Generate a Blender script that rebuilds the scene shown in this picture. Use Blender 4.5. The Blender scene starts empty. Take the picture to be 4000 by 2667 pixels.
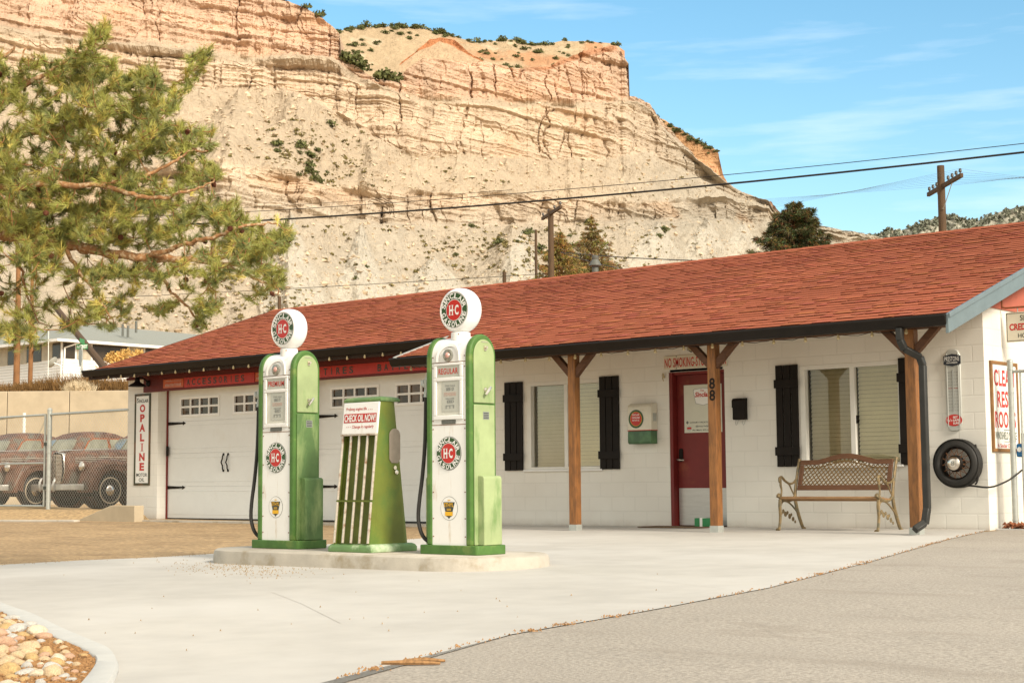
import bpy, bmesh, math, random
import numpy as np
from mathutils import Vector, Matrix
random.seed(7); RNG = np.random.default_rng(7)
C = bpy.context.scene.collection
R_ = math.radians
# ---------------------------------------------------------------- camera model
FPX = 6111.0; YAW, PIT, ROL = R_(-40.7), R_(5.13), R_(-.445); CH = .62
_f = np.array([math.sin(YAW)*math.cos(PIT), math.cos(YAW)*math.cos(PIT), math.sin(PIT)])
_r = np.array([math.cos(YAW), -math.sin(YAW), 0.]); _u = np.cross(_r, _f)
CR = _r*math.cos(ROL)+_u*math.sin(ROL); CU = _u*math.cos(ROL)-_r*math.sin(ROL); CF = _f
VX = np.array([math.sin(YAW), math.cos(YAW)])          # horizontal view axis
def ray(x, y): return CR*((x-2000)/FPX)-CU*((y-1333.5)/FPX)+CF
def aty(x, y, Y): d = ray(x, y); p = d*(Y/d[1]); p[2] += CH; return p
def atx(x, y, X): d = ray(x, y); p = d*(X/d[0]); p[2] += CH; return p
def atz(x, y, Z): d = ray(x, y); p = d*((Z-CH)/d[2]); p[2] += CH; return p
def atd(x, y, D):                                       # at horizontal depth D along the view axis
    d = ray(x, y); p = d*(D/(d[0]*VX[0]+d[1]*VX[1])); p[2] += CH; return p
GX, GY = .005, .0135
def gx(X):
    X = max(X, -24.7); return GX*(X+11.5) if X > -16 else -.0225-.0026*(X+16)
def g(X, Y): return gx(X)+GY*(min(Y, 17.666)-17.666)
def gp(x, y):
    d = ray(x, y); z = -.1
    for _ in range(12):
        p = d*((z-CH)/d[2]); z = .5*z+.5*(gx(p[0])+GY*(p[1]-17.666))
    p = d*((z-CH)/d[2]); p[2] += CH; return p
def lin(r, g_, b): return tuple(((v/255)/12.92 if v/255 <= .04045 else ((v/255+.055)/1.055)**2.4) for v in (r, g_, b))
# ---------------------------------------------------------------- materials
def mat(name, col, rough=.6, var=.12, scale=5., col2=None, thr=(.5, .62), s2=2., bump=0., bscale=60., metal=0., attr=None, spec=.4, st=(1, 1, 1), bdist=.01, emit=None, detail=6., trans=0., s2st=(1,1,1), noise2=None):
    m = bpy.data.materials.new(name); m.use_nodes = True; nt = m.node_tree; N = nt.nodes; Lk = nt.links
    b = N['Principled BSDF']; b.inputs['Roughness'].default_value = rough; b.inputs['Metallic'].default_value = metal
    b.inputs['Specular IOR Level'].default_value = spec
    if trans: b.inputs['Transmission Weight'].default_value = trans
    tc = N.new('ShaderNodeTexCoord')
    def coord(stv):
        mp = N.new('ShaderNodeMapping'); mp.inputs['Scale'].default_value = stv; Lk.new(tc.outputs['Object'], mp.inputs['Vector']); return mp.outputs[0]
    def noise(sc, det, v): 
        n = N.new('ShaderNodeTexNoise'); n.inputs['Scale'].default_value = sc; n.inputs['Detail'].default_value = det; n.inputs['Roughness'].default_value = .6
        Lk.new(v, n.inputs['Vector']); return n.outputs['Fac']
    def mix(fac, a, c):
        x = N.new('ShaderNodeMix'); x.data_type = 'RGBA'
        for sock, v in ((x.inputs[0], fac), (x.inputs[6], a), (x.inputs[7], c)):
            if isinstance(v, bpy.types.NodeSocket): Lk.new(v, sock)
            elif isinstance(v, (int, float)): sock.default_value = v
            else: sock.default_value = (*v[:3], 1)
        return x.outputs[2]
    v0 = coord(st)
    def ramp(f, a, c):
        rr = N.new('ShaderNodeMapRange'); rr.inputs['From Min'].default_value = a; rr.inputs['From Max'].default_value = c; Lk.new(f, rr.inputs['Value']); return rr.outputs[0]
    if attr:
        at = N.new('ShaderNodeVertexColor'); at.layer_name = attr; base = at.outputs['Color']
        nf = ramp(noise(scale, detail, v0), .3, .7)
        br = N.new('ShaderNodeMix'); br.data_type = 'RGBA'; br.blend_type = 'MULTIPLY'; br.inputs[0].default_value = 1
        k = mix(nf, (1-var,)*3, (1+var,)*3); Lk.new(base, br.inputs[6]); Lk.new(k, br.inputs[7]); out = br.outputs[2]
    else:
        out = mix(ramp(noise(scale, detail, v0), .3, .7), tuple(max(0, c*(1-var)) for c in col), tuple(c*(1+var) for c in col))
    if noise2:                                           # broad tone variation
        out2 = mix(ramp(noise(noise2[0], 3, v0), .35, .65), (1-noise2[1],)*3, (1+noise2[1],)*3)
        x = N.new('ShaderNodeMix'); x.data_type = 'RGBA'; x.blend_type = 'MULTIPLY'; x.inputs[0].default_value = 1
        Lk.new(out, x.inputs[6]); Lk.new(out2, x.inputs[7]); out = x.outputs[2]
    if col2:
        out = mix(ramp(noise(s2, 8, coord(s2st)), *thr), out, col2)
    Lk.new(out, b.inputs['Base Color'])
    if emit:
        Lk.new(out, b.inputs['Emission Color']); b.inputs['Emission Strength'].default_value = emit
    if bump:
        bn = N.new('ShaderNodeBump'); bn.inputs['Strength'].default_value = bump; bn.inputs['Distance'].default_value = bdist
        Lk.new(noise(bscale, 5, v0), bn.inputs['Height']); Lk.new(bn.outputs[0], b.inputs['Normal'])
    m['out'] = 1
    return m
def block_mat(name, col, bw, bh, mortar=.012, depth=.5, dirt=(.45, .38, .3), var=.05):
    """painted block wall: bricks laid along X+Y and Z"""
    m = bpy.data.materials.new(name); m.use_nodes = True; nt = m.node_tree; N = nt.nodes; Lk = nt.links; b = N['Principled BSDF']
    b.inputs['Roughness'].default_value = .75
    tc = N.new('ShaderNodeTexCoord'); sp = N.new('ShaderNodeSeparateXYZ'); Lk.new(tc.outputs['Object'], sp.inputs[0])
    ad = N.new('ShaderNodeMath'); Lk.new(sp.outputs[0], ad.inputs[0]); Lk.new(sp.outputs[1], ad.inputs[1])
    cb = N.new('ShaderNodeCombineXYZ'); Lk.new(ad.outputs[0], cb.inputs[0]); Lk.new(sp.outputs[2], cb.inputs[1])
    br = N.new('ShaderNodeTexBrick'); br.inputs['Scale'].default_value = 1; br.inputs['Brick Width'].default_value = bw; br.inputs['Row Height'].default_value = bh
    br.inputs['Mortar Size'].default_value = mortar; br.inputs['Mortar Smooth'].default_value = .6
    br.inputs['Color1'].default_value = (*[c*(1-var) for c in col], 1); br.inputs['Color2'].default_value = (*[c*(1+var*.5) for c in col], 1); br.inputs['Mortar'].default_value = (*[c*.94 for c in col], 1)
    Lk.new(cb.outputs[0], br.inputs['Vector'])
    n = N.new('ShaderNodeTexNoise'); n.inputs['Scale'].default_value = 1.3; n.inputs['Detail'].default_value = 8; Lk.new(tc.outputs['Object'], n.inputs['Vector'])
    mr = N.new('ShaderNodeMapRange'); mr.inputs['From Min'].default_value = .35; mr.inputs['From Max'].default_value = .75; mr.inputs['To Max'].default_value = .22; Lk.new(n.outputs['Fac'], mr.inputs['Value'])
    mx = N.new('ShaderNodeMix'); mx.data_type = 'RGBA'; Lk.new(mr.outputs[0], mx.inputs[0]); Lk.new(br.outputs['Color'], mx.inputs[6]); mx.inputs[7].default_value = (*dirt, 1)
    # splash dirt where the wall meets the slab
    z = N.new('ShaderNodeMapRange'); z.inputs['From Min'].default_value = .10; z.inputs['From Max'].default_value = -.02; z.inputs['To Max'].default_value = .6; Lk.new(sp.outputs[2], z.inputs['Value'])
    n2 = N.new('ShaderNodeTexNoise'); n2.inputs['Scale'].default_value = 7; n2.inputs['Detail'].default_value = 6; Lk.new(tc.outputs['Object'], n2.inputs['Vector'])
    mu = N.new('ShaderNodeMath'); mu.operation = 'MULTIPLY'; Lk.new(z.outputs[0], mu.inputs[0]); Lk.new(n2.outputs['Fac'], mu.inputs[1])
    m2 = N.new('ShaderNodeMix'); m2.data_type = 'RGBA'; Lk.new(mu.outputs[0], m2.inputs[0]); Lk.new(mx.outputs[2], m2.inputs[6]); m2.inputs[7].default_value = (.3, .22, .14, 1)
    Lk.new(m2.outputs[2], b.inputs['Base Color'])
    iv = N.new('ShaderNodeMath'); iv.operation = 'SUBTRACT'; iv.inputs[0].default_value = 1; Lk.new(br.outputs['Fac'], iv.inputs[1])
    n3 = N.new('ShaderNodeTexNoise'); n3.inputs['Scale'].default_value = 45; Lk.new(tc.outputs['Object'], n3.inputs['Vector'])
    a2 = N.new('ShaderNodeMath'); a2.operation = 'MULTIPLY_ADD'; a2.inputs[1].default_value = .35; Lk.new(n3.outputs['Fac'], a2.inputs[0]); Lk.new(iv.outputs[0], a2.inputs[2])
    bp = N.new('ShaderNodeBump'); bp.inputs['Strength'].default_value = depth; bp.inputs['Distance'].default_value = .008; Lk.new(a2.outputs[0], bp.inputs['Height']); Lk.new(bp.outputs[0], b.inputs['Normal'])
    return m
# ---------------------------------------------------------------- objects
ORG = {}
def root_of(o):
    while o.parent: o = o.parent
    return o
def tag(o, label=None, cat=None, group=None, kind=None):
    if label: o['label'] = label
    if cat: o['category'] = cat
    if group: o['group'] = group
    if kind: o['kind'] = kind
    return o
def thing(name, loc, label, cat, group=None):
    o = bpy.data.objects.new(name, None); o.empty_display_size = .2; C.objects.link(o); o.location = loc; ORG[o.name] = np.array(loc, float)
    return tag(o, label, cat, group)
class MB:
    def __init__(s): s.v = []; s.f = []; s.m = []; s.mi = 0; s.col = None
    def add(s, V, F):
        n = len(s.v); s.v.extend([tuple(p) for p in V]); s.f.extend([tuple(i+n for i in q) for q in F]); s.m.extend([s.mi]*len(F)); return s
    def box(s, a, b):
        x0, y0, z0 = a; x1, y1, z1 = b
        return s.add([(x0,y0,z0),(x1,y0,z0),(x1,y1,z0),(x0,y1,z0),(x0,y0,z1),(x1,y0,z1),(x1,y1,z1),(x0,y1,z1)], [(0,3,2,1),(4,5,6,7),(0,1,5,4),(1,2,6,5),(2,3,7,6),(3,0,4,7)])
    def hexa(s, P): return s.add(P, [(0,3,2,1),(4,5,6,7),(0,1,5,4),(1,2,6,5),(2,3,7,6),(3,0,4,7)])
    def bar(s, a, b, w, h, up=(0,0,1)):
        a = Vector(a); b = Vector(b); d = (b-a).normalized(); x = d.cross(Vector(up))
        if x.length < 1e-4: x = d.cross(Vector((0,1,0)))
        x.normalize(); y = x.cross(d).normalized(); P = []
        for p in (a, b):
            for i, j in ((-1,-1),(1,-1),(1,1),(-1,1)): P.append(p+x*(i*w/2)+y*(j*h/2))
        return s.hexa(P)
    def tube(s, pts, r, n=8, caps=True):
        pts = [Vector(p) for p in pts]; m = len(pts); rs = r if hasattr(r, '__len__') else [r]*m
        V = []; F = []; prev = None
        for i, p in enumerate(pts):
            t = (pts[min(i+1, m-1)]-pts[max(i-1, 0)]).normalized()
            if prev is None:
                x = t.cross(Vector((0,0,1)))
                if x.length < .05: x = t.cross(Vector((1,0,0)))
            else: x = prev-t*prev.dot(t)
            x.normalize(); prev = x; y = t.cross(x)
            for k in range(n): a = 2*math.pi*k/n; V.append(p+(x*math.cos(a)+y*math.sin(a))*rs[i])
        for i in range(m-1):
            for k in range(n): k2 = (k+1) % n; F.append((i*n+k, i*n+k2, (i+1)*n+k2, (i+1)*n+k))
        if caps: F.append(tuple(range(n-1, -1, -1))); F.append(tuple((m-1)*n+k for k in range(n)))
        return s.add(V, F)
    def lathe(s, c, axis, prof, n=24, x0=None, caps=True):
        """prof: list of (offset along axis, radius)"""
        a = Vector(axis).normalized(); x = Vector(x0) if x0 else a.orthogonal(); x.normalize(); y = a.cross(x); c = Vector(c); V = []; F = []
        for o, r in prof:
            for k in range(n): t = 2*math.pi*k/n; V.append(c+a*o+(x*math.cos(t)+y*math.sin(t))*max(r, 1e-4))
        for i in range(len(prof)-1):
            for k in range(n): k2 = (k+1) % n; F.append((i*n+k, i*n+k2, (i+1)*n+k2, (i+1)*n+k))
        if caps: F.append(tuple(range(n-1, -1, -1))); F.append(tuple((len(prof)-1)*n+k for k in range(n)))
        return s.add(V, F)
    def prism(s, poly, vec):
        n = len(poly); vec = Vector(vec); P = [Vector(p) for p in poly]
        V = P+[p+vec for p in P]; F = [tuple(range(n-1, -1, -1)), tuple(range(n, 2*n))]+[(i, (i+1) % n, n+(i+1) % n, n+i) for i in range(n)]
        return s.add(V, F)
    def poly(s, P): return s.add(P, [tuple(range(len(P)))])
    def text(s, t, o, xd, yd, w, h, bold=0., sp=1., italic=0.):
        V, F = text_geo(t, bold, sp, italic); V = np.array(V); mn = V.min(0); mx = V.max(0); q = (V-mn)/np.maximum(mx-mn, 1e-6)
        o = np.array(o, float); xd = np.array(xd, float); yd = np.array(yd, float)
        return s.add([o+xd*(a*w)+yd*(b*h) for a, b in q], F)
    def build(s, name, mats, parent=None, smooth=True, ang=35, bevel=0., label=None, loc=None, subd=0):
        if not isinstance(mats, (list, tuple)): mats = [mats]
        if parent is not None: org = ORG[root_of(parent).name]
        else: org = np.array(loc if loc is not None else (0, 0, 0), float)
        V = np.array([tuple(p) for p in s.v], float)-org
        me = bpy.data.meshes.new(name); me.from_pydata(V.tolist(), [], s.f)
        for m in mats: me.materials.append(m)
        if len(mats) > 1: me.polygons.foreach_set('material_index', s.m)
        if s.col is not None:
            a = me.color_attributes.new('Col', 'FLOAT_COLOR', 'POINT'); cc = np.ones((len(V), 4)); cc[:, :3] = np.array(s.col); a.data.foreach_set('color', cc.ravel())
        me.update()
        bm = bmesh.new(); bm.from_mesh(me); bmesh.ops.recalc_face_normals(bm, faces=bm.faces); bm.to_mesh(me); bm.free()
        if smooth:
            me.polygons.foreach_set('use_smooth', [True]*len(me.polygons)); me.set_sharp_from_angle(angle=R_(ang))
        o = bpy.data.objects.new(name, me); C.objects.link(o)
        if parent is not None: o.parent = parent
        else: o.location = org; ORG[o.name] = org
        if bevel:
            md = o.modifiers.new('bevel', 'BEVEL'); md.width = bevel; md.segments = 2; md.limit_method = 'ANGLE'; md.angle_limit = R_(40)
        if subd:
            md = o.modifiers.new('sub', 'SUBSURF'); md.levels = md.render_levels = subd
        if label: o['label'] = label
        return o
_tc = {}
def text_geo(t, bold=0., sp=1., italic=0.):
    k = (t, bold, sp, italic)
    if k in _tc: return _tc[k]
    cu = bpy.data.curves.new('t', 'FONT'); cu.body = t; cu.offset = bold; cu.space_character = sp; cu.resolution_u = 3; cu.shear = italic; cu.fill_mode = 'FRONT'
    o = bpy.data.objects.new('t', cu); C.objects.link(o); bpy.context.view_layer.update()
    me = bpy.data.meshes.new_from_object(o.evaluated_get(bpy.context.evaluated_depsgraph_get()))
    V = [(v.co.x, v.co.y) for v in me.vertices]; F = [tuple(p.vertices) for p in me.polygons]
    bpy.data.objects.remove(o); bpy.data.curves.remove(cu); bpy.data.meshes.remove(me); _tc[k] = (V, F); return V, F
def copy_tree(o, parent=None, loc=None):
    c = o.copy(); C.objects.link(c); c.parent = parent
    if loc is not None: c.location = loc
    if parent is None: ORG[c.name] = np.array(loc, float)
    for ch in list(o.children): copy_tree(ch, c)
    return c
def arc_text(mb, word, c, r, h, a0, a1, xd, yd, bold=.02, inward=False, wf=.8):
    """letters along an arc; angles in degrees from up, clockwise positive"""
    c = np.array(c, float); xd = np.array(xd, float); yd = np.array(yd, float); n = len(word)
    wid = {'I': .35}
    ws = [wid.get(q, 1.) for q in word]; tot = sum(ws); acc = 0
    for q, w in zip(word, ws):
        a = R_(a0+(a1-a0)*((acc+w/2)/tot)); acc += w
        up = xd*math.sin(a)+yd*math.cos(a); rt = xd*math.cos(a)-yd*math.sin(a)
        if inward: u2, r2 = -up, -rt
        else: u2, r2 = up, rt
        lw = abs(R_(a1-a0))*r*w/tot*wf
        p = c+up*r-u2*(h/2)-r2*(lw/2); mb.text(q, p, r2, u2, lw, h, bold)
def disc(mb, c, xd, yd, r, n=40, off=(0, 0, 0), ry=None):
    c = np.array(c, float)+np.array(off, float); xd = np.array(xd, float); yd = np.array(yd, float); ry = ry or r
    mb.poly([c+xd*(r*math.cos(2*math.pi*k/n))+yd*(ry*math.sin(2*math.pi*k/n)) for k in range(n)])
# ---------------------------------------------------------------- palette
M = {}
M['cmu'] = block_mat('painted_block', (.76, .745, .69), .4, .2, depth=.22, var=.015)
M['white'] = mat('white_paint', (.78, .78, .76), .5, .04, 4, col2=(.5, .42, .3), thr=(.66, .9), s2=3, spec=.4)
M['door_white'] = mat('garage_door_paint', (.70, .715, .70), .55, .03, 3, col2=(.58, .55, .48), thr=(.55, .9), s2=1.2)
M['enamel'] = mat('white_enamel', (.80, .80, .78), .25, .03, 3, col2=(.50, .36, .22), thr=(.60, .84), s2=4, s2st=(5, 5, .7), spec=.5)
M['enamelsign'] = mat('sign_enamel', (.80, .80, .77), .35, .03, 6)
M['green'] = mat('pump_green_paint', (.10, .18, .062), .55, .14, 7, col2=(.26, .34, .14), thr=(.50, .72), s2=2.6, s2st=(2.5, 2.5, .8), spec=.3, bump=.15, bscale=120, noise2=(1.5, .18))
M['greenL'] = mat('pump_green_lit', (.30, .37, .185), .6, .10, 6, col2=(.12, .22, .065), thr=(.54, .72), s2=2.4, s2st=(2.5, 2.5, .8), spec=.3, bump=.15, bscale=120, noise2=(1.2, .12))  # side panel green as sunlit, the light put into the colour; worn streaks
M['greenD'] = mat('pump_green_rim', (.07, .155, .035), .55, .15, 9, col2=(.19, .25, .07), thr=(.55, .75), s2=6, spec=.3)
M['olive'] = mat('oil_cabinet_green', (.135, .165, .026), .55, .12, 6, col2=(.075, .15, .03), thr=(.5, .68), s2=2.5, spec=.3, noise2=(1.4, .15))
M['oliveD'] = mat('oil_rack_dark', (.10, .125, .015), .6, .2, 8)
M['mint'] = mat('worn_green_base', (.13, .235, .085), .6, .15, 7, col2=(.52, .6, .42), thr=(.52, .72), s2=5)
M['chrome'] = mat('chrome', (.72, .68, .62), .25, .08, 20, metal=1)
M['rustchrome'] = mat('pitted_chrome_bar', (.62, .55, .46), .38, .15, 30, col2=(.33, .19, .11), thr=(.52, .7), s2=14, metal=.75)
M['black'] = mat('black_paint', (.013, .010, .008), .6, .2, 8, spec=.15)
M['rubber'] = mat('black_rubber', (.022, .021, .019), .6, .25, 12)
M['gutter'] = mat('black_gutter', (.012, .009, .007), .45, .2, 5, spec=.2)
M['down'] = mat('dark_downspout', (.026, .026, .024), .45, .2, 6, spec=.3)
M['wood'] = mat('stained_post_wood', (.27, .115, .035), .6, .25, 6, col2=(.16, .07, .025), thr=(.45, .68), s2=9, st=(6, 6, .6), s2st=(4, 4, .7), bump=.3, bscale=30)
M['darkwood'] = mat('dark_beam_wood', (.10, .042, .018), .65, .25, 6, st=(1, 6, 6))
M['maroon'] = mat('maroon_fascia', (.125, .014, .012), .6, .15, 5)
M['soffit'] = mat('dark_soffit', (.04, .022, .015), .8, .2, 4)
M['redsign'] = mat('red_sign', (.47, .026, .014), .45, .1, 5)
M['cream2'] = mat('cream_sign', (.66, .62, .50), .5, .06, 5)
M['frameG'] = mat('green_brown_frame', (.05, .05, .022), .5, .3, 4, col2=(.16, .075, .03), thr=(.5, .62), s2=3)
M['goldline'] = mat('pale_letter_edge', (.45, .36, .2), .5, .1, 6)
M['thermo'] = mat('silver_thermometer', (.46, .47, .44), .45, .06, 5, metal=.2)
M['navy'] = mat('navy_plate', (.02, .025, .035), .4, .1, 6)
M['handplate'] = mat('grey_hand_plate', (.30, .25, .20), .5, .1, 20, metal=.3)
M['frameW'] = mat('brown_sign_frame', (.22, .11, .035), .6, .2, 9)
M['seatwood'] = mat('bench_seat_wood', (.30, .175, .08), .5, .2, 8, col2=(.25, .12, .05), thr=(.5, .65), s2=6, st=(1, 8, 8))
M['gable'] = mat('faded_red_gable', (.40, .115, .075), .8, .08, 3)
M['red'] = mat('red_enamel', (.50, .028, .022), .35, .05, 5)
M['redink'] = mat('red_lettering', (.50, .035, .025), .5, .08, 12)
M['dkgreen'] = mat('dark_green_enamel', (.035, .085, .028), .4, .1, 6)
M['ink'] = mat('dark_lettering', (.045, .055, .045), .5, .1, 10)
M['greyink'] = mat('grey_lettering', (.22, .23, .22), .5, .1, 10)
M['gold'] = mat('yellow_lettering', (.75, .42, .02), .5, .05, 6)
M['orange'] = mat('orange_plate', (.50, .10, .03), .5, .15, 8)
M['doorred'] = mat('maroon_door', (.155, .014, .012), .5, .15, 4, col2=(.22, .05, .02), thr=(.6, .75), s2=3)
M['steel'] = mat('brushed_steel', (.50, .50, .48), .4, .08, 4, metal=.6, st=(1, 1, 12))
M['galv'] = mat('galvanised_steel', (.42, .44, .41), .45, .12, 12, metal=.35)
M['greymetal'] = mat('grey_rake_metal', (.17, .215, .23), .38, .1, 5, metal=.3)
M['glass'] = mat('window_glass', (.02, .022, .018), .06, .1, 2, spec=.6)
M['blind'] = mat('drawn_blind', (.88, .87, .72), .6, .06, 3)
M['blindD'] = mat('shaded_blind', (.56, .52, .40), .6, .1, 3)  # darker copy of the drawn blind, shade put into its colour
M['alum'] = mat('window_aluminium', (.74, .73, .68), .4, .05, 6)
M['gpane'] = mat('garage_pane', (.035, .02, .012), .12, .5, 3, col2=(.11, .06, .03), thr=(.45, .6), s2=3, spec=.5)
M['wire'] = mat('cable_black', (.012, .011, .01), .6, .1, 3)
M['pole'] = mat('utility_pole_wood', (.085, .05, .025), .8, .3, 5, st=(8, 8, .6), bump=.3, bscale=20)
M['rust'] = mat('rusty_bodywork', (.118, .056, .034), .6, .5, 6, col2=(.11, .10, .08), thr=(.54, .62), s2=1.8, bump=.1, bscale=40, noise2=(1.5, .25))
M['rustL'] = mat('orange_rust', (.25, .085, .035), .8, .3, 7, col2=(.13, .05, .03), thr=(.5, .65), s2=4)
M['rimrust'] = mat('rusty_rim', (.20, .09, .04), .7, .3, 9)
M['carglass'] = mat('dusty_car_glass', (.20, .20, .15), .18, .35, 3, spec=.6)
M['cardark'] = mat('car_interior', (.03, .022, .016), .7, .3, 3)
M['bench_wood'] = mat('bench_slat_wood', (.12, .052, .022), .5, .25, 8, st=(1, 8, 8))
M['iron'] = mat('painted_cast_iron', (.22, .16, .08), .55, .25, 20, col2=(.13, .12, .08), thr=(.5, .62), s2=16, metal=.3)
M['lattice'] = mat('lattice_iron', (.15, .095, .038), .6, .25, 20)
M['concrete'] = mat('pale_concrete', (.45, .432, .398), .85, .07, 3, col2=(.53, .515, .485), thr=(.45, .75), s2=.55, bump=.2, bscale=90, noise2=(.35, .06), bdist=.004)
M['island'] = mat('island_concrete', (.44, .405, .345), .85, .10, 6, col2=(.27, .22, .14), thr=(.52, .74), s2=4, bump=.3, bscale=60, noise2=(1.2, .1))
M['kerb'] = mat('kerb_concrete', (.50, .50, .48), .85, .06, 8, bump=.3, bscale=80)
M['asphalt'] = mat('worn_asphalt', (.345, .31, .265), .9, .36, 60, col2=(.25, .215, .175), thr=(.56, .82), s2=.9, bump=.7, bscale=120, bdist=.008, s2st=(1, 2.2, 1), noise2=(.5, .06))
M['gravel'] = mat('tan_gravel', (.36, .25, .135), .95, .5, 16, col2=(.25, .165, .085), thr=(.5, .72), s2=1.1, bump=.7, bscale=70, bdist=.02, s2st=(1, 2.5, 1), noise2=(.6, .12))
M['yard'] = mat('yard_gravel', (.42, .29, .15), .95, .35, 14, bump=.7, bscale=40, bdist=.03)
M['mulch'] = mat('orange_mulch', (.36, .17, .05), .95, .45, 45, bump=.8, bscale=90, bdist=.02)
M['litter'] = mat('dry_litter', (.30, .165, .07), .9, .4, 60)
M['retwall'] = mat('retaining_concrete', (.43, .36, .255), .9, .10, 2.5, col2=(.34, .27, .175), thr=(.55, .8), s2=.9, bump=.2, bscale=12)
M['grit'] = mat('brown_grit', (.30, .22, .13), .9, .3, 30)
M['joint'] = mat('slab_joint', (.425, .405, .365), .9, .15, 20)
M['meshwire'] = mat('dull_wire', (.42, .42, .38), .6, .1, 5)
M['forest'] = mat('hill_tree_foliage', (.19, .20, .15), .9, .35, .2, spec=.1)  # greyed and lightened, distance haze put into the foliage colour
M['farwire'] = mat('far_wire', (.16, .17, .17), .6, .05, 3)
M['plydeck'] = mat('tan_roof_boards', (.36, .235, .11), .8, .15, 4)
M['brush'] = mat('dry_brush', (.19, .105, .034), .9, .35, 3)
M['brushpale'] = mat('pale_dry_grass', (.60, .50, .34), .9, .2, 4)
M['goldbrush'] = mat('golden_rabbitbrush', (.62, .40, .13), .9, .3, 2)
M['bark'] = mat('orange_pine_bark', (.31, .155, .065), .85, .35, 22, col2=(.50, .36, .22), thr=(.5, .6), s2=30, bump=.6, bscale=40)
M['trunk2'] = mat('slim_pine_bark', (.26, .125, .05), .9, .3, 3)
M['needle'] = mat('pine_needles', (.1, .1, .03), .55, .2, 3, attr='Col', spec=.3)
M['needle2'] = mat('conifer_needles', (.1, .1, .03), .7, .25, 2, attr='Col', spec=.2)
M['cone'] = mat('pine_cone', (.12, .04, .018), .8, .35, 60)
M['rock'] = mat('cliff_rock', (.5, .4, .3), .95, .13, .55, attr='Col', bump=1., bscale=.8, bdist=1.4, spec=.1, detail=10)
M['hill'] = mat('far_hill_ground', (.3, .28, .22), .95, .15, .3, attr='Col', spec=.1)
M['rubble'] = mat('fallen_rock', (.53, .43, .31), .95, .25, .6, spec=.1)
M['juniper'] = mat('juniper_foliage', (.115, .125, .05), .9, .35, .8, spec=.1)
M['scrub'] = mat('scrub_foliage', (.20, .165, .07), .95, .35, .5, spec=.1)
M['siding'] = mat('white_siding', (.78, .78, .77), .6, .03, 3)
M['hroof'] = mat('grey_house_shingle', (.24, .25, .225), .9, .15, 12, bump=.3, bscale=20)
M['hwin'] = mat('dark_house_window', (.04, .028, .018), .2, .3, 1)
M['curtain'] = mat('pale_curtain', (.42, .38, .30), .7, .15, 3)
M['signgreen'] = mat('street_sign_green', (.03, .25, .075), .4, .05, 3)
M['signback'] = mat('sign_back_grey', (.35, .36, .33), .5, .1, 4)
M['bulb'] = mat('bulb_glass', (.50, .40, .22), .2, .1, 5, spec=.6)
M['blue'] = mat('blue_enamel', (.03, .16, .36), .4, .15, 8)
M['pkggreen'] = mat('green_packet', (.03, .22, .075), .5, .08, 6)
M['flue'] = mat('grey_flue', (.11, .115, .10), .5, .15, 6)
M['matfloor'] = mat('door_mat', (.13, .085, .05), .95, .3, 30)
M['paper'] = mat('poster_paper', (.62, .62, .52), .6, .05, 3)
M['wrgreen'] = mat('dispenser_green', (.055, .125, .06), .4, .2, 5, col2=(.10, .22, .09), thr=(.5, .7), s2=6)
M['cream'] = mat('cream_enamel', (.70, .67, .56), .45, .08, 6, col2=(.5, .4, .25), thr=(.62, .8), s2=7)
# ---------------------------------------------------------------- camera, world, sun
cam = bpy.data.cameras.new('camera'); co = bpy.data.objects.new('camera', cam); C.objects.link(co)
cam.lens = 55.; cam.sensor_width = 36; cam.clip_end = 6000; cam.clip_start = .1
co.matrix_world = Matrix(((CR[0], CU[0], -CF[0], 0), (CR[1], CU[1], -CF[1], 0), (CR[2], CU[2], -CF[2], CH), (0, 0, 0, 1)))
sc = bpy.context.scene; sc.camera = co
SUN_EL, SUN_AZ = R_(31), R_(11)                          # azimuth measured from +X towards -Y
sd = Vector((math.cos(SUN_EL)*math.cos(SUN_AZ), -math.cos(SUN_EL)*math.sin(SUN_AZ), math.sin(SUN_EL)))
sl = bpy.data.lights.new('sun', 'SUN'); sl.energy = 2.7; sl.angle = R_(17); sl.color = (1, .89, .74)
so = bpy.data.objects.new('sun', sl); C.objects.link(so); so.rotation_euler = sd.to_track_quat('Z', 'Y').to_euler(); so.location = (0, 0, 50)
w = bpy.data.worlds.new('World'); sc.world = w; w.use_nodes = True; nt = w.node_tree; N = nt.nodes; Lk = nt.links
bg = N['Background']; sky = N.new('ShaderNodeTexSky'); sky.sky_type = 'NISHITA'; sky.sun_disc = False
sky.sun_elevation = SUN_EL; sky.sun_rotation = math.atan2(sd.x, sd.y); sky.ozone_density = 1.4; sky.dust_density = .4; sky.air_density = 1.1
hs = N.new('ShaderNodeHueSaturation'); hs.inputs['Saturation'].default_value = 1.22; hs.inputs['Hue'].default_value = .484; hs.inputs['Value'].default_value = .80; Lk.new(sky.outputs[0], hs.inputs['Color'])
tc = N.new('ShaderNodeTexCoord'); mp = N.new('ShaderNodeMapping'); mp.inputs['Rotation'].default_value = (0, R_(6), R_(40)); mp.inputs['Scale'].default_value = (1.5, 1.5, 13); Lk.new(tc.outputs['Generated'], mp.inputs['Vector'])
cn = N.new('ShaderNodeTexNoise'); cn.inputs['Scale'].default_value = 2.6; cn.inputs['Detail'].default_value = 9; cn.inputs['Roughness'].default_value = .55; Lk.new(mp.outputs[0], cn.inputs['Vector'])
cr = N.new('ShaderNodeMapRange'); cr.inputs['From Min'].default_value = .50; cr.inputs['From Max'].default_value = .85; cr.inputs['To Max'].default_value = .6; Lk.new(cn.outputs['Fac'], cr.inputs['Value'])
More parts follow.
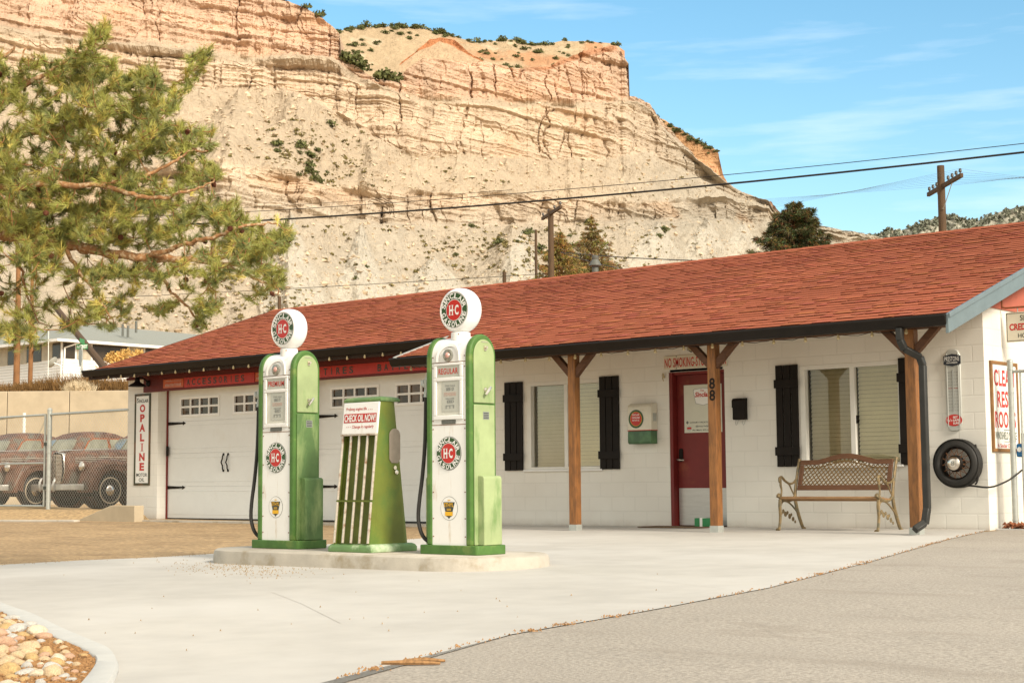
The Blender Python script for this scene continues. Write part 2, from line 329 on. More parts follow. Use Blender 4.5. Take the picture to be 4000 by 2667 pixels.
cm = N.new('ShaderNodeMix'); cm.data_type = 'RGBA'; cm.inputs[7].default_value = (5.6, 5.8, 6.2, 1); Lk.new(cr.outputs[0], cm.inputs[0]); Lk.new(hs.outputs[0], cm.inputs[6])
dt = N.new('ShaderNodeVectorMath'); dt.operation = 'DOT_PRODUCT'; Lk.new(tc.outputs['Generated'], dt.inputs[0]); dt.inputs[1].default_value = (.52, -.50, .69)
vm = N.new('ShaderNodeMapRange'); vm.interpolation_type = 'SMOOTHSTEP'; vm.inputs['From Min'].default_value = -.30; vm.inputs['From Max'].default_value = .45; vm.inputs['To Max'].default_value = .92; Lk.new(dt.outputs['Value'], vm.inputs['Value'])
v2 = N.new('ShaderNodeMix'); v2.data_type = 'RGBA'; v2.inputs[7].default_value = (5.6, 5.2, 4.4, 1); Lk.new(vm.outputs[0], v2.inputs[0]); Lk.new(cm.outputs[2], v2.inputs[6])
Lk.new(v2.outputs[2], bg.inputs['Color']); bg.inputs['Strength'].default_value = .13
sc.view_settings.view_transform = 'Standard'; sc.view_settings.look = 'None'; sc.view_settings.exposure = .9; sc.view_settings.gamma = 1
# ================================================================ ground
def sheet(name, pts, m, dz, kind='structure', label=None):
    mb = MB(); mb.poly([(p[0], p[1], g(p[0], p[1])+dz) for p in pts]); o = mb.build(name, m, smooth=False); tag(o, label, None, None, kind); return o
def hfun(d, l):
    X = VX[0]*d+VX[1]*l; Y = VX[1]*d-VX[0]*l            # l to the right of the view axis
    if d < 44.2:
        k = min(1, 120/max(abs(l), 1e-6), 120/max(-d, 1e-6)); return gx(min(X*k, 40))+GY*(Y*k-17.666)
    if d < 110: return 3.05+(d-44.2)*.064
    if d < 330: return 7.26+(d-110)*.085
    return 26+(d-330)*.02
ds = [-200, -60, -20, -5, 0]+list(range(3, 44))+[44.15, 44.3, 50, 60, 80, 110, 150, 200, 260, 330, 500, 900, 1600, 3000]
ls = [-2500, -900, -400, -200, -120, -80, -60, -45, -36]+list(range(-30, 27))+[32, 40, 60, 90, 150, 300, 700, 2500]
mb = MB()
V = [(VX[0]*d+VX[1]*l, VX[1]*d-VX[0]*l, hfun(d, l)-.008) for d in ds for l in ls]; nl = len(ls)
F = [(i*nl+j, i*nl+j+1, (i+1)*nl+j+1, (i+1)*nl+j) for i in range(len(ds)-1) for j in range(nl-1)]
mb.add(V, F); tag(mb.build('ground', M['gravel'], smooth=False), kind='structure')
asph = [gp(*p) for p in ((1270, 2667), (2000, 2480), (2500, 2393), (3000, 2298), (3400, 2195), (3700, 2108), (3840, 2077))]
kin = [gp(*p) for p in ((-500, 2165), (-200, 2300), (0, 2400), (100, 2448), (200, 2500), (290, 2535), (345, 2565), (372, 2592), (362, 2625), (310, 2690), (210, 2800), (60, 2950))]
kout = [gp(*p) for p in ((-500, 2130), (-200, 2270), (0, 2362), (120, 2405), (250, 2468), (350, 2512), (430, 2548), (462, 2592), (462, 2630), (425, 2710), (340, 2830), (190, 3000))]
a0 = asph[0]; adir = (asph[0]-asph[1]); aext = asph[0]+adir*4
conc = [(-16.2, 17.64), (-7.85, 17.64)]+[(p[0], p[1]) for p in reversed(asph)]+[(aext[0], aext[1])]
conc += [(kout[-1][0]-.6, kout[-1][1]-1.6)]+[(p[0], p[1]) for p in reversed(kout)]+[(kout[0][0]-3, kout[0][1]+1.0)]
gl = [gp(*p) for p in ((-250, 2222), (0, 2207), (300, 2190), (600, 2178), (840, 2163), (1000, 2150), (1250, 2128), (1640, 2104), (1800, 2078))]
conc += [(p[0], p[1]) for p in gl]
sheet('concrete_apron', conc, M['concrete'], .006)
asp = [(p[0], p[1]) for p in asph]+[(-7.80, 17.3), (-7.3, 18.1), (-4, 18.3), (40, 18), (40, -60), (-30, -60), (aext[0], aext[1])]
asp = [(p[0], p[1]) for p in reversed(asph)]+[(aext[0], aext[1]), (aext[0]-3, -30), (40, -30), (40, 17.66), (-7.6, 17.66)]
sheet('asphalt_drive', asp, M['asphalt'], .002)
mb = MB(); q_ = [(-24.8, 16.75), (-16.2, 16.95), (-16.2, 17.92), (-24.8, 17.92)]; zq = [g(-24.8, 16.75)+.02, g(-16.2, 16.95)+.02, -.02, -.03]; mb.hexa([(x, y, -.25) for x, y in q_]+[(q_[i][0], q_[i][1], zq[i]) for i in range(4)])
tag(mb.build('garage_apron', M['island'], smooth=False), kind='structure')
# slab edge under the porch
# raised yard left of the building: a bank rising from the drive to the fence line
_f1 = atz(500, 1600, 2.0); _f0 = atz(0, 1631, 2.0); _fd = np.array(_f0-_f1); _fd[2] = 0; _fd /= np.linalg.norm(_fd)
front = [gp(x, 2032) for x in (600, 500, 400, 300, 200, 100, 0, -150, -350, -700)]; back_ = [np.array((_f1[0], _f1[1], 0))+_fd*k for k in (-.3, .5, 1.2, 2.0, 3.0, 4.2, 5.6, 8, 11, 16)]
mb = MB(); V = []
for fr_, bk in zip(front, back_):
    for t_, z_ in ((0, None), (.3, .25), (.65, .7), (.95, 1.), (1.2, 1.02), (2.5, 1.), (8, 1.)):
        p_ = fr_+(bk-fr_)*t_; z0_ = g(fr_[0], fr_[1])-.03; V.append((p_[0], p_[1], z0_ if z_ is None else z0_+(.165-z0_)*z_+(RNG.random()-.5)*.03))
n = 7; mb.add(V, [(i*n+j, (i+1)*n+j, (i+1)*n+j+1, i*n+j+1) for i in range(len(front)-1) for j in range(n-1)])
tag(mb.build('gravel_yard', M['yard'], ang=80), kind='structure')
# ramp wall beside the left pier
mb = MB()
a = atz(300, 2030, -.02); b = atz(520, 2034, .0)
ra, rc = gp(525, 2036), gp(288, 2034); yv = ra[1]; rc = np.array(aty(288, 2034, yv)); rz = aty(525, 1974, yv)[2]
P = [(ra[0], yv, -.15), (rc[0], yv, -.15), (rc[0], yv, -.045), (aty(432, 1976, yv)[0], yv, rz), (ra[0], yv, rz)]
mb.prism(P, (0, .2, 0)); o = mb.build('ramp_wall', M['retwall'], loc=(ra[0], yv, 0), bevel=.01)
tag(o, 'low sloping concrete wing wall beside the white garage pier', 'low wall')
# edging strip in front of the yard
mb = MB(); e0, e1 = gp(-700, 2036), gp(290, 2036); mb.hexa([(e0[0], e0[1], -.3), (e1[0], e1[1], -.3), (e1[0], e1[1]+.12, -.3), (e0[0], e0[1]+.12, -.3), (e0[0], e0[1], e0[2]+.03), (e1[0], e1[1], e1[2]+.03), (e1[0], e1[1]+.12, e1[2]+.03), (e0[0], e0[1]+.12, e0[2]+.03)]); tag(mb.build('kerb_strip', M['island'], bevel=.01), kind='structure')
# tooled joints in the slab
for k, P_ in enumerate((((1060, 2315), (1180, 2362), (1330, 2438)), ((2150, 2230), (2450, 2258), (2830, 2302)), ((0, 2400), (420, 2362), (1060, 2315)))):
    mb = MB(); W = [gp(*p) for p in P_]
    for p, q in zip(W[:-1], W[1:]):
        d_ = (q-p)/np.linalg.norm(q-p); n_ = np.array((-d_[1], d_[0], 0))*.0018; mb.poly([(v[0], v[1], g(v[0], v[1])+.0085) for v in (p-n_, q-n_, q+n_, p+n_)])
    tag(mb.build('slab_joint', M['joint'], smooth=False), kind='structure')
# rock bed + kerb
bed = [(p[0], p[1]) for p in kin]+[(kin[-1][0]-.8, kin[-1][1]-1.2), (kin[0][0]-4, kin[0][1]-5.)]
sheet('mulch_bed', bed, M['mulch'], .012)
KH = .028
def kerbmesh():
    mb = MB(); ki = [np.array(p) for p in kin]; ko = [np.array(p) for p in kout]
    ki = ki+[]; ko = ko+[]
    def dens(P):
        out = []
        for i in range(len(P)-1):
            for k in range(6):
                t = k/6; p0 = P[max(i-1, 0)]; p1 = P[i]; p2 = P[i+1]; p3 = P[min(i+2, len(P)-1)]
                out.append(.5*((2*p1)+(-p0+p2)*t+(2*p0-5*p1+4*p2-p3)*t*t+(-p0+3*p1-3*p2+p3)*t**3))
        out.append(P[-1]); return out
    ki = dens(ki); ko = dens(ko); V = []
    for a, b in zip(ki, ko):
        za = g(a[0], a[1]); zb = g(b[0], b[1]); d = (b-a)
        V += [(a[0], a[1], za-.05), (a[0], a[1], za+KH-.01), (a[0]+d[0]*.08, a[1]+d[1]*.08, za+KH), (b[0]-d[0]*.12, b[1]-d[1]*.12, zb+KH), (b[0]-d[0]*.02, b[1]-d[1]*.02, zb+KH-.02), (b[0], b[1], zb-.05)]
    F = [(i*6+j, i*6+j+1, (i+1)*6+j+1, (i+1)*6+j) for i in range(len(ki)-1) for j in range(5)]
    mb.add(V, F); return mb
tag(kerbmesh().build('kerb', M['kerb'], ang=50), kind='structure')
# river stones
def stone_mesh(seed):
    rr = random.Random(seed); bm = bmesh.new(); bmesh.ops.create_icosphere(bm, subdivisions=2, radius=1); me = bpy.data.meshes.new('river_stone')
    ph = [(Vector((rr.uniform(-1, 1), rr.uniform(-1, 1), rr.uniform(-1, 1))).normalized(), rr.uniform(.5, .9)) for _ in range(12)]
    for v in bm.verts:
        for n_, d_ in ph:
            k = v.co.dot(n_)
            if k > d_: v.co -= n_*(k-d_)*.85
    bm.to_mesh(me); bm.free(); me.polygons.foreach_set('use_smooth', [True]*len(me.polygons)); return me
stcols = {'cream': ((.56, .42, .26), 'pale cream'), 'pink': ((.52, .33, .22), 'pinkish tan'), 'gold': ((.52, .35, .16), 'golden yellow'), 'grey': ((.50, .48, .44), 'pale grey'), 'white': ((.64, .54, .40), 'chalky white')}
stm = {k: mat('stone_'+k, v[0], .85, .3, 9, col2=tuple(c*.6 for c in v[0]), thr=(.5, .75), s2=3, bump=.6, bscale=14) for k, v in stcols.items()}
stmesh = {}
for k in stcols:
    for q in range(3):
        me = stone_mesh(hash((k, q)) % 999 if False else len(stmesh)*13+5); me.materials.append(stm[k]); stmesh[(k, q)] = me
placed = []; tries = 0
big = [(145, 2486, .085, 'white'), (165, 2505, .075, 'pink'), (120, 2545, .085, 'cream'), (60, 2478, .08, 'grey'), (20, 2470, .07, 'gold'), (180, 2570, .06, 'gold'), (20, 2535, .08, 'pink'), (115, 2570, .08, 'cream'), (130, 2592, .055, 'gold'), (20, 2610, .075, 'cream'), (212, 2652, .085, 'cream'), (95, 2650, .06, 'grey'), (108, 2622, .05, 'grey'), (70, 2615, .06, 'cream'), (12, 2440, .045, 'cream'), (230, 2528, .045, 'white'), (40, 2455, .06, 'cream'), (105, 2452, .04, 'grey'), (150, 2655, .06, 'white'), (30, 2650, .08, 'gold'), (60, 2562, .06, 'pink'), (255, 2567, .04, 'cream'), (85, 2500, .06, 'gold'), (15, 2565, .07, 'cream')]
def inbed(x, y):
    P = bed; c = False; j = len(P)-1
    for i in range(len(P)):
        if (P[i][1] > y) != (P[j][1] > y) and x < (P[j][0]-P[i][0])*(y-P[i][1])/(P[j][1]-P[i][1])+P[i][0]: c = not c
        j = i
    return c
spots = [(gp(x, y)[0], gp(x, y)[1], s*.8, k) for x, y, s, k in big]
while len(spots) < 240 and tries < 8000:
    tries += 1; px = random.uniform(-160, 330); py = random.uniform(2420, 2760); p = gp(px, py)
    if not inbed(p[0], p[1]) or min(math.hypot(p[0]-q[0], p[1]-q[1]) for q in kin) < .12: continue
    s = random.choice((.015, .02, .025, .03, .035, .045, .055))
    if px > 230 and s > .035: continue
    if any(math.hypot(p[0]-q[0], p[1]-q[1]) < (s+q[2])*.8 for q in spots): continue
    spots.append((p[0], p[1], s, random.choice(list(stcols))))
for x, y, s, k in spots:
    o = bpy.data.objects.new('river_stone', stmesh[(k, random.randrange(3))]); C.objects.link(o)
    o.location = (x, y, g(x, y)+.012+s*.22); o.scale = (s*random.uniform(.9, 1.25), s*random.uniform(.75, 1.), s*random.uniform(.5, .7)); o.rotation_euler = (random.uniform(-.25, .25), random.uniform(-.25, .25), random.uniform(0, 6.3))
    tag(o, '%s rounded river stone lying in the orange mulch bed' % stcols[k][1], 'stone', 'river stones in the kerbed bed')
# mulch straw: pine needles and chips
def scatter_sticks(name, spots, m, ln, wd, label=None, lift=.0):
    mb = MB()
    for (x, y, z) in spots:
        a = random.uniform(0, 6.3); l = random.uniform(*ln); wv = random.uniform(*wd); dx, dy = math.cos(a)*l/2, math.sin(a)*l/2; t = random.uniform(-.3, .3)*l
        nx, ny = -math.sin(a)*wv/2, math.cos(a)*wv/2; z += lift
        mb.add([(x-dx-nx, y-dy-ny, z+.002), (x+dx-nx, y+dy-ny, z+max(t, 0)+.002), (x, y, z+wv+abs(t)*.5+.006), (x-dx+nx, y-dy+ny, z+.002), (x+dx+nx, y+dy+ny, z+max(t, 0)+.002)], [(0, 1, 2), (1, 4, 2), (4, 3, 2), (3, 0, 2)])
    o = mb.build(name, m, smooth=False); tag(o, label, None, None, 'stuff'); return o
sp = []
while len(sp) < 9000:
    p = gp(random.uniform(-200, 380), random.uniform(2395, 2760))
    if inbed(p[0], p[1]): sp.append((p[0], p[1], g(p[0], p[1])+.012))
scatter_sticks('pine_straw', sp, M['litter'], (.015, .05), (.002, .006))
# litter line along the joint between concrete and asphalt
sp = []
for i in range(len(asph)-1):
    L_ = np.linalg.norm(asph[i+1]-asph[i])
    for k in range(int(L_*48)):
        t = random.random(); p = asph[i]*(1-t)+asph[i+1]*t; dens = .5+.5*math.sin(p[1]*2.3)*math.sin(p[1]*.9+1)
        if random.random() < dens*.7+.25: sp.append((p[0]+random.gauss(0, .018), p[1]+random.gauss(0, .018), g(p[0], p[1])+.006))
for k in range(8):
    t = random.random()*(len(asph)-1); i = int(t); p = asph[i]*(1-t+i)+asph[i+1]*(t-i)
    for q in range(26): sp.append((p[0]+random.gauss(0, .03), p[1]+random.gauss(0, .03), g(p[0], p[1])+.006))
scatter_sticks('dry_litter', sp, M['litter'], (.007, .022), (.002, .005))
# loose grit on the concrete near the island
sp = []
for k in range(420):
    px = random.gauss(930, 140); py = 2200+random.gauss(20, 16)+(px-930)*.05; p = gp(px, py); sp.append((p[0], p[1], g(p[0], p[1])+.006))
for k in range(60):
    p = gp(random.uniform(0, 3300), random.uniform(2240, 2560)); 
    if p[0] < -5.6: sp.append((p[0], p[1], g(p[0], p[1])+.006))
for k in range(500):
    t = random.random()*7.999; i = int(t); p = gl[i]*(1-t+i)+gl[i+1]*(t-i); sp.append((p[0]+random.gauss(0, .12), p[1]+random.gauss(0, .12), g(p[0], p[1])+.006))
scatter_sticks('loose_grit', sp, M['grit'], (.004, .011), (.003, .008))
# two bark sticks on the asphalt
for (x, y, dx, lab) in ((1600, 2600, .30, 'longer orange bark stick lying on the asphalt near the concrete edge'), (1660, 2590, .2, 'shorter orange bark stick lying on the asphalt behind the longer one')):
    p = gp(x, y); mb = MB(); mb.tube([(p[0]-dx*.35, p[1]-dx*.2, g(p[0], p[1])+.012), (p[0], p[1], g(p[0], p[1])+.016), (p[0]+dx*.35, p[1]+dx*.25, g(p[0], p[1])+.012)], [.008, .012, .006], 6)
    tag(mb.build('bark_stick', M['litter'], loc=p), lab, 'stick')
# pump island
ICX0, ICX1, ICY, IR, ITOP = -11.40, -8.91, 9.87, .62, .02
def stad(r): return [(ICX1+r*math.sin(R_(a)), ICY-r*math.cos(R_(a))) for a in range(0, 181, 10)]+[(ICX0-r*math.sin(R_(a)), ICY+r*math.cos(R_(a))) for a in range(0, 181, 10)]
mb = MB(); n = 38; V = []
for r, z in ((IR+.012, None), (IR, ITOP-.04), (IR-.008, ITOP-.012), (IR-.03, ITOP)):
    V += [(x, y, (g(x, y)-.05) if z is None else z) for x, y in stad(r)]
mb.add(V, [(i*n+k, i*n+(k+1) % n, (i+1)*n+(k+1) % n, (i+1)*n+k) for i in range(3) for k in range(n)]+[tuple(3*n+k for k in range(n))])
tag(mb.build('pump_island', M['island'], loc=(-10.15, 9.87, -.1), ang=40), 'low concrete island with rounded ends under the fuel pumps', 'pump island')
# ================================================================ station building
YW = 17.666; XL, XR = -24.78, -7.82
st = thing('gas_station', (-16.3, 21.4, 0), 'long white block service station with red shingle roof, porch and garage doors', 'building')
def wall_xz(mb, x0, x1, z0, z1, holes, y, depth):
    """front wall facing -Y at y with rectangular openings (xa,xb,za,zb) and reveals of the given depth"""
    xs = sorted({x0, x1, *[h[0] for h in holes], *[h[1] for h in holes]}); zs = sorted({z0, z1, *[h[2] for h in holes], *[h[3] for h in holes]})
    for i in range(len(xs)-1):
        for j in range(len(zs)-1):
            cx, cz = (xs[i]+xs[i+1])/2, (zs[j]+zs[j+1])/2
            if any(h[0] < cx < h[1] and h[2] < cz < h[3] for h in holes): continue
            mb.poly([(xs[i], y, zs[j]), (xs[i+1], y, zs[j]), (xs[i+1], y, zs[j+1]), (xs[i], y, zs[j+1])])
    for a, b, c, d in holes:
        mb.poly([(a, y, c), (a, y, d), (a, y+depth, d), (a, y+depth, c)]); mb.poly([(b, y, c), (b, y+depth, c), (b, y+depth, d), (b, y, d)])
        mb.poly([(a, y, d), (b, y, d), (b, y+depth, d), (a, y+depth, d)]); mb.poly([(a, y, c), (a, y+depth, c), (b, y+depth, c), (b, y, c)])
G1 = (-23.85, -20.45); G2 = (-19.77, -16.37); GT = 2.36
W1 = (-14.91, -13.53, .80, 2.08); W2 = (-10.31, -8.90, .80, 2.08); DR = (-12.36, -11.46, -.02, 2.10)
holes = [(G1[0], G1[1], -.12, GT), (G2[0], G2[1], -.12, GT), W1, W2, DR]
zroof = lambda Y: 2.42+(min(Y, 42.8-Y)-16.0)/3
mb = MB(); wall_xz(mb, XL, XR, -.12, 2.85, holes, YW, .23)
YB = 25.1
mb.poly([(XR, YW, -.12), (XR, YB, -.12), (XR, YB, 2.66), (XR, YW, 2.66)]); mb.poly([(XL, YW, -.12), (XL, YW, 2.66), (XL, YB, 2.66), (XL, YB, -.12)]); mb.poly([(XL, YB, -.12), (XL, YB, 2.66), (XR, YB, 2.66), (XR, YB, -.12)])
mb.build('wall', M['cmu'], st, smooth=False)
for x, nm in ((XR, 1), (XL, -1)):
    mb = MB(); pts = [(x, YW, 2.66), (x, YB, 2.66), (x, YB, zroof(YB)-.12), (x, 21.4, zroof(21.4)-.12), (x, YW, zroof(YW)-.12)]; mb.prism(pts, (.02*nm, 0, 0)); mb.build('gable_panel', M['gable'], st, smooth=False)
# dark sheet inside, interior shade put into its colour so openings read dark
mb = MB(); mb.poly([(XL+.1, YW+.9, -.1), (XR-.1, YW+.9, -.1), (XR-.1, YW+.9, 2.6), (XL+.1, YW+.9, 2.6)]); mb.build('dark_backing', M['cardark'], st, smooth=False)
# ---- roof with laid shingle courses
XE0, XE1, XP = -24.98, -7.47, -15.96                     # garage left edge, right edge, porch left edge
RS = math.sqrt(1+1/9.)
def course(mb, colr, Yfun, back=False):
    pass
mb = MB(); cols = []; EXPO = .142; sl_len = (21.4-16.0)*RS; nc = int(sl_len/EXPO)+1
def rp(x, s, n): # point on slope at distance s from the porch eave line, raised n along the normal
    Y = 16.0+s/RS; Z = 2.42+(s/RS)/3; return (x, Y-n*.316, Z+n*.949)
base_tone = np.array(lin(188, 110, 83))*.645
def addq(P, F, c):
    mb.add(P, F); cols.extend([c]*len(P))
sg = 1.07*RS
for i in range(nc):
    s0 = i*EXPO; s1 = min(s0+EXPO, sl_len); x0 = XP if s0 < sg-.02 else XE0; rowt = random.uniform(.94, 1.05)
    c = base_tone*rowt*.93
    P = [rp(x0, s0, .010), rp(XE1, s0, .010), rp(XE1, s1, .003), rp(x0, s1, .003), rp(x0, s0, 0), rp(XE1, s0, 0)]
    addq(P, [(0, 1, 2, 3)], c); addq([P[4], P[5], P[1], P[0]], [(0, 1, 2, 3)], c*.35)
    x = x0+random.uniform(0, .2)
    while x < XE1-.05:
        wd = random.uniform(.10, .26); xe = min(x+wd, XE1)
        if random.random() < .5:
            t = random.uniform(.91, 1.12); cc = base_tone*t*np.array([1, random.uniform(.9, 1.12), random.uniform(.9, 1.15)])*rowt
            n0 = .0165; d = 0; a, b_, e, f_ = rp(x, s0-d, n0), rp(xe, s0-d, n0), rp(xe, s1, .0055), rp(x, s1, .0055)
            addq([a, b_, e, f_], [(0, 1, 2, 3)], cc)
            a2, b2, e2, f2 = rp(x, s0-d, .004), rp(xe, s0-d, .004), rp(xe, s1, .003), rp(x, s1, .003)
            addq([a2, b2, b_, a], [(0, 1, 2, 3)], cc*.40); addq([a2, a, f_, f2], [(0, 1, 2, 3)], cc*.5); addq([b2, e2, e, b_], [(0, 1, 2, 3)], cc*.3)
        x = xe+random.uniform(0, .04)
# back slope, plain
c = base_tone*.9
addq([(XE0, 21.4, 4.22), (XE1, 21.4, 4.22), (XE1, 25.75, 2.77), (XE0, 25.75, 2.77)], [(0, 1, 2, 3)], c)
# ridge cap
x = XE0
while x < XE1:
    xe = min(x+.3, XE1); t = random.uniform(.85, 1.1)
    P = [(x, 21.25, 4.185), (xe, 21.25, 4.178), (xe, 21.4, 4.238), (x, 21.4, 4.245), (xe, 21.55, 4.178), (x, 21.55, 4.185)]
    addq(P, [(0, 1, 2, 3), (3, 2, 4, 5)], c*t); x += .28
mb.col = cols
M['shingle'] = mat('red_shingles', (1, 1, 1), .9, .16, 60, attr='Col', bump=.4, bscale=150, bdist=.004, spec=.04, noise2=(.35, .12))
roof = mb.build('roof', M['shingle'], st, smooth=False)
# deck under the shingles
mb = MB()
def slab(x0, x1, Y0, Y1, t, off=-.006):
    P = [(x0, Y0, zroof(Y0)-t), (x1, Y0, zroof(Y0)-t), (x1, Y1, zroof(Y1)-t), (x0, Y1, zroof(Y1)-t), (x0, Y0, zroof(Y0)+off), (x1, Y0, zroof(Y0)+off), (x1, Y1, zroof(Y1)+off), (x0, Y1, zroof(Y1)+off)]; mb.hexa(P)
slab(XE0+.02, XE1-.02, 17.09, 21.4, .11); slab(XP+.02, XE1-.02, 16.02, 17.07, .10); slab(XE0+.02, XE1-.02, 21.42, 25.72, .11)
mb.build('roof_deck', M['plydeck'], roof, smooth=False)
# rake boards (right: grey metal; left plain; porch end pale metal)
mb = MB(); x = XE1
for Y0, Y1 in ((15.92, 21.4), (25.8, 21.42)):
    P = [(x, Y0, zroof(Y0)-.20), (x, Y1, zroof(Y1)-.20), (x, Y1, zroof(Y1)+.012), (x, Y0, zroof(Y0)+.012)]; mb.prism(P, (.035, 0, 0))
    P = [(x+.037, Y0, zroof(Y0)-.03), (x+.037, Y1, zroof(Y1)-.03), (x+.037, Y1, zroof(Y1)+.022), (x+.037, Y0, zroof(Y0)+.022)]; mb.prism(P, (.02, 0, 0))
mb.build('rake_board', M['greymetal'], roof, bevel=.004)
mb = MB(); P = [(XP-.03, 15.95, zroof(15.95)-.02), (XP-.03, 17.1, zroof(17.1)-.02), (XP-.03, 17.1, zroof(17.1)+.024), (XP-.03, 15.95, zroof(15.95)+.024)]; mb.prism(P, (.03, 0, 0)); mb.build('drip_edge', M['galv'], roof)
mb = MB(); P = [(XE0-.03, 17.0, zroof(17.)-.14), (XE0-.03, 21.4, zroof(21.4)-.14), (XE0-.03, 21.4, zroof(21.4)+.01), (XE0-.03, 17.0, zroof(17.0)+.01)]; mb.prism(P, (.03, 0, 0)); mb.build('rake_board', M['soffit'], roof)
# gutters
def gutter(x0, x1, Y, zt):
    mb = MB(); P = [(x0, Y+.02, zt), (x0, Y-.11, zt), (x0, Y-.115, zt-.02), (x0, Y-.10, zt-.04), (x0, Y-.095, zt-.075), (x0, Y-.06, zt-.12), (x0, Y+.02, zt-.12)]
    mb.prism(P, (x1-x0, 0, 0)); mb.build('gutter', M['gutter'], st, bevel=.003)
gutter(XP-.04, XE1+.01, 15.985, 2.405); gutter(-25.25, XP-.25, 17.055, 2.765)
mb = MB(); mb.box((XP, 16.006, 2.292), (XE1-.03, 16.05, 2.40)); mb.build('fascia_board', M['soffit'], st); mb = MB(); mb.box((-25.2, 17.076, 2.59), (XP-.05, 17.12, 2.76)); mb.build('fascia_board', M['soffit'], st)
# soffits
mb = MB(); mb.box((-24.95, 17.122, 2.64), (XP-.02, YW-.055, 2.655)); mb.build('soffit', M['maroon'], st)
# porch beam and posts with knee braces
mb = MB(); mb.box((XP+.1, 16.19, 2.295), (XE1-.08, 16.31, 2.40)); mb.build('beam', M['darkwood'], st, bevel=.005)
for k, (px, py) in enumerate(((2248, 2075), (2800, 2082), (3582, 2091))):
    p = aty(px, py, 16.25); x = p[0]; z0 = g(x, 16.25); hw = .058
    mb = MB(); mb.box((x-hw, 16.25-hw, z0+.05), (x+hw, 16.25+hw, 2.294)); po = mb.build('porch_post', M['wood'], st, bevel=.006)
    mb = MB(); mb.box((x-hw-.004, 16.25-hw-.004, z0-.01), (x+hw+.004, 16.25+hw+.004, z0+.085)); mb.build('post_base', M['galv'], po)
    for s in (-1, 1):
        mb = MB(); a = (x+s*.03, 16.25, 1.93); b = (x+s*.36, 16.25, 2.20)
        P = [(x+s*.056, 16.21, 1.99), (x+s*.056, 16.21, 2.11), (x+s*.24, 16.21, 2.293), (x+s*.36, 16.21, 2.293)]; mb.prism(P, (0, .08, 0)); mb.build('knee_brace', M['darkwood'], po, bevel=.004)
    if k == 1:
        for i, zc in enumerate((aty(2780, 1497, 16.19)[2], aty(2781, 1543, 16.19)[2])):
            mb = MB(); mb.text('8', (x-hw+.028, 16.25-hw-.004, zc-.068), (1, 0, 0), (0, 0, 1), .085, .135, .02); mb.build('house_number', M['black'], po, smooth=False)
    if k == 2:
        DPX = x+.085
# downspout
mb = MB(); Yd = 16.10
pts = [(DPX-.06, 15.93, 2.29), (DPX-.06, 15.93, 2.16), (DPX-.03, 15.97, 2.06), (DPX+.08, 16.12, 1.97), (DPX+.10, 16.14, 1.88), (DPX+.10, 16.14, .30), (DPX+.09, 16.10, .14), (DPX+.03, 15.98, .07)]
def rect_tube(mb, pts, w, d):
    for a, b in zip(pts[:-1], pts[1:]): mb.bar(a, Vector(b)+(Vector(b)-Vector(a)).normalized()*.012, w, d, (0, 1, 0))
rect_tube(mb, pts, .075, .075); ds_ = mb.build('downspout', M['down'], st, bevel=.012)
# flue
mb = MB(); fx, fy = -16.53, 21.46; mb.lathe((fx, fy, 4.15), (0, 0, 1), [(0, .055), (.20, .055), (.20, .10), (.215, .11), (.23, .105), (.32, .055), (.33, .06), (.38, .06), (.39, .04)], 20); mb.build('flue_pipe', M['flue'], roof)
# garage fascia board
mb = MB(); mb.box((-24.24, YW-.05, 2.335), (-15.98, YW-.002, 2.638)); mb.build('fascia_board', M['maroon'], st, bevel=.004)
mb = MB(); mb.box((-24.80, YW-.03, 2.585), (-24.242, YW-.002, 2.638)); mb.build('fascia_board', M['maroon'], st)
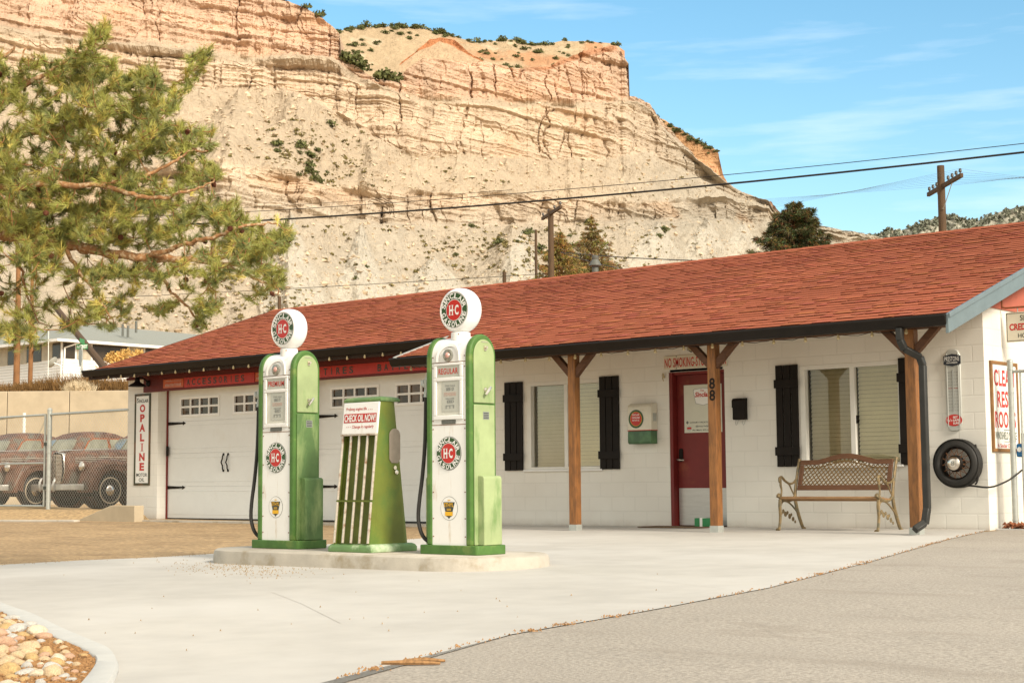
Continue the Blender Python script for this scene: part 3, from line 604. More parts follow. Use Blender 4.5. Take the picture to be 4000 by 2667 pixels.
# ---- garage doors
def garage_door(x0, x1):
    y = YW+.23; W = x1-x0; xc = (x0+x1)/2
    wins = [(xc-1.30, xc-.23), (xc+.23, xc+1.30)]; zw0, zw1 = 1.90, 2.18
    ho = [(a-.0, b+.0, zw0, zw1) for a, b in wins]
    mb = MB(); secs = [(.0, .587), (.589, 1.192), (1.194, 1.777), (1.779, 2.36)]; mb.box((x0, y+.02, .02), (x1, y+.045, 1.79))
    for i, (a, b) in enumerate(secs):
        if i < 3: mb.box((x0, y, a+(.012 if i == 0 else 0)), (x1, y+.05, b)); 
        else: wall_xz(mb, x0, x1, a, b, ho, y, .05)
        if i < 3:                                           # pressed lines of a sectional panel
            for zz_ in (a+.085, b-.085): mb.box((x0+.04, y-.004, zz_-.004), (x1-.04, y-.0005, zz_+.004))
    dr = mb.build('garage_door', M['door_white'], st, bevel=.003)
    for a, b in wins:
        mb = MB(); fr = .045
        for (xa, xb, za, zb) in ((a-fr, b+fr, zw1, zw1+fr), (a-fr, b+fr, zw0-fr, zw0), (a-fr, a, zw0, zw1), (b, b+fr, zw0, zw1)): mb.box((xa, y-.014, za), (xb, y+.0, zb))
        for q in range(1, 4): xx = a+(b-a)*q/4; mb.box((xx-.018, y-.01, zw0), (xx+.018, y+.02, zw1))
        zc = (zw0+zw1)/2; mb.box((a, y-.008, zc-.018), (b, y+.018, zc+.018))
        f = mb.build('window_frame', M['white'], dr, bevel=.003)
        mb = MB(); mb.box((a, y+.022, zw0), (b, y+.028, zw1)); mb.build('window_pane', M['gpane'], dr)
    for zh in (1.745, .57):
        for s, xx in ((1, x0+.02), (-1, x1-.02)):
            mb = MB(); P = [(xx, y-.012, zh-.03), (xx+s*.44, y-.012, zh-.014), (xx+s*.44, y-.012, zh-.035), (xx+s*.47, y-.012, zh-.02), (xx+s*.52, y-.012, zh), (xx+s*.47, y-.012, zh+.02), (xx+s*.44, y-.012, zh+.035), (xx+s*.44, y-.012, zh+.014), (xx, y-.012, zh+.03)]
            mb.prism(P, (0, .01, 0)); mb.build('strap_hinge', M['black'], dr)
    for s in (-1, 1):
        xx = xc+s*.065; mb = MB(); mb.tube([(xx, y-.01, .87), (xx, y-.03, .90), (xx+.02*1, y-.045, .95), (xx-.012, y-.05, 1.01), (xx+.012, y-.045, 1.07), (xx, y-.03, 1.12), (xx, y-.01, 1.15)], [.012, .011, .012, .013, .012, .011, .012], 8)
        for zz_ in (.865, 1.155): mb.lathe((xx, y-.008, zz_), (0, -1, 0), [(0, .024), (.008, .02)], 10)
        mb.build('door_handle', M['black'], dr)
    for xa in (x0-.012, x1-.022): mb = MB(); mb.box((xa, y-.035, -.02), (xa+.034, y-.006, GT)); mb.build('door_trim', M['doorred'], dr)
    mb = MB(); mb.box((x0+.03, y-.006, -.03), (x1-.03, y+.052, .012)); mb.build('bottom_seal', M['rubber'], dr)
    return dr
garage_door(*G1); garage_door(*G2)
mb = MB(); mb.box((-23.83, YW+.18, 1.15), (-23.77, YW+.192, 1.33)); mb.build('latch', M['black'], st)
# ---- porch windows
def window(w):
    x0, x1, z0, z1 = w; y = YW+.03; mb = MB(); t = .055
    for a, b, c, d in ((x0, x1, z1-t, z1), (x0, x1, z0, z0+.035), (x0, x0+.075, z0+.035, z1-t), (x1-.04, x1, z0+.035, z1-t)): mb.box((a, y-.035, c), (b, y+.06, d))
    fr = mb.build('window', M['alum'], st, bevel=.004)
    xm = x0+.725*(x1-x0)/1.38
    mb = MB(); mb.box((xm-.035, y-.02, z0+.035), (xm+.03, y+.05, z1-t)); mb.build('mullion', M['alum'], fr, bevel=.003)
    mb = MB(); mb.box((x0+.075, y+.04, z0+.03), (xm, y+.046, z1-t)); mb.build('glass_pane', M['glassL'], fr)
    mb = MB(); mb.box((xm, y+.025, z0+.03), (x1-.04, y+.031, z1-t)); mb.build('glass_pane', M['glassL'], fr)
    # venetian blind slats behind the panes
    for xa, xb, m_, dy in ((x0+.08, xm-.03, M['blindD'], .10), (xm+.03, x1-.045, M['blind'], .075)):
        mb = MB(); z = z0+.04; k = 0
        while z < z1-t:
            hh = .052; mb.add([(xa, y+dy, z), (xb, y+dy, z), (xb, y+dy+.022, z+hh), (xa, y+dy+.022, z+hh), (xa, y+dy+.034, z+hh-.006), (xb, y+dy+.034, z+hh-.006)], [(0, 1, 2, 3), (3, 2, 5, 4)]); z += hh+.001
        mb.build('blind', m_, fr, smooth=False)
    mb = MB(); mb.box((x0-.06, YW-.035, z0-.03), (x1+.02, YW+.0, z0-.002)); mb.build('sill', M['white'], fr, bevel=.004)
    mb = MB(); mb.box((xm+.035, y+.0, z0+.52), (xm+.05, y+.022, z0+.62)); mb.build('latch', M['black'], fr)
def glass_like(name, col, tr):
    m = bpy.data.materials.new(name); m.use_nodes = True; nt = m.node_tree; b = nt.nodes['Principled BSDF']
    gl_ = nt.nodes.new('ShaderNodeBsdfGlossy'); gl_.inputs['Roughness'].default_value = .03; tp = nt.nodes.new('ShaderNodeBsdfTransparent'); tp.inputs['Color'].default_value = (*col, 1)
    fr = nt.nodes.new('ShaderNodeFresnel'); fr.inputs['IOR'].default_value = 1.5; mx = nt.nodes.new('ShaderNodeMixShader'); nt.links.new(fr.outputs[0], mx.inputs[0]); nt.links.new(tp.outputs[0], mx.inputs[1]); nt.links.new(gl_.outputs[0], mx.inputs[2]); nt.links.new(mx.outputs[0], nt.nodes['Material Output'].inputs['Surface']); nt.nodes.remove(b); return m
M['glassL'] = glass_like('clear_window_glass', (.95, .93, .86), .8)
window(W1); window(W2)
def shutter(x0, x1, z0=.79, z1=2.10):
    y = YW-.045; mb = MB(); n = 3; gp_ = .012; bw = ((x1-x0-.03)-(n-1)*gp_)/n
    for k in range(n): a = x0+.015+k*(bw+gp_); mb.box((a, y+.012, z0), (a+bw, y+.034, z1))
    for z in (z0+.20, z1-.24): mb.box((x0, y-.010, z-.055), (x1, y+.0115, z+.055))
    return mb.build('shutter', M['black'], st, bevel=.004)
shutter(-15.345, -14.965); shutter(-13.56, -13.19); shutter(-10.67, -10.315); shutter(-8.93, -8.57)
# ---- entrance door
x0, x1 = DR[0], DR[1]; y = YW+.11
mb = MB(); mb.box((x0+.055, y, .012), (x1-.02, y+.045, 2.06)); dr = mb.build('entrance_door', M['doorred'], st, bevel=.004)
mb = MB(); mb.box((x0+.002, YW+.004, -.01), (x0+.053, y+.06, 2.098)); mb.box((x1-.018, YW+.05, -.01), (x1-.002, y+.06, 2.098)); mb.box((x0+.054, YW+.03, 2.062), (x1-.019, y+.06, 2.098)); mb.build('door_frame', M['doorred'], dr)
mb = MB(); mb.box((x0+.07, y-.008, .02), (x1-.03, y-.0005, .52)); mb.build('kick_plate', M['steel'], dr)
mb = MB(); hx = x0+.115
mb.prism([(hx+.03*math.cos(R_(a)), y-.02, (1.03 if a < 180 else .91)+.03*math.sin(R_(a))) for a in range(0, 360, 20)], (0, .018, 0)); mb.build('lock_plate', M['black'], dr)
mb = MB(); mb.tube([(hx-.05, y-.05, .905), (hx, y-.055, .905), (hx+.08, y-.05, .90)], .012, 8); mb.lathe((hx, y-.02, .905), (0, -1, 0), [(0, .016), (.03, .014)], 12); mb.build('lever_handle', M['chrome'], dr)
mb = MB(); mb.box((x0+.02, YW+.0, 2.102), (x1-.02, YW+.02, 2.135)); mb.build('door_head', M['white'], dr)
# ================================================================ fuel pumps
XD, YD, ZD = np.array((1., 0, 0)), np.array((0, 1., 0)), np.array((0, 0, 1.))
def emblem(parent, c, r, ri, out=True, dep=.002, flip=False):
    """round red-green enamel emblem with lettering round the ring, facing -Y"""
    c = np.array(c, float); o = np.array((0, -dep, 0))
    mb = MB()
    if out: mb.mi = 3; disc(mb, c, XD, ZD, r*1.03, off=o*1)
    mb.mi = 2; disc(mb, c, XD, ZD, r*1.0, off=o*2); mb.mi = 0; disc(mb, c, XD, ZD, r*.975, off=o*3)
    mb.mi = 2; disc(mb, c, XD, ZD, ri*1.07, off=o*4); mb.mi = 1; disc(mb, c, XD, ZD, ri, off=o*5)
    e = mb.build('emblem', [M['dkgreen'], M['red'], M['enamelsign'], M['ink']], parent, smooth=False)
    mb = MB(); rm = (r+ri*1.07)/2; h = (r-ri)*.74
    arc_text(mb, 'SINCLAIR', c+o*6, rm, h, -84, 84, XD, ZD, .03); arc_text(mb, 'GASOLINE', c+o*6, rm, h, 264, 96, XD, ZD, .03, inward=True)
    hh = ri*.98; ww = ri*.50
    # condensed serif H and C
    for xo, q in ((-.62, 'H'), (.12, 'C')): mb.text(q, c+o*6+XD*(ri*xo)-ZD*(hh/2), XD, ZD, ww, hh, .035)
    for xx in (-.62, -.62+.5-.16):
        for zz_ in (-.49, .45): mb.poly([c+o*6.2+XD*(ri*(xx-.05))+ZD*(hh*zz_), c+o*6.2+XD*(ri*(xx+.21))+ZD*(hh*zz_), c+o*6.2+XD*(ri*(xx+.21))+ZD*(hh*(zz_+.05)), c+o*6.2+XD*(ri*(xx-.05))+ZD*(hh*(zz_+.05))])
    disc(mb, c, XD, ZD, ri*.06, 12, off=o*6+XD*(ri*.0))
    mb.build('emblem_lettering', M['enamelsign'], e, smooth=False); return e
def arch(y0, y1, zs, za, n=20, z0=.075):
    yc, a, b = (y0+y1)/2, (y1-y0)/2, za-zs
    return [(y0, z0)]+[(yc-a*math.cos(math.pi*k/n), zs+b*math.sin(math.pi*k/n)) for k in range(n+1)]+[(y1, z0)]
def pump(loc, grade, label, mats):
    up, lo, rim, box_ = mats
    t = thing('fuel_pump', loc, label, 'fuel pump', 'vintage fuel pumps on the island'); L0 = np.array(loc, float)
    def P(x, y, z): return (L0[0]+x, L0[1]+y, L0[2]+z)
    def bx(mb, a, b): mb.box(P(*a), P(*b)); return mb
    # base with slightly cut corners
    mb = MB(); w, d, c = .335, .185, .018
    mb.prism([P(-w+c, -d, 0), P(w-c, -d, 0), P(w, -d+c, 0), P(w, d-c, 0), P(w-c, d, 0), P(-w+c, d, 0), P(-w, d-c, 0), P(-w, -d+c, 0)], (0, 0, .078)); mb.build('base', rim, t, bevel=.008)
    # white shell
    mb = MB(); mb.prism([P(-.195, y, z) for y, z in arch(-.163, .143, 1.66, 1.83)], (.39, 0, 0)); yf = -.163; mb.mi = 1
    for z in (1.085, 1.612): bx(mb, (-.194, yf-.0015, z-.003), (.194, yf+.004, z+.003))
    for z in (.15, .30, .52, .78, 1.05, 1.12, 1.57, 1.66):
        for s in (-1, 1): mb.lathe(P(s*.182, yf+.003, z), (0, -1, 0), [(0, .0065), (.0075, .005)], 8)
    sh = mb.build('shell', [M['enamel'], M['rimrust']], t, ang=40)
    # green side caps
    for s in (-1, 1):
        mb = MB(); x = .195*s; mb.prism([P(x, y, z) for y, z in arch(-.175, .153, 1.66, 1.845)], (.058*s, 0, 0)); cp = mb.build('side_cap', rim, t, ang=40, bevel=.014)
        for nm, z0, z1, m_ in (('side_panel', 1.262, None, up), ('side_panel', .08, 1.248, lo)):
            mb = MB(); x = .2535*s
            if z1 is None: pr = arch(-.138, .118, 1.655, 1.80, z0=z0)
            else: pr = [(-.138, z0), (-.138, z1), (.118, z1), (.118, z0)]
            mb.prism([P(x, y, z) for y, z in pr], (.014*s, 0, 0)); mb.build(nm, m_, cp, ang=40, bevel=.006)
        # lower bustle box with rounded outer top
        mb = MB(); pr = [(.253, .08), (.253, .655)]+[(.305+.03*math.sin(R_(a)), .625+.03*math.cos(R_(a))) for a in range(0, 91, 15)]+[(.335, .08)]
        mb.prism([P(s*x, -.098, z) for x, z in pr], (0, .225, 0)); mb.build('side_box', box_, cp, ang=40, bevel=.006)
        if s == 1:
            mb = MB(); bx(mb, (.268, -.015, 1.705), (.276, .012, 1.745)); mb.lathe(P(.276, -.001, 1.73), (1, 0, 0), [(0, .011), (.018, .012)], 10); bx(mb, (.268, -.05, 1.775), (.271, .03, 1.780)); mb.build('lock', M['rustchrome'], cp)
            mb = MB(); mb.lathe(P(.268, 0, 1.375), (1, 0, 0), [(0, .022), (.012, .02), (.022, .012), (.04, .012)], 12); mb.tube([P(.30, .03, 1.395), P(.31, 0, 1.375), P(.30, -.03, 1.33)], [.012, .015, .012], 8); mb.build('crank_handle', M['chrome'], cp)
            mb = MB(); mb.mi = 0; bx(mb, (.267, -.03, 1.125), (.2695, .045, 1.19)); mb.mi = 1
            for k in range(4): bx(mb, (.2695, -.024, 1.132+k*.0145), (.2703, .039, 1.14+k*.0145))
            mb.build('data_plate', [M['greyink'], M['ink']], cp)
    yf = -.163
    # dial bezel
    mb = MB(); fr = .034; ro = yf-.014
    for a, b, c, d in ((-.168, .168, 1.585, 1.607), (-.168, .168, 1.455, 1.485), (-.168, .168, 1.128, 1.165), (-.168, -.132, 1.165, 1.455), (.132, .168, 1.165, 1.455), (-.168, -.132, 1.485, 1.585), (.132, .168, 1.485, 1.585)): bx(mb, (a, ro, c), (b, yf-.0005, d))
    mb.build('dial_bezel', M['white'], sh, bevel=.006)
    mb = MB(); bx(mb, (-.1315, yf-.006, 1.4855), (.1315, yf-.001, 1.5845)); gpz = mb.build('grade_plate', M['paperG'], sh)
    mb = MB(); mb.text(grade, P(-.112, yf-.0075, 1.512), XD, ZD, .224, .05, .02, 1.1); mb.build('grade_lettering', M['redink'], gpz, smooth=False)
    mb = MB(); bx(mb, (-.1315, yf-.003, 1.1655), (.1315, yf-.001, 1.4545)); dp = mb.build('dial_recess', M['dialbg'], sh)
    mb = MB(); bx(mb, (-.075, yf-.006, 1.195), (.1315, yf-.0032, 1.4545)); df = mb.build('dial_face', M['paperG'], sh)
    mb = MB(); yt = yf-.0075
    mb.text('THIS SALE', P(-.04, yt, 1.405), XD, ZD, .12, .016, .01); mb.text('SEE D', P(-.025, yt, 1.372), XD, ZD, .09, .026, .03); mb.text('GALLONS', P(-.03, yt, 1.298), XD, ZD, .10, .015, .01); mb.text('EED', P(-.015, yt, 1.268), XD, ZD, .08, .024, .03)
    for k in range(3): mb.text('EEB'[k], P(-.03+k*.042, yt, 1.222), XD, ZD, .014, .02, .02)
    bx(mb, (-.03, yt, 1.244), (.07, yt+.0005, 1.249)); mb.build('dial_lettering', M['greyink'], df, smooth=False)
    mb = MB()
    for k in range(3): bx(mb, (-.05, yt, 1.33+k*.011), (.09, yt+.0005, 1.334+k*.011))
    mb.build('dial_red_print', M['pinkink'], df, smooth=False)
    mb = MB(); bx(mb, (-.08, yf-.008, 1.092), (.08, yf-.0005, 1.126)); npz = mb.build('maker_plate', M['flue'], sh, bevel=.003)
    mb = MB(); mb.text('Wayne', P(-.045, yf-.009, 1.10), XD, ZD, .09, .018, .0); mb.build('plate_lettering', M['greyink'], npz, smooth=False)
    # arch panel and lens
    mb = MB(); A = [(.13*math.cos(R_(a)), 1.655+.118*math.sin(R_(a))) for a in range(0, 181, 9)]; B = [(.108*math.cos(R_(a)), 1.65+.098*math.sin(R_(a))) for a in range(0, 181, 9)]
    A = [(.13, 1.618)]+A+[(-.13, 1.618)]; B = [(.108, 1.618)]+B+[(-.108, 1.618)]
    yb = lambda z: yf+max(0, (z-1.665))*.22
    def yarc(z):
        q = min(1, max(0, (z-1.66)/.17)); return -.01-.153*math.sqrt(max(0, 1-q*q))
    V = [P(x, yarc(z)-.016, z) for x, z in A]+[P(x, yarc(z)-.010, z) for x, z in B]+[P(x, yarc(z)-.002, z) for x, z in A]; k = len(A)
    mb.add(V, [(i, i+1, k+i+1, k+i) for i in range(k-1)]+[(2*k+i, 2*k+i+1, i+1, i) for i in range(k-1)]); mb.build('arch_bezel', M['white'], sh, ang=50)
    mb = MB(); mb.lathe(P(0, yf-.004, 1.672), (0, -1, 0), [(0, .054), (.012, .052), (.014, .045)], 24); br_ = mb.build('lens_ring', M['lensring'], sh); mb = MB(); mb.lathe(P(0, yf-.015, 1.672), (0, -1, 0), [(0, .026), (.010, .022), (.016, .013), (.019, .003)], 20); mb.build('lens', M['lens'], br_)
    emblem(sh, P(0, yf, .845), .138, .083)
    # ethyl oval badge
    mb = MB(); c = np.array(P(0, yf-.001, .385)); mb.mi = 2; disc(mb, c, XD, ZD, .098, ry=.100); mb.mi = 3; disc(mb, c, XD, ZD, .094, ry=.096, off=(0, -.0015, 0))
    mb.mi = 0; q = lambda x, z, o=-.003: (c[0]+x, c[1]+o, c[2]+z); mb.poly([q(-.066, .052), q(.066, .052), q(.028, -.07), q(-.028, -.07)]); mb.poly([q(-.03, -.058, -.0031), q(.03, -.058, -.0031), q(0, -.088, -.0031)])
    mb.mi = 1; mb.poly([q(-.044, -.028, -.0045), q(.044, -.028, -.0045), q(.044, -.062, -.0045), q(-.044, -.062, -.0045)]); mb.text('ETHYL', q(-.054, .012, -.0045), XD, ZD, .108, .034, .02)
    for k in range(2): mb.poly([q(-.024, -.002-k*.010, -.0045), q(.024, -.002-k*.010, -.0045), q(.024, -.007-k*.010, -.0045), q(-.024, -.007-k*.010, -.0045)])
    for k in range(4): mb.poly([q(-.014+k*.008, .062, -.0045), q(-.008+k*.008, .062, -.0045), q(-.008+k*.008, .072, -.0045), q(-.014+k*.008, .072, -.0045)])
    mb.build('badge', [M['ink'], M['gold'], M['greyink'], M['enamelsign']], sh, smooth=False)
    # globe
    mb = MB(); mb.lathe(P(0, -.01, 1.805), (0, 0, 1), [(0, .085), (.068, .082), (.07, .075)], 28); mb.build('globe_collar', M['white'], t)
    mb = MB()
    for a in (-60, 30): mb.lathe(P(.083*math.sin(R_(a)), -.01-.083*math.cos(R_(a)), 1.855), (math.sin(R_(a)), -math.cos(R_(a)), 0), [(0, .006), (.004, .005)], 8)
    mb.build('collar_screw', M['rimrust'], t)
    gz = 2.062; mb = MB(); mb.lathe(P(0, -.01, gz), (0, 1, 0), [(-.074, .152), (-.083, .156), (-.083, .163), (-.072, .177), (-.05, .188), (-.02, .193), (.02, .193), (.05, .188), (.072, .177), (.083, .163), (.083, .15)], 48, x0=(0, 0, 1)); mb.lathe(P(0, -.01, gz-.185), (0, 0, -1), [(0, .06), (.02, .06)], 24); gb = mb.build('globe', M['globe'], t)
    mb = MB(); mb.lathe(P(0, -.01, gz+.19), (0, 0, 1), [(0, .02), (.010, .016)], 12)
    emblem(gb, P(0, -.087, gz), .150, .088, out=False, dep=.0015)
    # nozzle and hose on the far side
    mb = MB(); mb.tube([P(-.262, -.09, 1.36), P(-.30, -.11, 1.40), P(-.305, -.11, 1.46), P(-.27, -.11, 1.55), P(-.258, -.10, 1.58)], [.022, .028, .03, .02, .014], 8); mb.tube([P(-.30, -.11, 1.42), P(-.345, -.12, 1.44), P(-.35, -.12, 1.48)], [.018, .02, .012], 8); mb.tube([P(-.30, -.12, 1.40), P(-.305, -.125, 1.33)], .02, 8); mb.build('nozzle', M['galv'], t)
    hp = [(-.305, -.125, 1.33), (-.308, -.125, 1.15), (-.315, -.13, .9), (-.335, -.14, .65), (-.365, -.15, .42), (-.372, -.15, .28), (-.345, -.14, .17), (-.30, -.12, .11), (-.25, -.10, .10)]
    mb = MB(); mb.tube([P(*q_) for q_ in smooth_path(hp, 4)], .017, 10); mb.build('hose', M['rubber'], t)
    return t
def smooth_path(P, k=4):
    P = [np.array(p, float) for p in P]; out = []
    for i in range(len(P)-1):
        p0 = P[max(i-1, 0)]; p1 = P[i]; p2 = P[i+1]; p3 = P[min(i+2, len(P)-1)]
        for q in range(k):
            t = q/k; out.append(.5*((2*p1)+(-p0+p2)*t+(2*p0-5*p1+4*p2-p3)*t*t+(-p0+3*p1-3*p2+p3)*t**3))
    out.append(P[-1]); return out
M['paperG'] = mat('grey_dial_glass', (.47, .48, .43), .25, .08, 6)
M['dialbg'] = mat('dial_recess_cream', (.62, .62, .55), .4, .1, 5, col2=(.35, .25, .12), thr=(.62, .75), s2=12)
M['pinkink'] = mat('faded_pink_print', (.55, .33, .27), .5, .05, 5)
M['globe'] = mat('milk_glass', (.84, .84, .83), .18, .01, 3, spec=.6)
M['lens'] = mat('pink_glass_lens', (.55, .30, .26), .12, .3, 60, spec=.8)
M['lensring'] = mat('speckled_lens_ring', (.30, .30, .26), .3, .6, 90, metal=.4)
pump((-11.267, 9.86, ITOP), 'PREMIUM', 'green and white fuel pump marked PREMIUM, globe on top', (M['greenL'], M['green'], M['greenD'], M['green']))  # lower panel and boxes take the darker green: cast shadow put into colour
pump((-9.015, 9.82, ITOP), 'REGULAR', 'green and white fuel pump marked REGULAR, globe on top', (M['greenL'], M['greenL'], M['greenD'], M['greenL']))
# ================================================================ oil cabinet
oc = thing('oil_cabinet', (-10.07, 9.79, ITOP), 'tapering green oil cabinet with chrome bars between the two fuel pumps', 'oil cabinet')
def ocp(x, y, z): return (-10.07+x, 9.79+y, ITOP+z)
mb = MB(); w, d = .275, .285; pr = [(-w, -d), (w, -d), (w, d), (-w, d)]
V = []; 
for z, o in ((0, 0), (.04, 0), (.06, -.012), (.072, -.035)): V += [ocp(x+o*(1 if x > 0 else -1), y+o*(1 if y > 0 else -1), z) for x, y in pr]
mb.add(V, [(3, 2, 1, 0), (12, 13, 14, 15)]+[(i*4+k, i*4+(k+1) % 4, (i+1)*4+(k+1) % 4, (i+1)*4+k) for i in range(3) for k in range(4)]); mb.build('base', M['mint'], oc, bevel=.008)
HB = 1.33
def yfr(z): return -.262+.14*(z-.07)/(HB-.07)               # sloping front face
def ybk(z): return .262-.165*(z-.07)/(HB-.07)
xw = .2275; ch = .09
def ring(z, inset=0): return [ocp(-xw+inset, yfr(z)+.05, z), ocp(xw-inset, yfr(z)+.05, z), ocp(xw-inset, ybk(z)-ch, z), ocp(xw-.055-inset, ybk(z), z), ocp(-xw+.055+inset, ybk(z), z), ocp(-xw+inset, ybk(z)-ch, z)]
mb = MB(); V = ring(.065)+ring(HB); mb.add(V, [(5, 4, 3, 2, 1, 0), (6, 7, 8, 9, 10, 11)]+[(k, (k+1) % 6, 6+(k+1) % 6, 6+k) for k in range(6)])
for xa, xb in ((-xw, -xw+.024), (xw-.024, xw)):
    mb.hexa([ocp(xa, yfr(.065), .065), ocp(xb, yfr(.065), .065), ocp(xb, yfr(.065)+.06, .065), ocp(xa, yfr(.065)+.06, .065), ocp(xa, yfr(HB), HB), ocp(xb, yfr(HB), HB), ocp(xb, yfr(HB)+.06, HB), ocp(xa, yfr(HB)+.06, HB)])
body = mb.build('body', M['olive'], oc, bevel=.006)
mb = MB(); zt = HB; V = []
for z, o, rz in ((HB-.012, .010, 0), (HB+.008, .012, 0), (HB+.024, -.005, 1), (HB+.034, -.05, 1)):
    V += [ocp(-xw-o, yfr(HB)-o, z), ocp(xw+o, yfr(HB)-o, z), ocp(xw+o, ybk(HB)+o, z), ocp(-xw-o, ybk(HB)+o, z)]
mb.add(V, [(3, 2, 1, 0), (12, 13, 14, 15)]+[(i*4+k, i*4+(k+1) % 4, (i+1)*4+(k+1) % 4, (i+1)*4+k) for i in range(3) for k in range(4)]); mb.build('lid', M['green'], oc, ang=60, bevel=.004)
mb = MB(); zs0, zs1 = 1.035, 1.315
mb.hexa([ocp(-xw+.004, yfr(zs0)-.014, zs0), ocp(xw-.004, yfr(zs0)-.014, zs0), ocp(xw-.004, yfr(zs0)+.05, zs0), ocp(-xw+.004, yfr(zs0)+.05, zs0), ocp(-xw+.004, yfr(zs1)-.014, zs1), ocp(xw-.004, yfr(zs1)-.014, zs1), ocp(xw-.004, yfr(zs1)+.05, zs1), ocp(-xw+.004, yfr(zs1)+.05, zs1)])
spn = mb.build('sign_panel', M['enamel'], oc, bevel=.004)
nrm = np.array((0, -1, .111)); nrm /= np.linalg.norm(nrm); up_ = np.array((0, .111, 1.)); up_ /= np.linalg.norm(up_)
def sp_(x, z, o): return np.array(ocp(x, yfr(z)-.014, z))+nrm*o
mb = MB(); mb.poly([sp_(-.205, 1.135, .002), sp_(.205, 1.135, .002), sp_(.205, 1.215, .002), sp_(-.205, 1.215, .002)]); mb.text('Prolong engine life', sp_(-.185, 1.238, .002), XD, up_, .26, .034, .012, 1.05)
for k in range(3): mb.poly([sp_(.095+k*.022, 1.245, .002), sp_(.103+k*.022, 1.245, .002), sp_(.103+k*.022, 1.251, .002), sp_(.095+k*.022, 1.251, .002)]); mb.poly([sp_(-.165+k*.022, 1.095, .002), sp_(-.157+k*.022, 1.095, .002), sp_(-.157+k*.022, 1.101, .002), sp_(-.165+k*.022, 1.101, .002)])
mb.text('Change it regularly', sp_(-.095, 1.078, .002), XD, up_, .275, .034, .012, 1.05); mb.build('sign_print', M['redink'], spn, smooth=False)
mb = MB(); mb.text('CHECK OIL NOW!', sp_(-.197, 1.143, .004), XD, up_, .394, .064, .03, 1.0); mb.build('sign_lettering', M['enamelsign'], spn, smooth=False)
mb = MB(); mb.bar(sp_(-xw, 1.027, .0), sp_(xw, 1.027, .0), .03, .016); mb.build('sign_trim', M['rustchrome'], oc, bevel=.003)
mb = MB(); mb.add([ocp(-xw+.02, yfr(.07)+.049, .07), ocp(xw-.02, yfr(.07)+.049, .07), ocp(xw-.02, yfr(1.03)+.049, 1.03), ocp(-xw+.02, yfr(1.03)+.049, 1.03)], [(0, 1, 2, 3)])
for z in (.44, .435): pass
mb.build('rack_back', M['oliveD'], oc, smooth=False)
for z in (.445,): mb = MB(); mb.bar(ocp(-xw, yfr(z)-.004, z), ocp(xw, yfr(z)-.004, z), .012, .014); mb.build('cross_bar', M['olive'], oc)
for x in (-.212, -.105, 0, .105, .212):
    for z0, z1 in ((.08, .436), (.455, 1.02)):
        mb = MB(); mb.tube([ocp(x, yfr(z0)-.004, z0), ocp(x, yfr(z1)-.004, z1)], .0125, 10); mb.build('chrome_bar', M['rustchrome'], oc)
# side recess plate and lock
mb = MB(); yc = .045; pts = []
for a in range(0, 181, 15): pts.append((yc+.068*math.cos(R_(a)), 1.02+.06*math.sin(R_(a))))
pts += [(yc-.068, .81), (yc-.04, .775), (yc+.04, .775), (yc+.068, .81)]
mb.prism([ocp(xw+.0005, y, z) for y, z in pts], (.008, 0, 0)); mb.build('hand_plate', M['handplate'], oc, bevel=.003)
mb = MB(); mb.lathe(ocp(xw, yc, .735), (1, 0, 0), [(0, .02), (.012, .018)], 14); mb.lathe(ocp(xw, yc+.01, .695), (1, 0, 0), [(0, .018), (.02, .02), (.03, .012)], 14); mb.build('lock', M['chrome'], oc)
# ================================================================ signs and fittings on the station
def flat_sign(name, x0, x1, z0, z1, y, m, label, th=.012, frame=None, fw=.02, cat='sign', bevel=.003):
    mb = MB(); mb.box((x0, y-th, z0), (x1, y-.001, z1)); s = mb.build(name, m, loc=((x0+x1)/2, y, z0), bevel=bevel); tag(s, label, cat)
    if frame:
        mb = MB()
        for a, b, c, d in ((x0-fw, x1+fw, z1, z1+fw), (x0-fw, x1+fw, z0-fw, z0), (x0-fw, x0, z0, z1), (x1, x1+fw, z0, z1)): mb.box((a, y-th-.008, c), (b, y-.001, d))
        mb.build('frame', frame, s, bevel=.003)
    return s
def serif(mb, q, o, w, h, up=ZD, rt=XD, b=.045):
    o = np.array(o, float); mb.text(q, o, rt, up, w, h, b); s = w*.16; t = h*.045; nf = np.cross(rt, up)*(.0004)
    feet = {'P': [(0, .26, 0)], 'A': [(-.08, .22, 0), (.72, 1.08, 0)], 'L': [(-.04, .38, 0), (-.04, .38, 1)], 'I': [(-.9, 1.9, 0), (-.9, 1.9, 1)], 'N': [(-.1, .3, 0), (.72, 1.1, 1), (-.1, .3, 1)], 'E': [(-.06, .2, 0), (-.06, .2, 1)]}
    for a, c, e in feet.get(q, []):
        zz_ = (h-t) if e else 0
        mb.poly([o+nf+rt*(w*a)+up*zz_, o+nf+rt*(w*c)+up*zz_, o+nf+rt*(w*c)+up*(zz_+t), o+nf+rt*(w*a)+up*(zz_+t)])
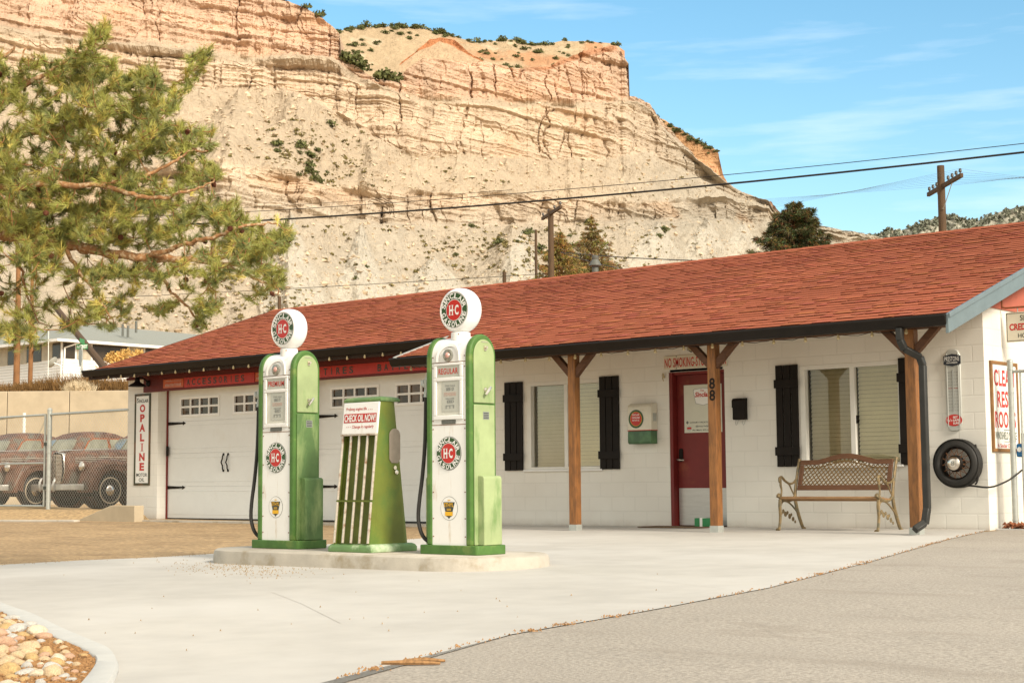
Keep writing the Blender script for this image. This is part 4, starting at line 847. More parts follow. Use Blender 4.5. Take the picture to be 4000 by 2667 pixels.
# vertical motor oil sign on the pier
s = flat_sign('enamel_sign', -24.505, -24.105, .655, 2.275, YW, M['enamelsign'], 'tall narrow white enamel sign with red vertical letters on the left pier', frame=M['frameG'], fw=.042)
mb = MB(); yl = YW-.0145; mb.text('S', (-24.48, yl, 2.15), XD, ZD, .055, .09, .02); mb.text('INCLAIR', (-24.41, yl, 2.15), XD, ZD, .285, .065, .02); mb.text('MOTOR', (-24.47, yl, .775), XD, ZD, .33, .065, .01); mb.text('OIL', (-24.39, yl, .685), XD, ZD, .17, .065, .01); mb.build('small_lettering', M['ink'], s, smooth=False)
mb = MB()
for k, q in enumerate('OPALINE'):
    h = .145; w_ = {'I': .035, 'L': .13, 'P': .14, 'E': .14}.get(q, .165); serif(mb, q, (-24.305-w_/2, yl, 1.972-k*.181), w_, h)
mb.build('lettering', M['redink'], s, smooth=False)
# fascia signs
yf_ = YW-.05
s = flat_sign('orange_plate', -23.62, -23.02, 2.385, 2.545, yf_, M['orange'], 'left orange plate with pale print on the maroon fascia', cat='sign')
mb = MB(); 
for z, h, n_ in ((2.50, .022, 16), (2.415, .055, 12)):
    x = -23.56
    for k in range(n_): wv = .48/n_; mb.box((x+wv*.1, yf_-.0145, z), (x+wv*random.uniform(.5, .9), yf_-.0125, z+h*random.uniform(.6, 1))); x += wv
mb.box((-23.59, yf_-.0142, 2.396), (-23.05, yf_-.0126, 2.402)); mb.build('worn_print', M['pinkink'], s)
s = flat_sign('orange_plate', -21.02, -20.46, 2.385, 2.545, yf_, M['orange'], 'orange plate with pale print to the right of ACCESSORIES on the fascia', cat='sign')
mb = MB(); 
for z, h, n_ in ((2.50, .022, 16), (2.415, .055, 12)):
    x = -20.98
    for k in range(n_): wv = .48/n_; mb.box((x+wv*.1, yf_-.0145, z), (x+wv*random.uniform(.5, .9), yf_-.0125, z+h*random.uniform(.6, 1))); x += wv
mb.build('worn_print', M['pinkink'], s)
def fascia_sign(x0, x1, words, label):
    m = MB(); m.box((x0, yf_-.012, 2.375), (x1, yf_-.001, 2.55))
    for wd, xa, xb in words:
        n_ = len(wd); pitch = (xb-xa)/n_
        for k, q in enumerate(wd):
            lw = pitch*(.60 if q != 'I' else .12); xo = xa+pitch*k+(pitch*.22 if q == 'I' else 0)
            m.mi = 2; m.text(q, (xo, yf_-.0150, 2.407), XD, ZD, lw, .114, .02)
    tag(m.build('fascia_sign', [M['redsign'], M['goldline'], M['ink']], loc=((x0+x1)/2, yf_, 2.375), smooth=False), label, 'sign')
ax = lambda px: aty(px, 1470, yf_)[0]
fascia_sign(-23.0, -21.04, [('ACCESSORIES', ax(732), ax(965))], 'red fascia sign reading ACCESSORIES above the left garage door')
fascia_sign(-20.44, -16.55, [('TIRES', ax(1266), ax(1392)), ('BATTERIES', ax(1477), ax(1477)+(ax(1608)-ax(1477))*9/5)], 'red fascia sign reading TIRES and BATTERIES above the right garage door')
# no smoking sign over the door
s = flat_sign('door_sign', -12.43, -11.40, 2.14, 2.325, YW+.0, M['cream2'], 'cream strip sign with red capitals over the maroon door')
mb = MB(); mb.text('NO SMOKING-STOP MOTOR', (-12.415, YW-.0145, 2.165), XD, ZD, 1.0, .13, .018, 1.06); mb.build('lettering', M['redink'], s, smooth=False)
mb = MB(); 
for x in (-12.22, -11.62):
    for z in (2.152, 2.313): mb.lathe((x, YW-.012, z), (0, -1, 0), [(0, .008), (.004, .006)], 8)
mb.build('screw', M['ink'], s)
# door poster
yp = YW+.108
s = flat_sign('door_poster', -12.185, -11.575, 1.27, 1.92, yp, M['paper'], 'pale poster with a small shield logo on the maroon door', th=.004, cat='poster', bevel=0)
mb = MB(); c = np.array((-11.87, yp-.0055, 1.755)); out = [(-.155, .085), (-.14, .10), (0, .115), (.14, .10), (.155, .085), (.12, -.085), (0, -.115), (-.12, -.085)]
mb.mi = 0; mb.poly([c+XD*x*1.05+ZD*z*1.05 for x, z in out]); mb.mi = 1; mb.poly([c+XD*x+ZD*z-YD*.0012 for x, z in out]); mb.build('shield_logo', [M['greyink'], M['enamelsign']], s, smooth=False)
mb = MB(); mb.text('Sinclair', c+XD*-.135+ZD*-.005-YD*.0025, XD, ZD, .27, .07, .03, 1., .25); mb.text('The', c+XD*-.045+ZD*.07-YD*.0025, XD, ZD, .06, .028, .01, 1., .2); mb.build('logo_lettering', M['redink'], s, smooth=False)
mb = MB(); mb.text('LUXURY VACATION', (-12.09, yp-.0055, 1.398), XD, ZD, .34, .021, .012); mb.text('@stay.helper', (-12.0, yp-.0055, 1.34), XD, ZD, .25, .03, .008); mb.text('Ph: Mark 435-650', (-12.05, yp-.0055, 1.293), XD, ZD, .30, .022, .012)
for k in range(4): a = math.pi/2*k; disc(mb, (-12.135+.012*math.cos(a), yp-.0055, 1.41+.012*math.sin(a)), XD, ZD, .009, 8)
mb.build('lettering', M['ink'], s, smooth=False)
mb = MB(); mb.mi = 0; disc(mb, (-12.105, yp-.0055, 1.325), XD, ZD, .04, 5); mb.mi = 1; mb.poly([(-12.14, yp-.007, 1.318), (-12.07, yp-.007, 1.318), (-12.07, yp-.007, 1.345), (-12.14, yp-.007, 1.345)]); mb.build('small_logo', [M['galv'], M['redink']], s, smooth=False)
# towel dispenser
td = thing('towel_dispenser', (-12.76, YW, 1.13), 'cream and green towel dispenser box with a round emblem on the porch wall', 'dispenser')
x0, x1 = -12.965, -12.56
mb = MB(); d = .15; pr = [(YW-.002, 1.315), (YW-.002, 1.69), (YW-.09, 1.69), (YW-d+.02, 1.665), (YW-d, 1.63), (YW-d, 1.315)]; mb.prism([(x0, y, z) for y, z in pr], (x1-x0, 0, 0)); mb.build('upper_case', M['cream'], td, bevel=.012)
mb = MB(); pr = [(YW-.002, 1.13), (YW-.002, 1.312), (YW-d+.004, 1.312), (YW-d-.004, 1.25), (YW-d-.004, 1.15), (YW-d+.02, 1.13)]; mb.prism([(x0+.004, y, z) for y, z in pr], (x1-x0-.008, 0, 0)); mb.build('tray', M['wrgreen'], td, bevel=.008)
mb = MB(); mb.box((x0-.001, YW-d-.003, 1.312), (x1+.001, YW-.002, 1.320)); mb.build('red_stripe', M['red'], td)
mb = MB(); mb.box((x1-.001, YW-.11, 1.44), (x1+.008, YW-.03, 1.55)); mb.build('side_latch', M['galv'], td, bevel=.004)
c = np.array((x0+.15, YW-d-.001, 1.475)); mb = MB(); mb.mi = 0; disc(mb, c, XD, ZD, .128, off=(0, -.001, 0)); mb.mi = 2; disc(mb, c, XD, ZD, .099, off=(0, -.002, 0)); mb.mi = 1; disc(mb, c, XD, ZD, .094, off=(0, -.003, 0)); em = mb.build('emblem', [M['dkgreen'], M['red'], M['gold']], td, smooth=False)
mb = MB(); mb.text('SINCLAIR', c+XD*-.06+ZD*.045-YD*.0045, XD, ZD, .12, .024, .02); mb.text('OPALINE', c+XD*-.065+ZD*.005-YD*.0045, XD, ZD, .13, .024, .02); mb.text('MOTOR OIL', c+XD*-.06+ZD*-.03-YD*.0045, XD, ZD, .12, .020, .02); mb.build('lettering', M['enamelsign'], em, smooth=False)
# wall mailbox
t = thing('mailbox', (-11.195, YW, 1.41), 'black metal mailbox on the wall to the right of the door', 'mailbox')
mb = MB(); x0, x1 = -11.285, -11.105; pr = [(YW-.002, 1.415), (YW-.002, 1.70), (YW-.07, 1.69), (YW-.09, 1.66), (YW-.09, 1.43), (YW-.08, 1.415)]; mb.prism([(x0, y, z) for y, z in pr], (x1-x0, 0, 0)); mb.build('box', M['black'], t, bevel=.004)
mb = MB(); pr = [(YW-.004, 1.702), (YW-.072, 1.694), (YW-.096, 1.664), (YW-.096, 1.575), (YW-.0905, 1.575), (YW-.0905, 1.66), (YW-.07, 1.6905)]; mb.prism([(x0-.006, y, z) for y, z in pr], (x1-x0+.012, 0, 0)); mb.build('lid', M['black'], t)
mb = MB()
for x in (x0+.035, x1-.035): mb.tube([(x-.018, YW-.03, 1.42), (x-.016, YW-.05, 1.365), (x, YW-.06, 1.345), (x+.016, YW-.05, 1.365), (x+.018, YW-.03, 1.42)], .0035, 6)
mb.build('hook', M['galv'], t)
# thermometer
t = thing('thermometer', (-8.205, YW, 1.19), 'tall silver advertising thermometer with a dark name plate on the right end wall', 'thermometer')
xc = -8.205; mb = MB(); hw = .098; pts = [(xc-hw, 1.26), (xc-hw+.03, 1.20), (xc-.04, 1.185), (xc+.04, 1.185), (xc+hw-.03, 1.20), (xc+hw, 1.26), (xc+hw, 2.09), (xc+hw-.03, 2.15), (xc+.04, 2.165), (xc-.04, 2.165), (xc-hw+.03, 2.15), (xc-hw, 2.09)]
mb.prism([(x, YW-.03, z) for x, z in pts], (0, .028, 0)); bd = mb.build('board', M['thermo'], t, bevel=.01)
mb = MB(); 
for xx in (-.072, .072): mb.tube([(xc+xx, YW-.031, 1.24), (xc+xx, YW-.031, 2.12)], .006, 6)
mb.build('rib', M['thermo'], bd)
mb = MB(); z = 2.035; pts = [(-.108, -.05), (-.108, .05), (0, .075), (.108, .05), (.108, -.05), (0, -.075)]; mb.prism([(xc+a, YW-.04, z+b) for a, b in pts], (0, .009, 0)); np_ = mb.build('name_plate', M['navy'], t)
mb = MB(); mb.text('PRESTONE', (xc-.094, YW-.0415, z-.012), XD, ZD, .188, .055, .0, 1.05); mb.text('ANTI-FREEZE', (xc-.07, YW-.0415, z-.040), XD, ZD, .14, .017, .015); mb.build('plate_lettering', M['enamelsign'], np_, smooth=False)
mb = MB(); mb.tube([(xc, YW-.034, 1.42), (xc, YW-.034, 1.92)], .005, 6)
for k in range(13):
    zz_ = 1.43+k*.038; 
    for s_ in (-1, 1): mb.box((xc+s_*.012, YW-.0315, zz_), (xc+s_*(.034 if k % 2 == 0 else .024), YW-.0302, zz_+.005))
    for s_ in (-1, 1): mb.text('%d' % abs(-40+k*10 if k < 13 else 0), (xc+(.040 if s_ > 0 else -.060), YW-.0312, zz_-.006), XD, ZD, .02, .016)
mb.build('scale', M['greyink'], bd, smooth=False)
mb = MB(); mb.box((xc-.06, YW-.0315, 1.695), (xc+.06, YW-.0302, 1.700)); mb.build('freezing_mark', M['redink'], bd)
mb = MB(); disc(mb, (xc, YW-.034, 1.315), XD, ZD, .105, ry=.07); ov = mb.build('oval_plate', M['red'], t, smooth=False)
mb = MB(); mb.text('SET', (xc-.012, YW-.0355, 1.337), XD, ZD, .062, .026, .02); mb.text('SAFE', (xc-.012, YW-.0355, 1.302), XD, ZD, .085, .026, .02); mb.text('SURE', (xc-.012, YW-.0355, 1.267), XD, ZD, .078, .026, .02); mb.text("You're", (xc-.095, YW-.0355, 1.30), XD, ZD, .075, .034, .0, 1., .3); mb.build('oval_lettering', M['enamelsign'], ov, smooth=False)
# ---- hose reel made from a spoked wheel
t = thing('hose_wheel', (-8.14, YW, .80), 'old wire-spoked wheel with tyre mounted on the wall as an air hose reel', 'wheel')
c = (-8.14, YW-.105, .80); mb = MB()
mb.lathe(c, (0, -1, 0), [(-.075, .20), (-.09, .235), (-.075, .27), (-.03, .285), (.03, .285), (.06, .275), (.08, .25), (.085, .22), (.075, .20), (.05, .188), (0, .185), (-.075, .20)], 40, caps=False); mb.build('tyre', M['rubber'], t)
mb = MB(); 
for k in range(4): mb.lathe((c[0], c[1], c[2]), (0, -1, 0), [(-.05+k*.03, .284), (-.045+k*.03, .292), (-.03+k*.03, .292), (-.025+k*.03, .284)], 40, caps=False)
mb.build('coiled_hose', M['rubber'], t)
mb = MB(); mb.lathe(c, (0, -1, 0), [(.03, .192), (.06, .195), (.07, .188), (.06, .178), (.03, .172), (.03, .192)], 36, caps=False); mb.build('rim', M['black'], t)
mb = MB()
for k in range(28):
    a = 2*math.pi*k/28; b = a+(.38 if k % 2 else -.38); mb.tube([(c[0]+.092*math.cos(a), c[1]-.075, c[2]+.092*math.sin(a)), (c[0]+.18*math.cos(b), c[1]-.045, c[2]+.18*math.sin(b))], .0035, 5)
mb.build('spokes', M['rimrust'], t)
mb = MB(); mb.lathe(c, (0, -1, 0), [(-.06, .07), (.04, .10), (.08, .10), (.10, .085)], 28); mb.build('hub', M['black'], t)
mb = MB(); mb.lathe(c, (0, -1, 0), [(.095, .083), (.125, .08), (.14, .065), (.148, .04), (.15, .003)], 28); hb = mb.build('hub_cap', M['chrome'], t)
mb = MB(); mb.text('8', (c[0]-.018, c[1]-.152, c[2]-.026), XD, ZD, .036, .052, .0); mb.build('hub_mark', M['greyink'], hb, smooth=False)
# air hose to the gauge stand
hw_ = [o for o in C.objects if o.name == 'hose_wheel'][0]
pe = aty(3992, 1835, 17.95)
mb = MB(); pts = [(-8.02, YW-.10, .535), aty(3800, 1897, YW-.13), aty(3868, 1902, YW-.14), aty(3930, 1880, YW+.05), aty(3968, 1855, YW+.18), tuple(pe)]
mb.tube(smooth_path(pts, 5), .011, 8); mb.build('air_hose', M['rubber'], hw_)
mb = MB(); mb.tube(smooth_path([(-7.92, YW-.09, 1.02), (-7.875, YW-.1, .8), (-7.90, YW-.11, .6), (-7.93, YW-.12, .55)], 4), .011, 8); mb.build('hose_end', M['rubber'], hw_)
# rest room sign on the gable
sx = XR+.002
t = thing('gable_sign', (sx, 18.25, .93), 'framed white sign with tall red CLEAN REST ROOMS letters on the end wall', 'sign')
Y0, Y1, z0, z1 = 17.80, 18.57, .935, 2.02
mb = MB(); mb.box((sx, Y0+.03, z0+.03), (sx+.018, Y1-.03, z1-.03)); pn = mb.build('panel', M['enamelsign'], t)
mb = MB()
for a, b, c, d in ((Y0, Y1, z1-.04, z1), (Y0, Y1, z0, z0+.04), (Y0, Y0+.04, z0+.04, z1-.04), (Y1-.04, Y1, z0+.04, z1-.04)): mb.box((sx, a, c), (sx+.03, b, d))
mb.build('frame', M['frameW'], t, bevel=.004)
mb = MB(); mb.text('CLEAN', (sx+.02, 17.88, 1.72), YD, ZD, .59, .20, .025, 1.05); mb.text('REST', (sx+.02, 17.96, 1.465), YD, ZD, .44, .20, .025, 1.05); mb.text('ROOMS', (sx+.02, 17.88, 1.22), YD, ZD, .60, .20, .025, 1.05); mb.text('A Sinclair Dealer', (sx+.02, 17.93, .985), YD, ZD, .50, .05, .01); mb.build('lettering', M['red'], pn, smooth=False)
mb = MB(); mb.text('WINDSHIELD SERVICE', (sx+.02, 17.87, 1.085), YD, ZD, .62, .09, .0); mb.box((sx+.0195, 18.12, 1.195), (sx+.0205, 18.34, 1.202)); mb.box((sx+.0195, 18.12, 1.055), (sx+.0205, 18.34, 1.061)); mb.build('small_lettering', M['dkgreen'], pn, smooth=False)
# hanging sign on a bracket
b0 = atx(3912, 1205, XR+.02); by = b0[1]; bz = b0[2]
t = thing('hanging_sign', (XR, by, bz), 'cream credit cards sign hanging from a pipe bracket on the end wall', 'sign')
mb = MB(); btop = aty(3912, 1140, by); mb.tube([(XR+.025, by, btop[2]), (XR+.025, by, bz+.03), (XR+.04, by, bz+.008), (XR+.07, by, bz), (XR+1.15, by, bz)], .012, 8); mb.build('bracket', M['rustL'], t)
sl_ = aty(3928, 1222, by); sb_ = aty(3930, 1338, by); x0 = sl_[0]; W_ = aty(4134, 1213, by)[0]-x0; zz1 = sl_[2]; zz0 = sb_[2]
mb = MB(); mb.box((x0, by-.008, zz0), (x0+W_, by+.008, zz1)); pn = mb.build('panel', M['cream2'], t, bevel=.01)
mb = MB()
for xx in (x0+.15, x0+W_-.15): mb.tube([(xx, by, zz1-.01), (xx, by, bz)], .006, 6)
mb.build('hanger', M['galv'], t)
mb = MB(); f_ = .006
for a, b, c, d in ((x0+.012, x0+W_-.012, zz1-.018, zz1-.018+f_), (x0+.012, x0+W_-.012, zz0+.012, zz0+.012+f_), (x0+.012, x0+.012+f_, zz0+.012, zz1-.012), (x0+W_-.012-f_, x0+W_-.012, zz0+.012, zz1-.012)): mb.box((a, by-.0095, c), (b, by-.0083, d))
H_ = zz1-zz0; mb.text('SINCLAIR', (x0+W_*.28, by-.0095, zz0+H_*.70), XD, ZD, W_*.45, H_*.19, .01); mb.text('HONORED', (x0+W_*.23, by-.0095, zz0+H_*.13), XD, ZD, W_*.54, H_*.15, .01); mb.build('dark_lettering', M['ink'], pn, smooth=False)
mb = MB(); mb.text('CREDIT CARDS', (x0+W_*.07, by-.0095, zz0+H_*.385), XD, ZD, W_*.86, H_*.23, .035); mb.build('red_lettering', M['red'], pn, smooth=False)
# chain link fence beside the end wall
def chain(mb, o, xd, w, z0, z1, pitch=.055, r=.0014):
    o = np.array(o, float); xd = np.array(xd, float); h = z1-z0
    n = int((w+h)/pitch)
    for k in range(n+1):
        for s in (1, -1):
            a = k*pitch-(h if s == 1 else 0); b = a+h*s if s == 1 else a-h; t0, t1 = 0., 1.
            xa, xb = a, b
            # clip to 0..w
            lo, hi = (0, w)
            d = xb-xa
            ta = (lo-xa)/d; tb = (hi-xa)/d; t0 = max(0, min(ta, tb)); t1 = min(1, max(ta, tb))
            if t1 <= t0: continue
            p = o+xd*(xa+d*t0)+ZD*(z0+h*t0); q = o+xd*(xa+d*t1)+ZD*(z0+h*t1); mb.tube([p, q], r, 3, caps=False)
gpz_ = atx(3955, 1700, -7.60); gy = gpz_[1]
t = thing('chain_link_fence', (-7.6, gy, 0), 'chain link fence with a thick galvanised post beside the end wall of the station', 'fence')
gt = atx(3950, 1413, -7.60)[2]
mb = MB(); mb.tube([(-7.6, gy, -.02), (-7.6, gy, gt)], .034, 14); mb.lathe((-7.6, gy, gt), (0, 0, 1), [(0, .038), (.015, .036), (.03, .015)], 14)
for z in (.12, .62, 1.05, 1.62, gt-.1): mb.lathe((-7.6, gy, z), (0, 0, 1), [(0, .038), (.02, .038)], 14)
mb.build('post', M['galv'], t)
mb = MB(); mb.tube([(-7.6, gy, gt-.12), (-5.6, gy, gt-.12)], .018, 10); mb.tube([(-7.48, gy, .12), (-7.48, gy, gt-.1)], .012, 8); mb.tube([(-5.6, gy, -.02), (-5.6, gy, gt)], .03, 10); mb.build('rail', M['galv'], t)
mb = MB(); chain(mb, (-7.48, gy, 0), XD, 1.88, .08, gt-.12); mb.build('wire_mesh', M['meshwire'], t, smooth=False)
# gauge stand
t = thing('air_gauge', (pe[0], pe[1], 0), 'grey stand pipe carrying a blue air pressure gauge at the right edge', 'air gauge')
mb = MB(); mb.tube([(pe[0]+.02, pe[1]+.02, -.02), (pe[0]+.02, pe[1]+.02, 1.15)], .024, 10); mb.build('stand_pipe', M['galv'], t)
mb = MB(); gz0 = aty(3985, 1785, pe[1])[2]; mb.box((pe[0]-.045, pe[1]-.05, gz0), (pe[0]+.05, pe[1]+.0, gz0+.16)); mb.build('gauge_body', M['blue'], t, bevel=.02)
mb = MB(); mb.lathe((pe[0], pe[1]-.05, gz0+.09), (0, -1, 0), [(0, .03), (.006, .028)], 16); mb.build('dial', M['enamelsign'], t)
# low footing and leaves under the fence
mb = MB(); mb.box((-7.78, gy-.16, -.05), (-5.4, gy+.1, .03)); tag(mb.build('fence_footing', M['kerb'], loc=(-6.6, gy, 0), bevel=.01), 'pale low concrete footing under the chain link fence by the end wall', 'footing')
sp = [(-7.7+random.random()*.5, gy-.12+random.random()*.16, .03+random.random()*.05) for k in range(160)]
scatter_sticks('fallen_leaves', sp, M['rustL'], (.03, .06), (.015, .035))
# ---- bench
t = thing('garden_bench', (-9.5, 17.05, 0), 'garden bench with cast iron ends and lattice back under the right window', 'bench')
yb0, yb1 = 17.22, 17.36                                   # backrest leans from yb0 (low) to yb1 (top)
def by_(z): return yb0+(z-.45)/(.93-.45)*(yb1-yb0)
bx0, bx1 = -10.13, -8.86; xc = (bx0+bx1)/2
ztop = lambda x: .865+.075*max(0, math.cos((x-xc)/(.40)*math.pi/2))**1.3 if abs(x-xc) < .40 else .865
mb = MB(); n = 36
def strip(mb, f0, f1, x0, x1, th=.028, n=36):
    V = []
    for k in range(n+1):
        x = x0+(x1-x0)*k/n; a, b = f0(x), f1(x)
        V += [(x, by_(a)-th/2, a), (x, by_(b)-th/2, b), (x, by_(b)+th/2, b), (x, by_(a)+th/2, a)]
    mb.add(V, [(i*4+j, i*4+(j+1) % 4, (i+1)*4+(j+1) % 4, (i+1)*4+j) for i in range(n) for j in range(4)]+[(0, 1, 2, 3), (n*4+3, n*4+2, n*4+1, n*4)])
strip(mb, lambda x: ztop(x)-.062, ztop, bx0, bx1); strip(mb, lambda x: .49, lambda x: .555, bx0, bx1, n=2); strip(mb, lambda x: .556, lambda x: .802, bx0, bx0+.055, n=2); strip(mb, lambda x: .556, lambda x: .802, bx1-.055, bx1, n=2); mb.build('back_frame', M['bench_wood'], t, bevel=.004)
mb = MB(); ins = []
lx0, lx1 = bx0+.055, bx1-.055
def clipseg(p, q, k=14):
    run = []
    for i in range(k+1):
        f = i/k; x = p[0]+(q[0]-p[0])*f; z = p[1]+(q[1]-p[1])*f
        if lx0 <= x <= lx1 and .555 <= z <= ztop(x)-.06: run.append((x, by_(z), z))
    if len(run) > 1: mb.tube(run, .0075, 5)
for k in range(-9, 24):
    xb = lx0+k*.0605; fan = (xb-xc)*.12
    clipseg((xb, .555), (xb+.36-fan*.6, .93), 26); clipseg((xb+.36, .555), (xb-.0-fan*.6, .93), 26)
run = [(x, by_(ztop(x)-.10), ztop(x)-.10) for x in np.linspace(lx0, lx1, 24)]; mb.tube(run, .008, 5)
mb.build('lattice', M['lattice'], t)
for z, y0, y1, zz_ in ((.41, 16.865, 16.93, .405), (.40, 16.945, 17.01, .395), (.395, 17.025, 17.09, .385), (.39, 17.105, 17.17, .38)):
    mb = MB(); mb.box((bx0-.05, y0, zz_-.022), (bx1+.04, y1, zz_+.012)); mb.build('seat_slat', M['seatwood'], t, bevel=.008)
for s, x in ((-1, bx0-.035), (1, bx1+.03)):
    e = None
    def cast(nm, pts, r, par, k=5):
        mb = MB(); P_ = smooth_path([(x, y, z) for y, z in pts], k); rs = r if not hasattr(r, '__len__') else list(np.interp(np.linspace(0, 1, len(P_)), np.linspace(0, 1, len(r)), r)); mb.tube(P_, rs, 7); return mb.build(nm, M['iron'], par)
    cast('front_leg', [(16.80, .005), (16.84, .03), (16.87, .16), (16.865, .30), (16.875, .38)], [.03, .018, .018, .022, .022], t)
    cast('rear_leg', [(17.44, .005), (17.40, .03), (17.32, .16), (17.25, .32), (17.235, .46), (17.30, .70), (17.365, .88)], [.028, .02, .022, .022, .02, .018, .02], t)
    cast('seat_rail', [(16.82, .41), (16.845, .435), (16.88, .40), (17.0, .37), (17.12, .365), (17.22, .42), (17.26, .52)], [.022, .026, .022, .02, .018, .016, .014], t)
    cast('armrest', [(16.90, .585), (16.865, .60), (16.87, .64), (16.92, .655), (17.0, .61), (17.1, .575), (17.2, .585), (17.27, .63)], [.012, .014, .018, .018, .016, .015, .014, .014], t)
    cast('arm_support', [(16.90, .63), (16.89, .56), (16.91, .50), (16.90, .43), (16.89, .41)], [.010, .016, .012, .012, .014], t)
    cast('arm_brace', [(17.03, .60), (17.10, .56), (17.15, .50), (17.20, .44)], [.008, .011, .010, .008], t)
    cast('leg_brace', [(16.865, .24), (16.91, .34), (17.0, .36), (17.1, .33), (17.22, .26), (17.29, .20)], [.009, .011, .012, .011, .011, .009], t)
    mb = MB()
    for (y, z, r) in ((16.94, .235, .028), (16.99, .20, .034), (17.04, .215, .024), (17.09, .17, .034), (17.13, .19, .02), (17.17, .135, .03), (16.90, .21, .018), (17.22, .10, .02)): mb.lathe((x-.006, y, z), (1, 0, 0), [(0, r*.6), (.004, r), (.010, r), (.014, r*.5)], 7)
    mb.build('leaf_casting', M['iron'], t)
# ---- lights
t = thing('barn_lamp', (-24.08, YW-.03, 2.55), 'black gooseneck barn lamp above the vertical sign on the left pier', 'lamp')
mb = MB(); mb.tube(smooth_path([(-24.08, YW-.05, 2.50), (-24.08, YW-.14, 2.57), (-24.08, YW-.25, 2.60), (-24.08, YW-.30, 2.55)], 4), .014, 8); mb.lathe((-24.08, YW-.05, 2.50), (0, -1, 0), [(0, .06), (.02, .055)], 16); mb.build('arm', M['black'], t)
mb = MB(); mb.lathe((-24.08, YW-.30, 2.60), (0, 0, -1), [(0, .03), (.03, .045), (.08, .05), (.10, .07), (.13, .13), (.165, .165), (.17, .165), (.165, .15)], 24); mb.build('lamp_shade', M['black'], t)
t = thing('cage_lamp', (-11.90, YW-.08, 2.37), 'small caged jelly jar lamp under the porch ceiling above the door', 'lamp')
mb = MB(); mb.lathe((-11.90, YW-.12, 2.46), (0, 0, -1), [(0, .06), (.03, .055)], 16); mb.build('base', M['galv'], t)
mb = MB(); mb.lathe((-11.90, YW-.12, 2.43), (0, 0, -1), [(0, .045), (.04, .048), (.065, .03), (.07, .005)], 16); mb.build('lamp_glass', M['bulb'], t)
mb = MB()
for k in range(8): a = k*math.pi/4; mb.tube([(-11.90+.055*math.cos(a), YW-.12+.055*math.sin(a), 2.435), (-11.90+.058*math.cos(a), YW-.12+.058*math.sin(a), 2.38), (-11.90, YW-.12, 2.345)], .003, 4)
mb.build('cage', M['ink'], t)
def lights(name, label, xs, y, z, first=None):
    t = thing(name, (xs[0], y, z), label, 'string lights')
    mb = MB(); P_ = []
    for i in range(len(xs)-1):
        for k in range(5): f = k/5; P_.append((xs[i]+(xs[i+1]-xs[i])*f, y, z+.028-.03*math.sin(math.pi*f)*random.uniform(.3, 1)))
    P_.append((xs[-1], y, z+.028)); mb.tube(P_, .004, 5); mb.build('cord', M['wire'], t)
    mb = MB(); x = xs[0]; mb.lathe((x, y, z+.03), (0, 0, -1), [(0, .012), (.018, .014), (.019, .014), (.03, .017), (.04, .021), (.05, .017), (.057, .008), (.059, .002)], 12); b = mb.build('bulb', M['bulb'], t)
    for x in xs[1:]:
        c = b.copy(); C.objects.link(c); c.parent = t; c.location = (x-xs[0], random.uniform(-.01, .01), random.uniform(-.008, .004))
lights('string_lights', 'clear bulbs strung along the gutter above the garage doors', [-24.5+.40*k for k in range(22)], 17.03, 2.60)
lights('string_lights', 'clear bulbs strung along the porch gutter', [-15.75+.43*k for k in range(19)], 16.08, 2.255)
# ---- small things at the door
t = tag((lambda mb: (mb.box((-12.55, YW-.52, .0), (-11.55, YW-.06, .014)), mb.build('door_mat', M['matfloor'], loc=(-12.05, YW-.3, 0), bevel=.004))[1])(MB()), 'thin brown door mat lying in front of the maroon door', 'door mat')
t = thing('parcel', (-11.70, YW-.2, .014), 'small green parcel with a white band standing at the foot of the door', 'parcel')
mb = MB(); mb.box((-11.83, YW-.22, .016), (-11.56, YW-.12, .125)); mb.build('box', M['pkggreen'], t, bevel=.004)
mb = MB(); mb.box((-11.745, YW-.224, .014), (-11.705, YW-.116, .129)); mb.build('band', M['enamelsign'], t, bevel=.002)
# fairy-light tangle at the door corner
mb = MB(); c = np.array((-12.44, YW-.03, 2.05)); P_ = [c+np.array((random.gauss(0, .025), random.uniform(-.02, .015), random.gauss(0, .03))) for k in range(16)]; mb.tube(smooth_path(P_, 3), .0035, 4)
tag(mb.build('wire_tangle', M['goldline'], loc=c), 'pale tangle of wire at the top left corner of the maroon door', 'wire')
# ================================================================ yard on the left: fence, cars, wall, house
f1 = atz(500, 1600, 2.0); f0 = atz(0, 1631, 2.0)
fd = (f0-f1); fL = np.linalg.norm(fd[:2]); fd = np.array((fd[0], fd[1], 0))/fL       # from pier to the left
fo = np.array((f1[0], f1[1], 0)); ZG = .165
sp_ = atz(210, 1620, 2.0); sdist = np.dot((sp_-fo)[:2], fd[:2])
t = thing('chain_link_fence', tuple(fo), 'chain link fence panel between the gate post and the white garage pier', 'fence')
fp = fo+fd*(sdist-.06)
mb = MB(); mb.tube([fp+ZD*ZG, fp+ZD*2.08], .045, 12); mb.lathe(fp+ZD*2.08, (0, 0, 1), [(0, .05), (.02, .05), (.05, .02)], 12)
for z in (.3, .8, 1.25, 1.7): mb.lathe(fp+ZD*z, (0, 0, 1), [(0, .052), (.03, .052)], 12)
mb.build('post', M['galv'], t)
mb = MB(); mb.tube([fo, fp]+[], .01, 4); mb = MB(); mb.tube([fo+ZD*2.0, fp+ZD*2.0], .024, 10); mb.build('rail', M['galv'], t)
mb = MB(); chain(mb, fo, fd, sdist-.06, ZG+.03, 2.04, .085, .0023); mb.build('wire_mesh', M['meshwire'], t, smooth=False)
t = thing('chain_link_gate', tuple(fo+fd*(sdist+.1)), 'chain link gate with middle and bottom rails in front of the rusty cars', 'gate')
gs = fo+fd*(sdist+.09); W_ = 4.2
mb = MB()
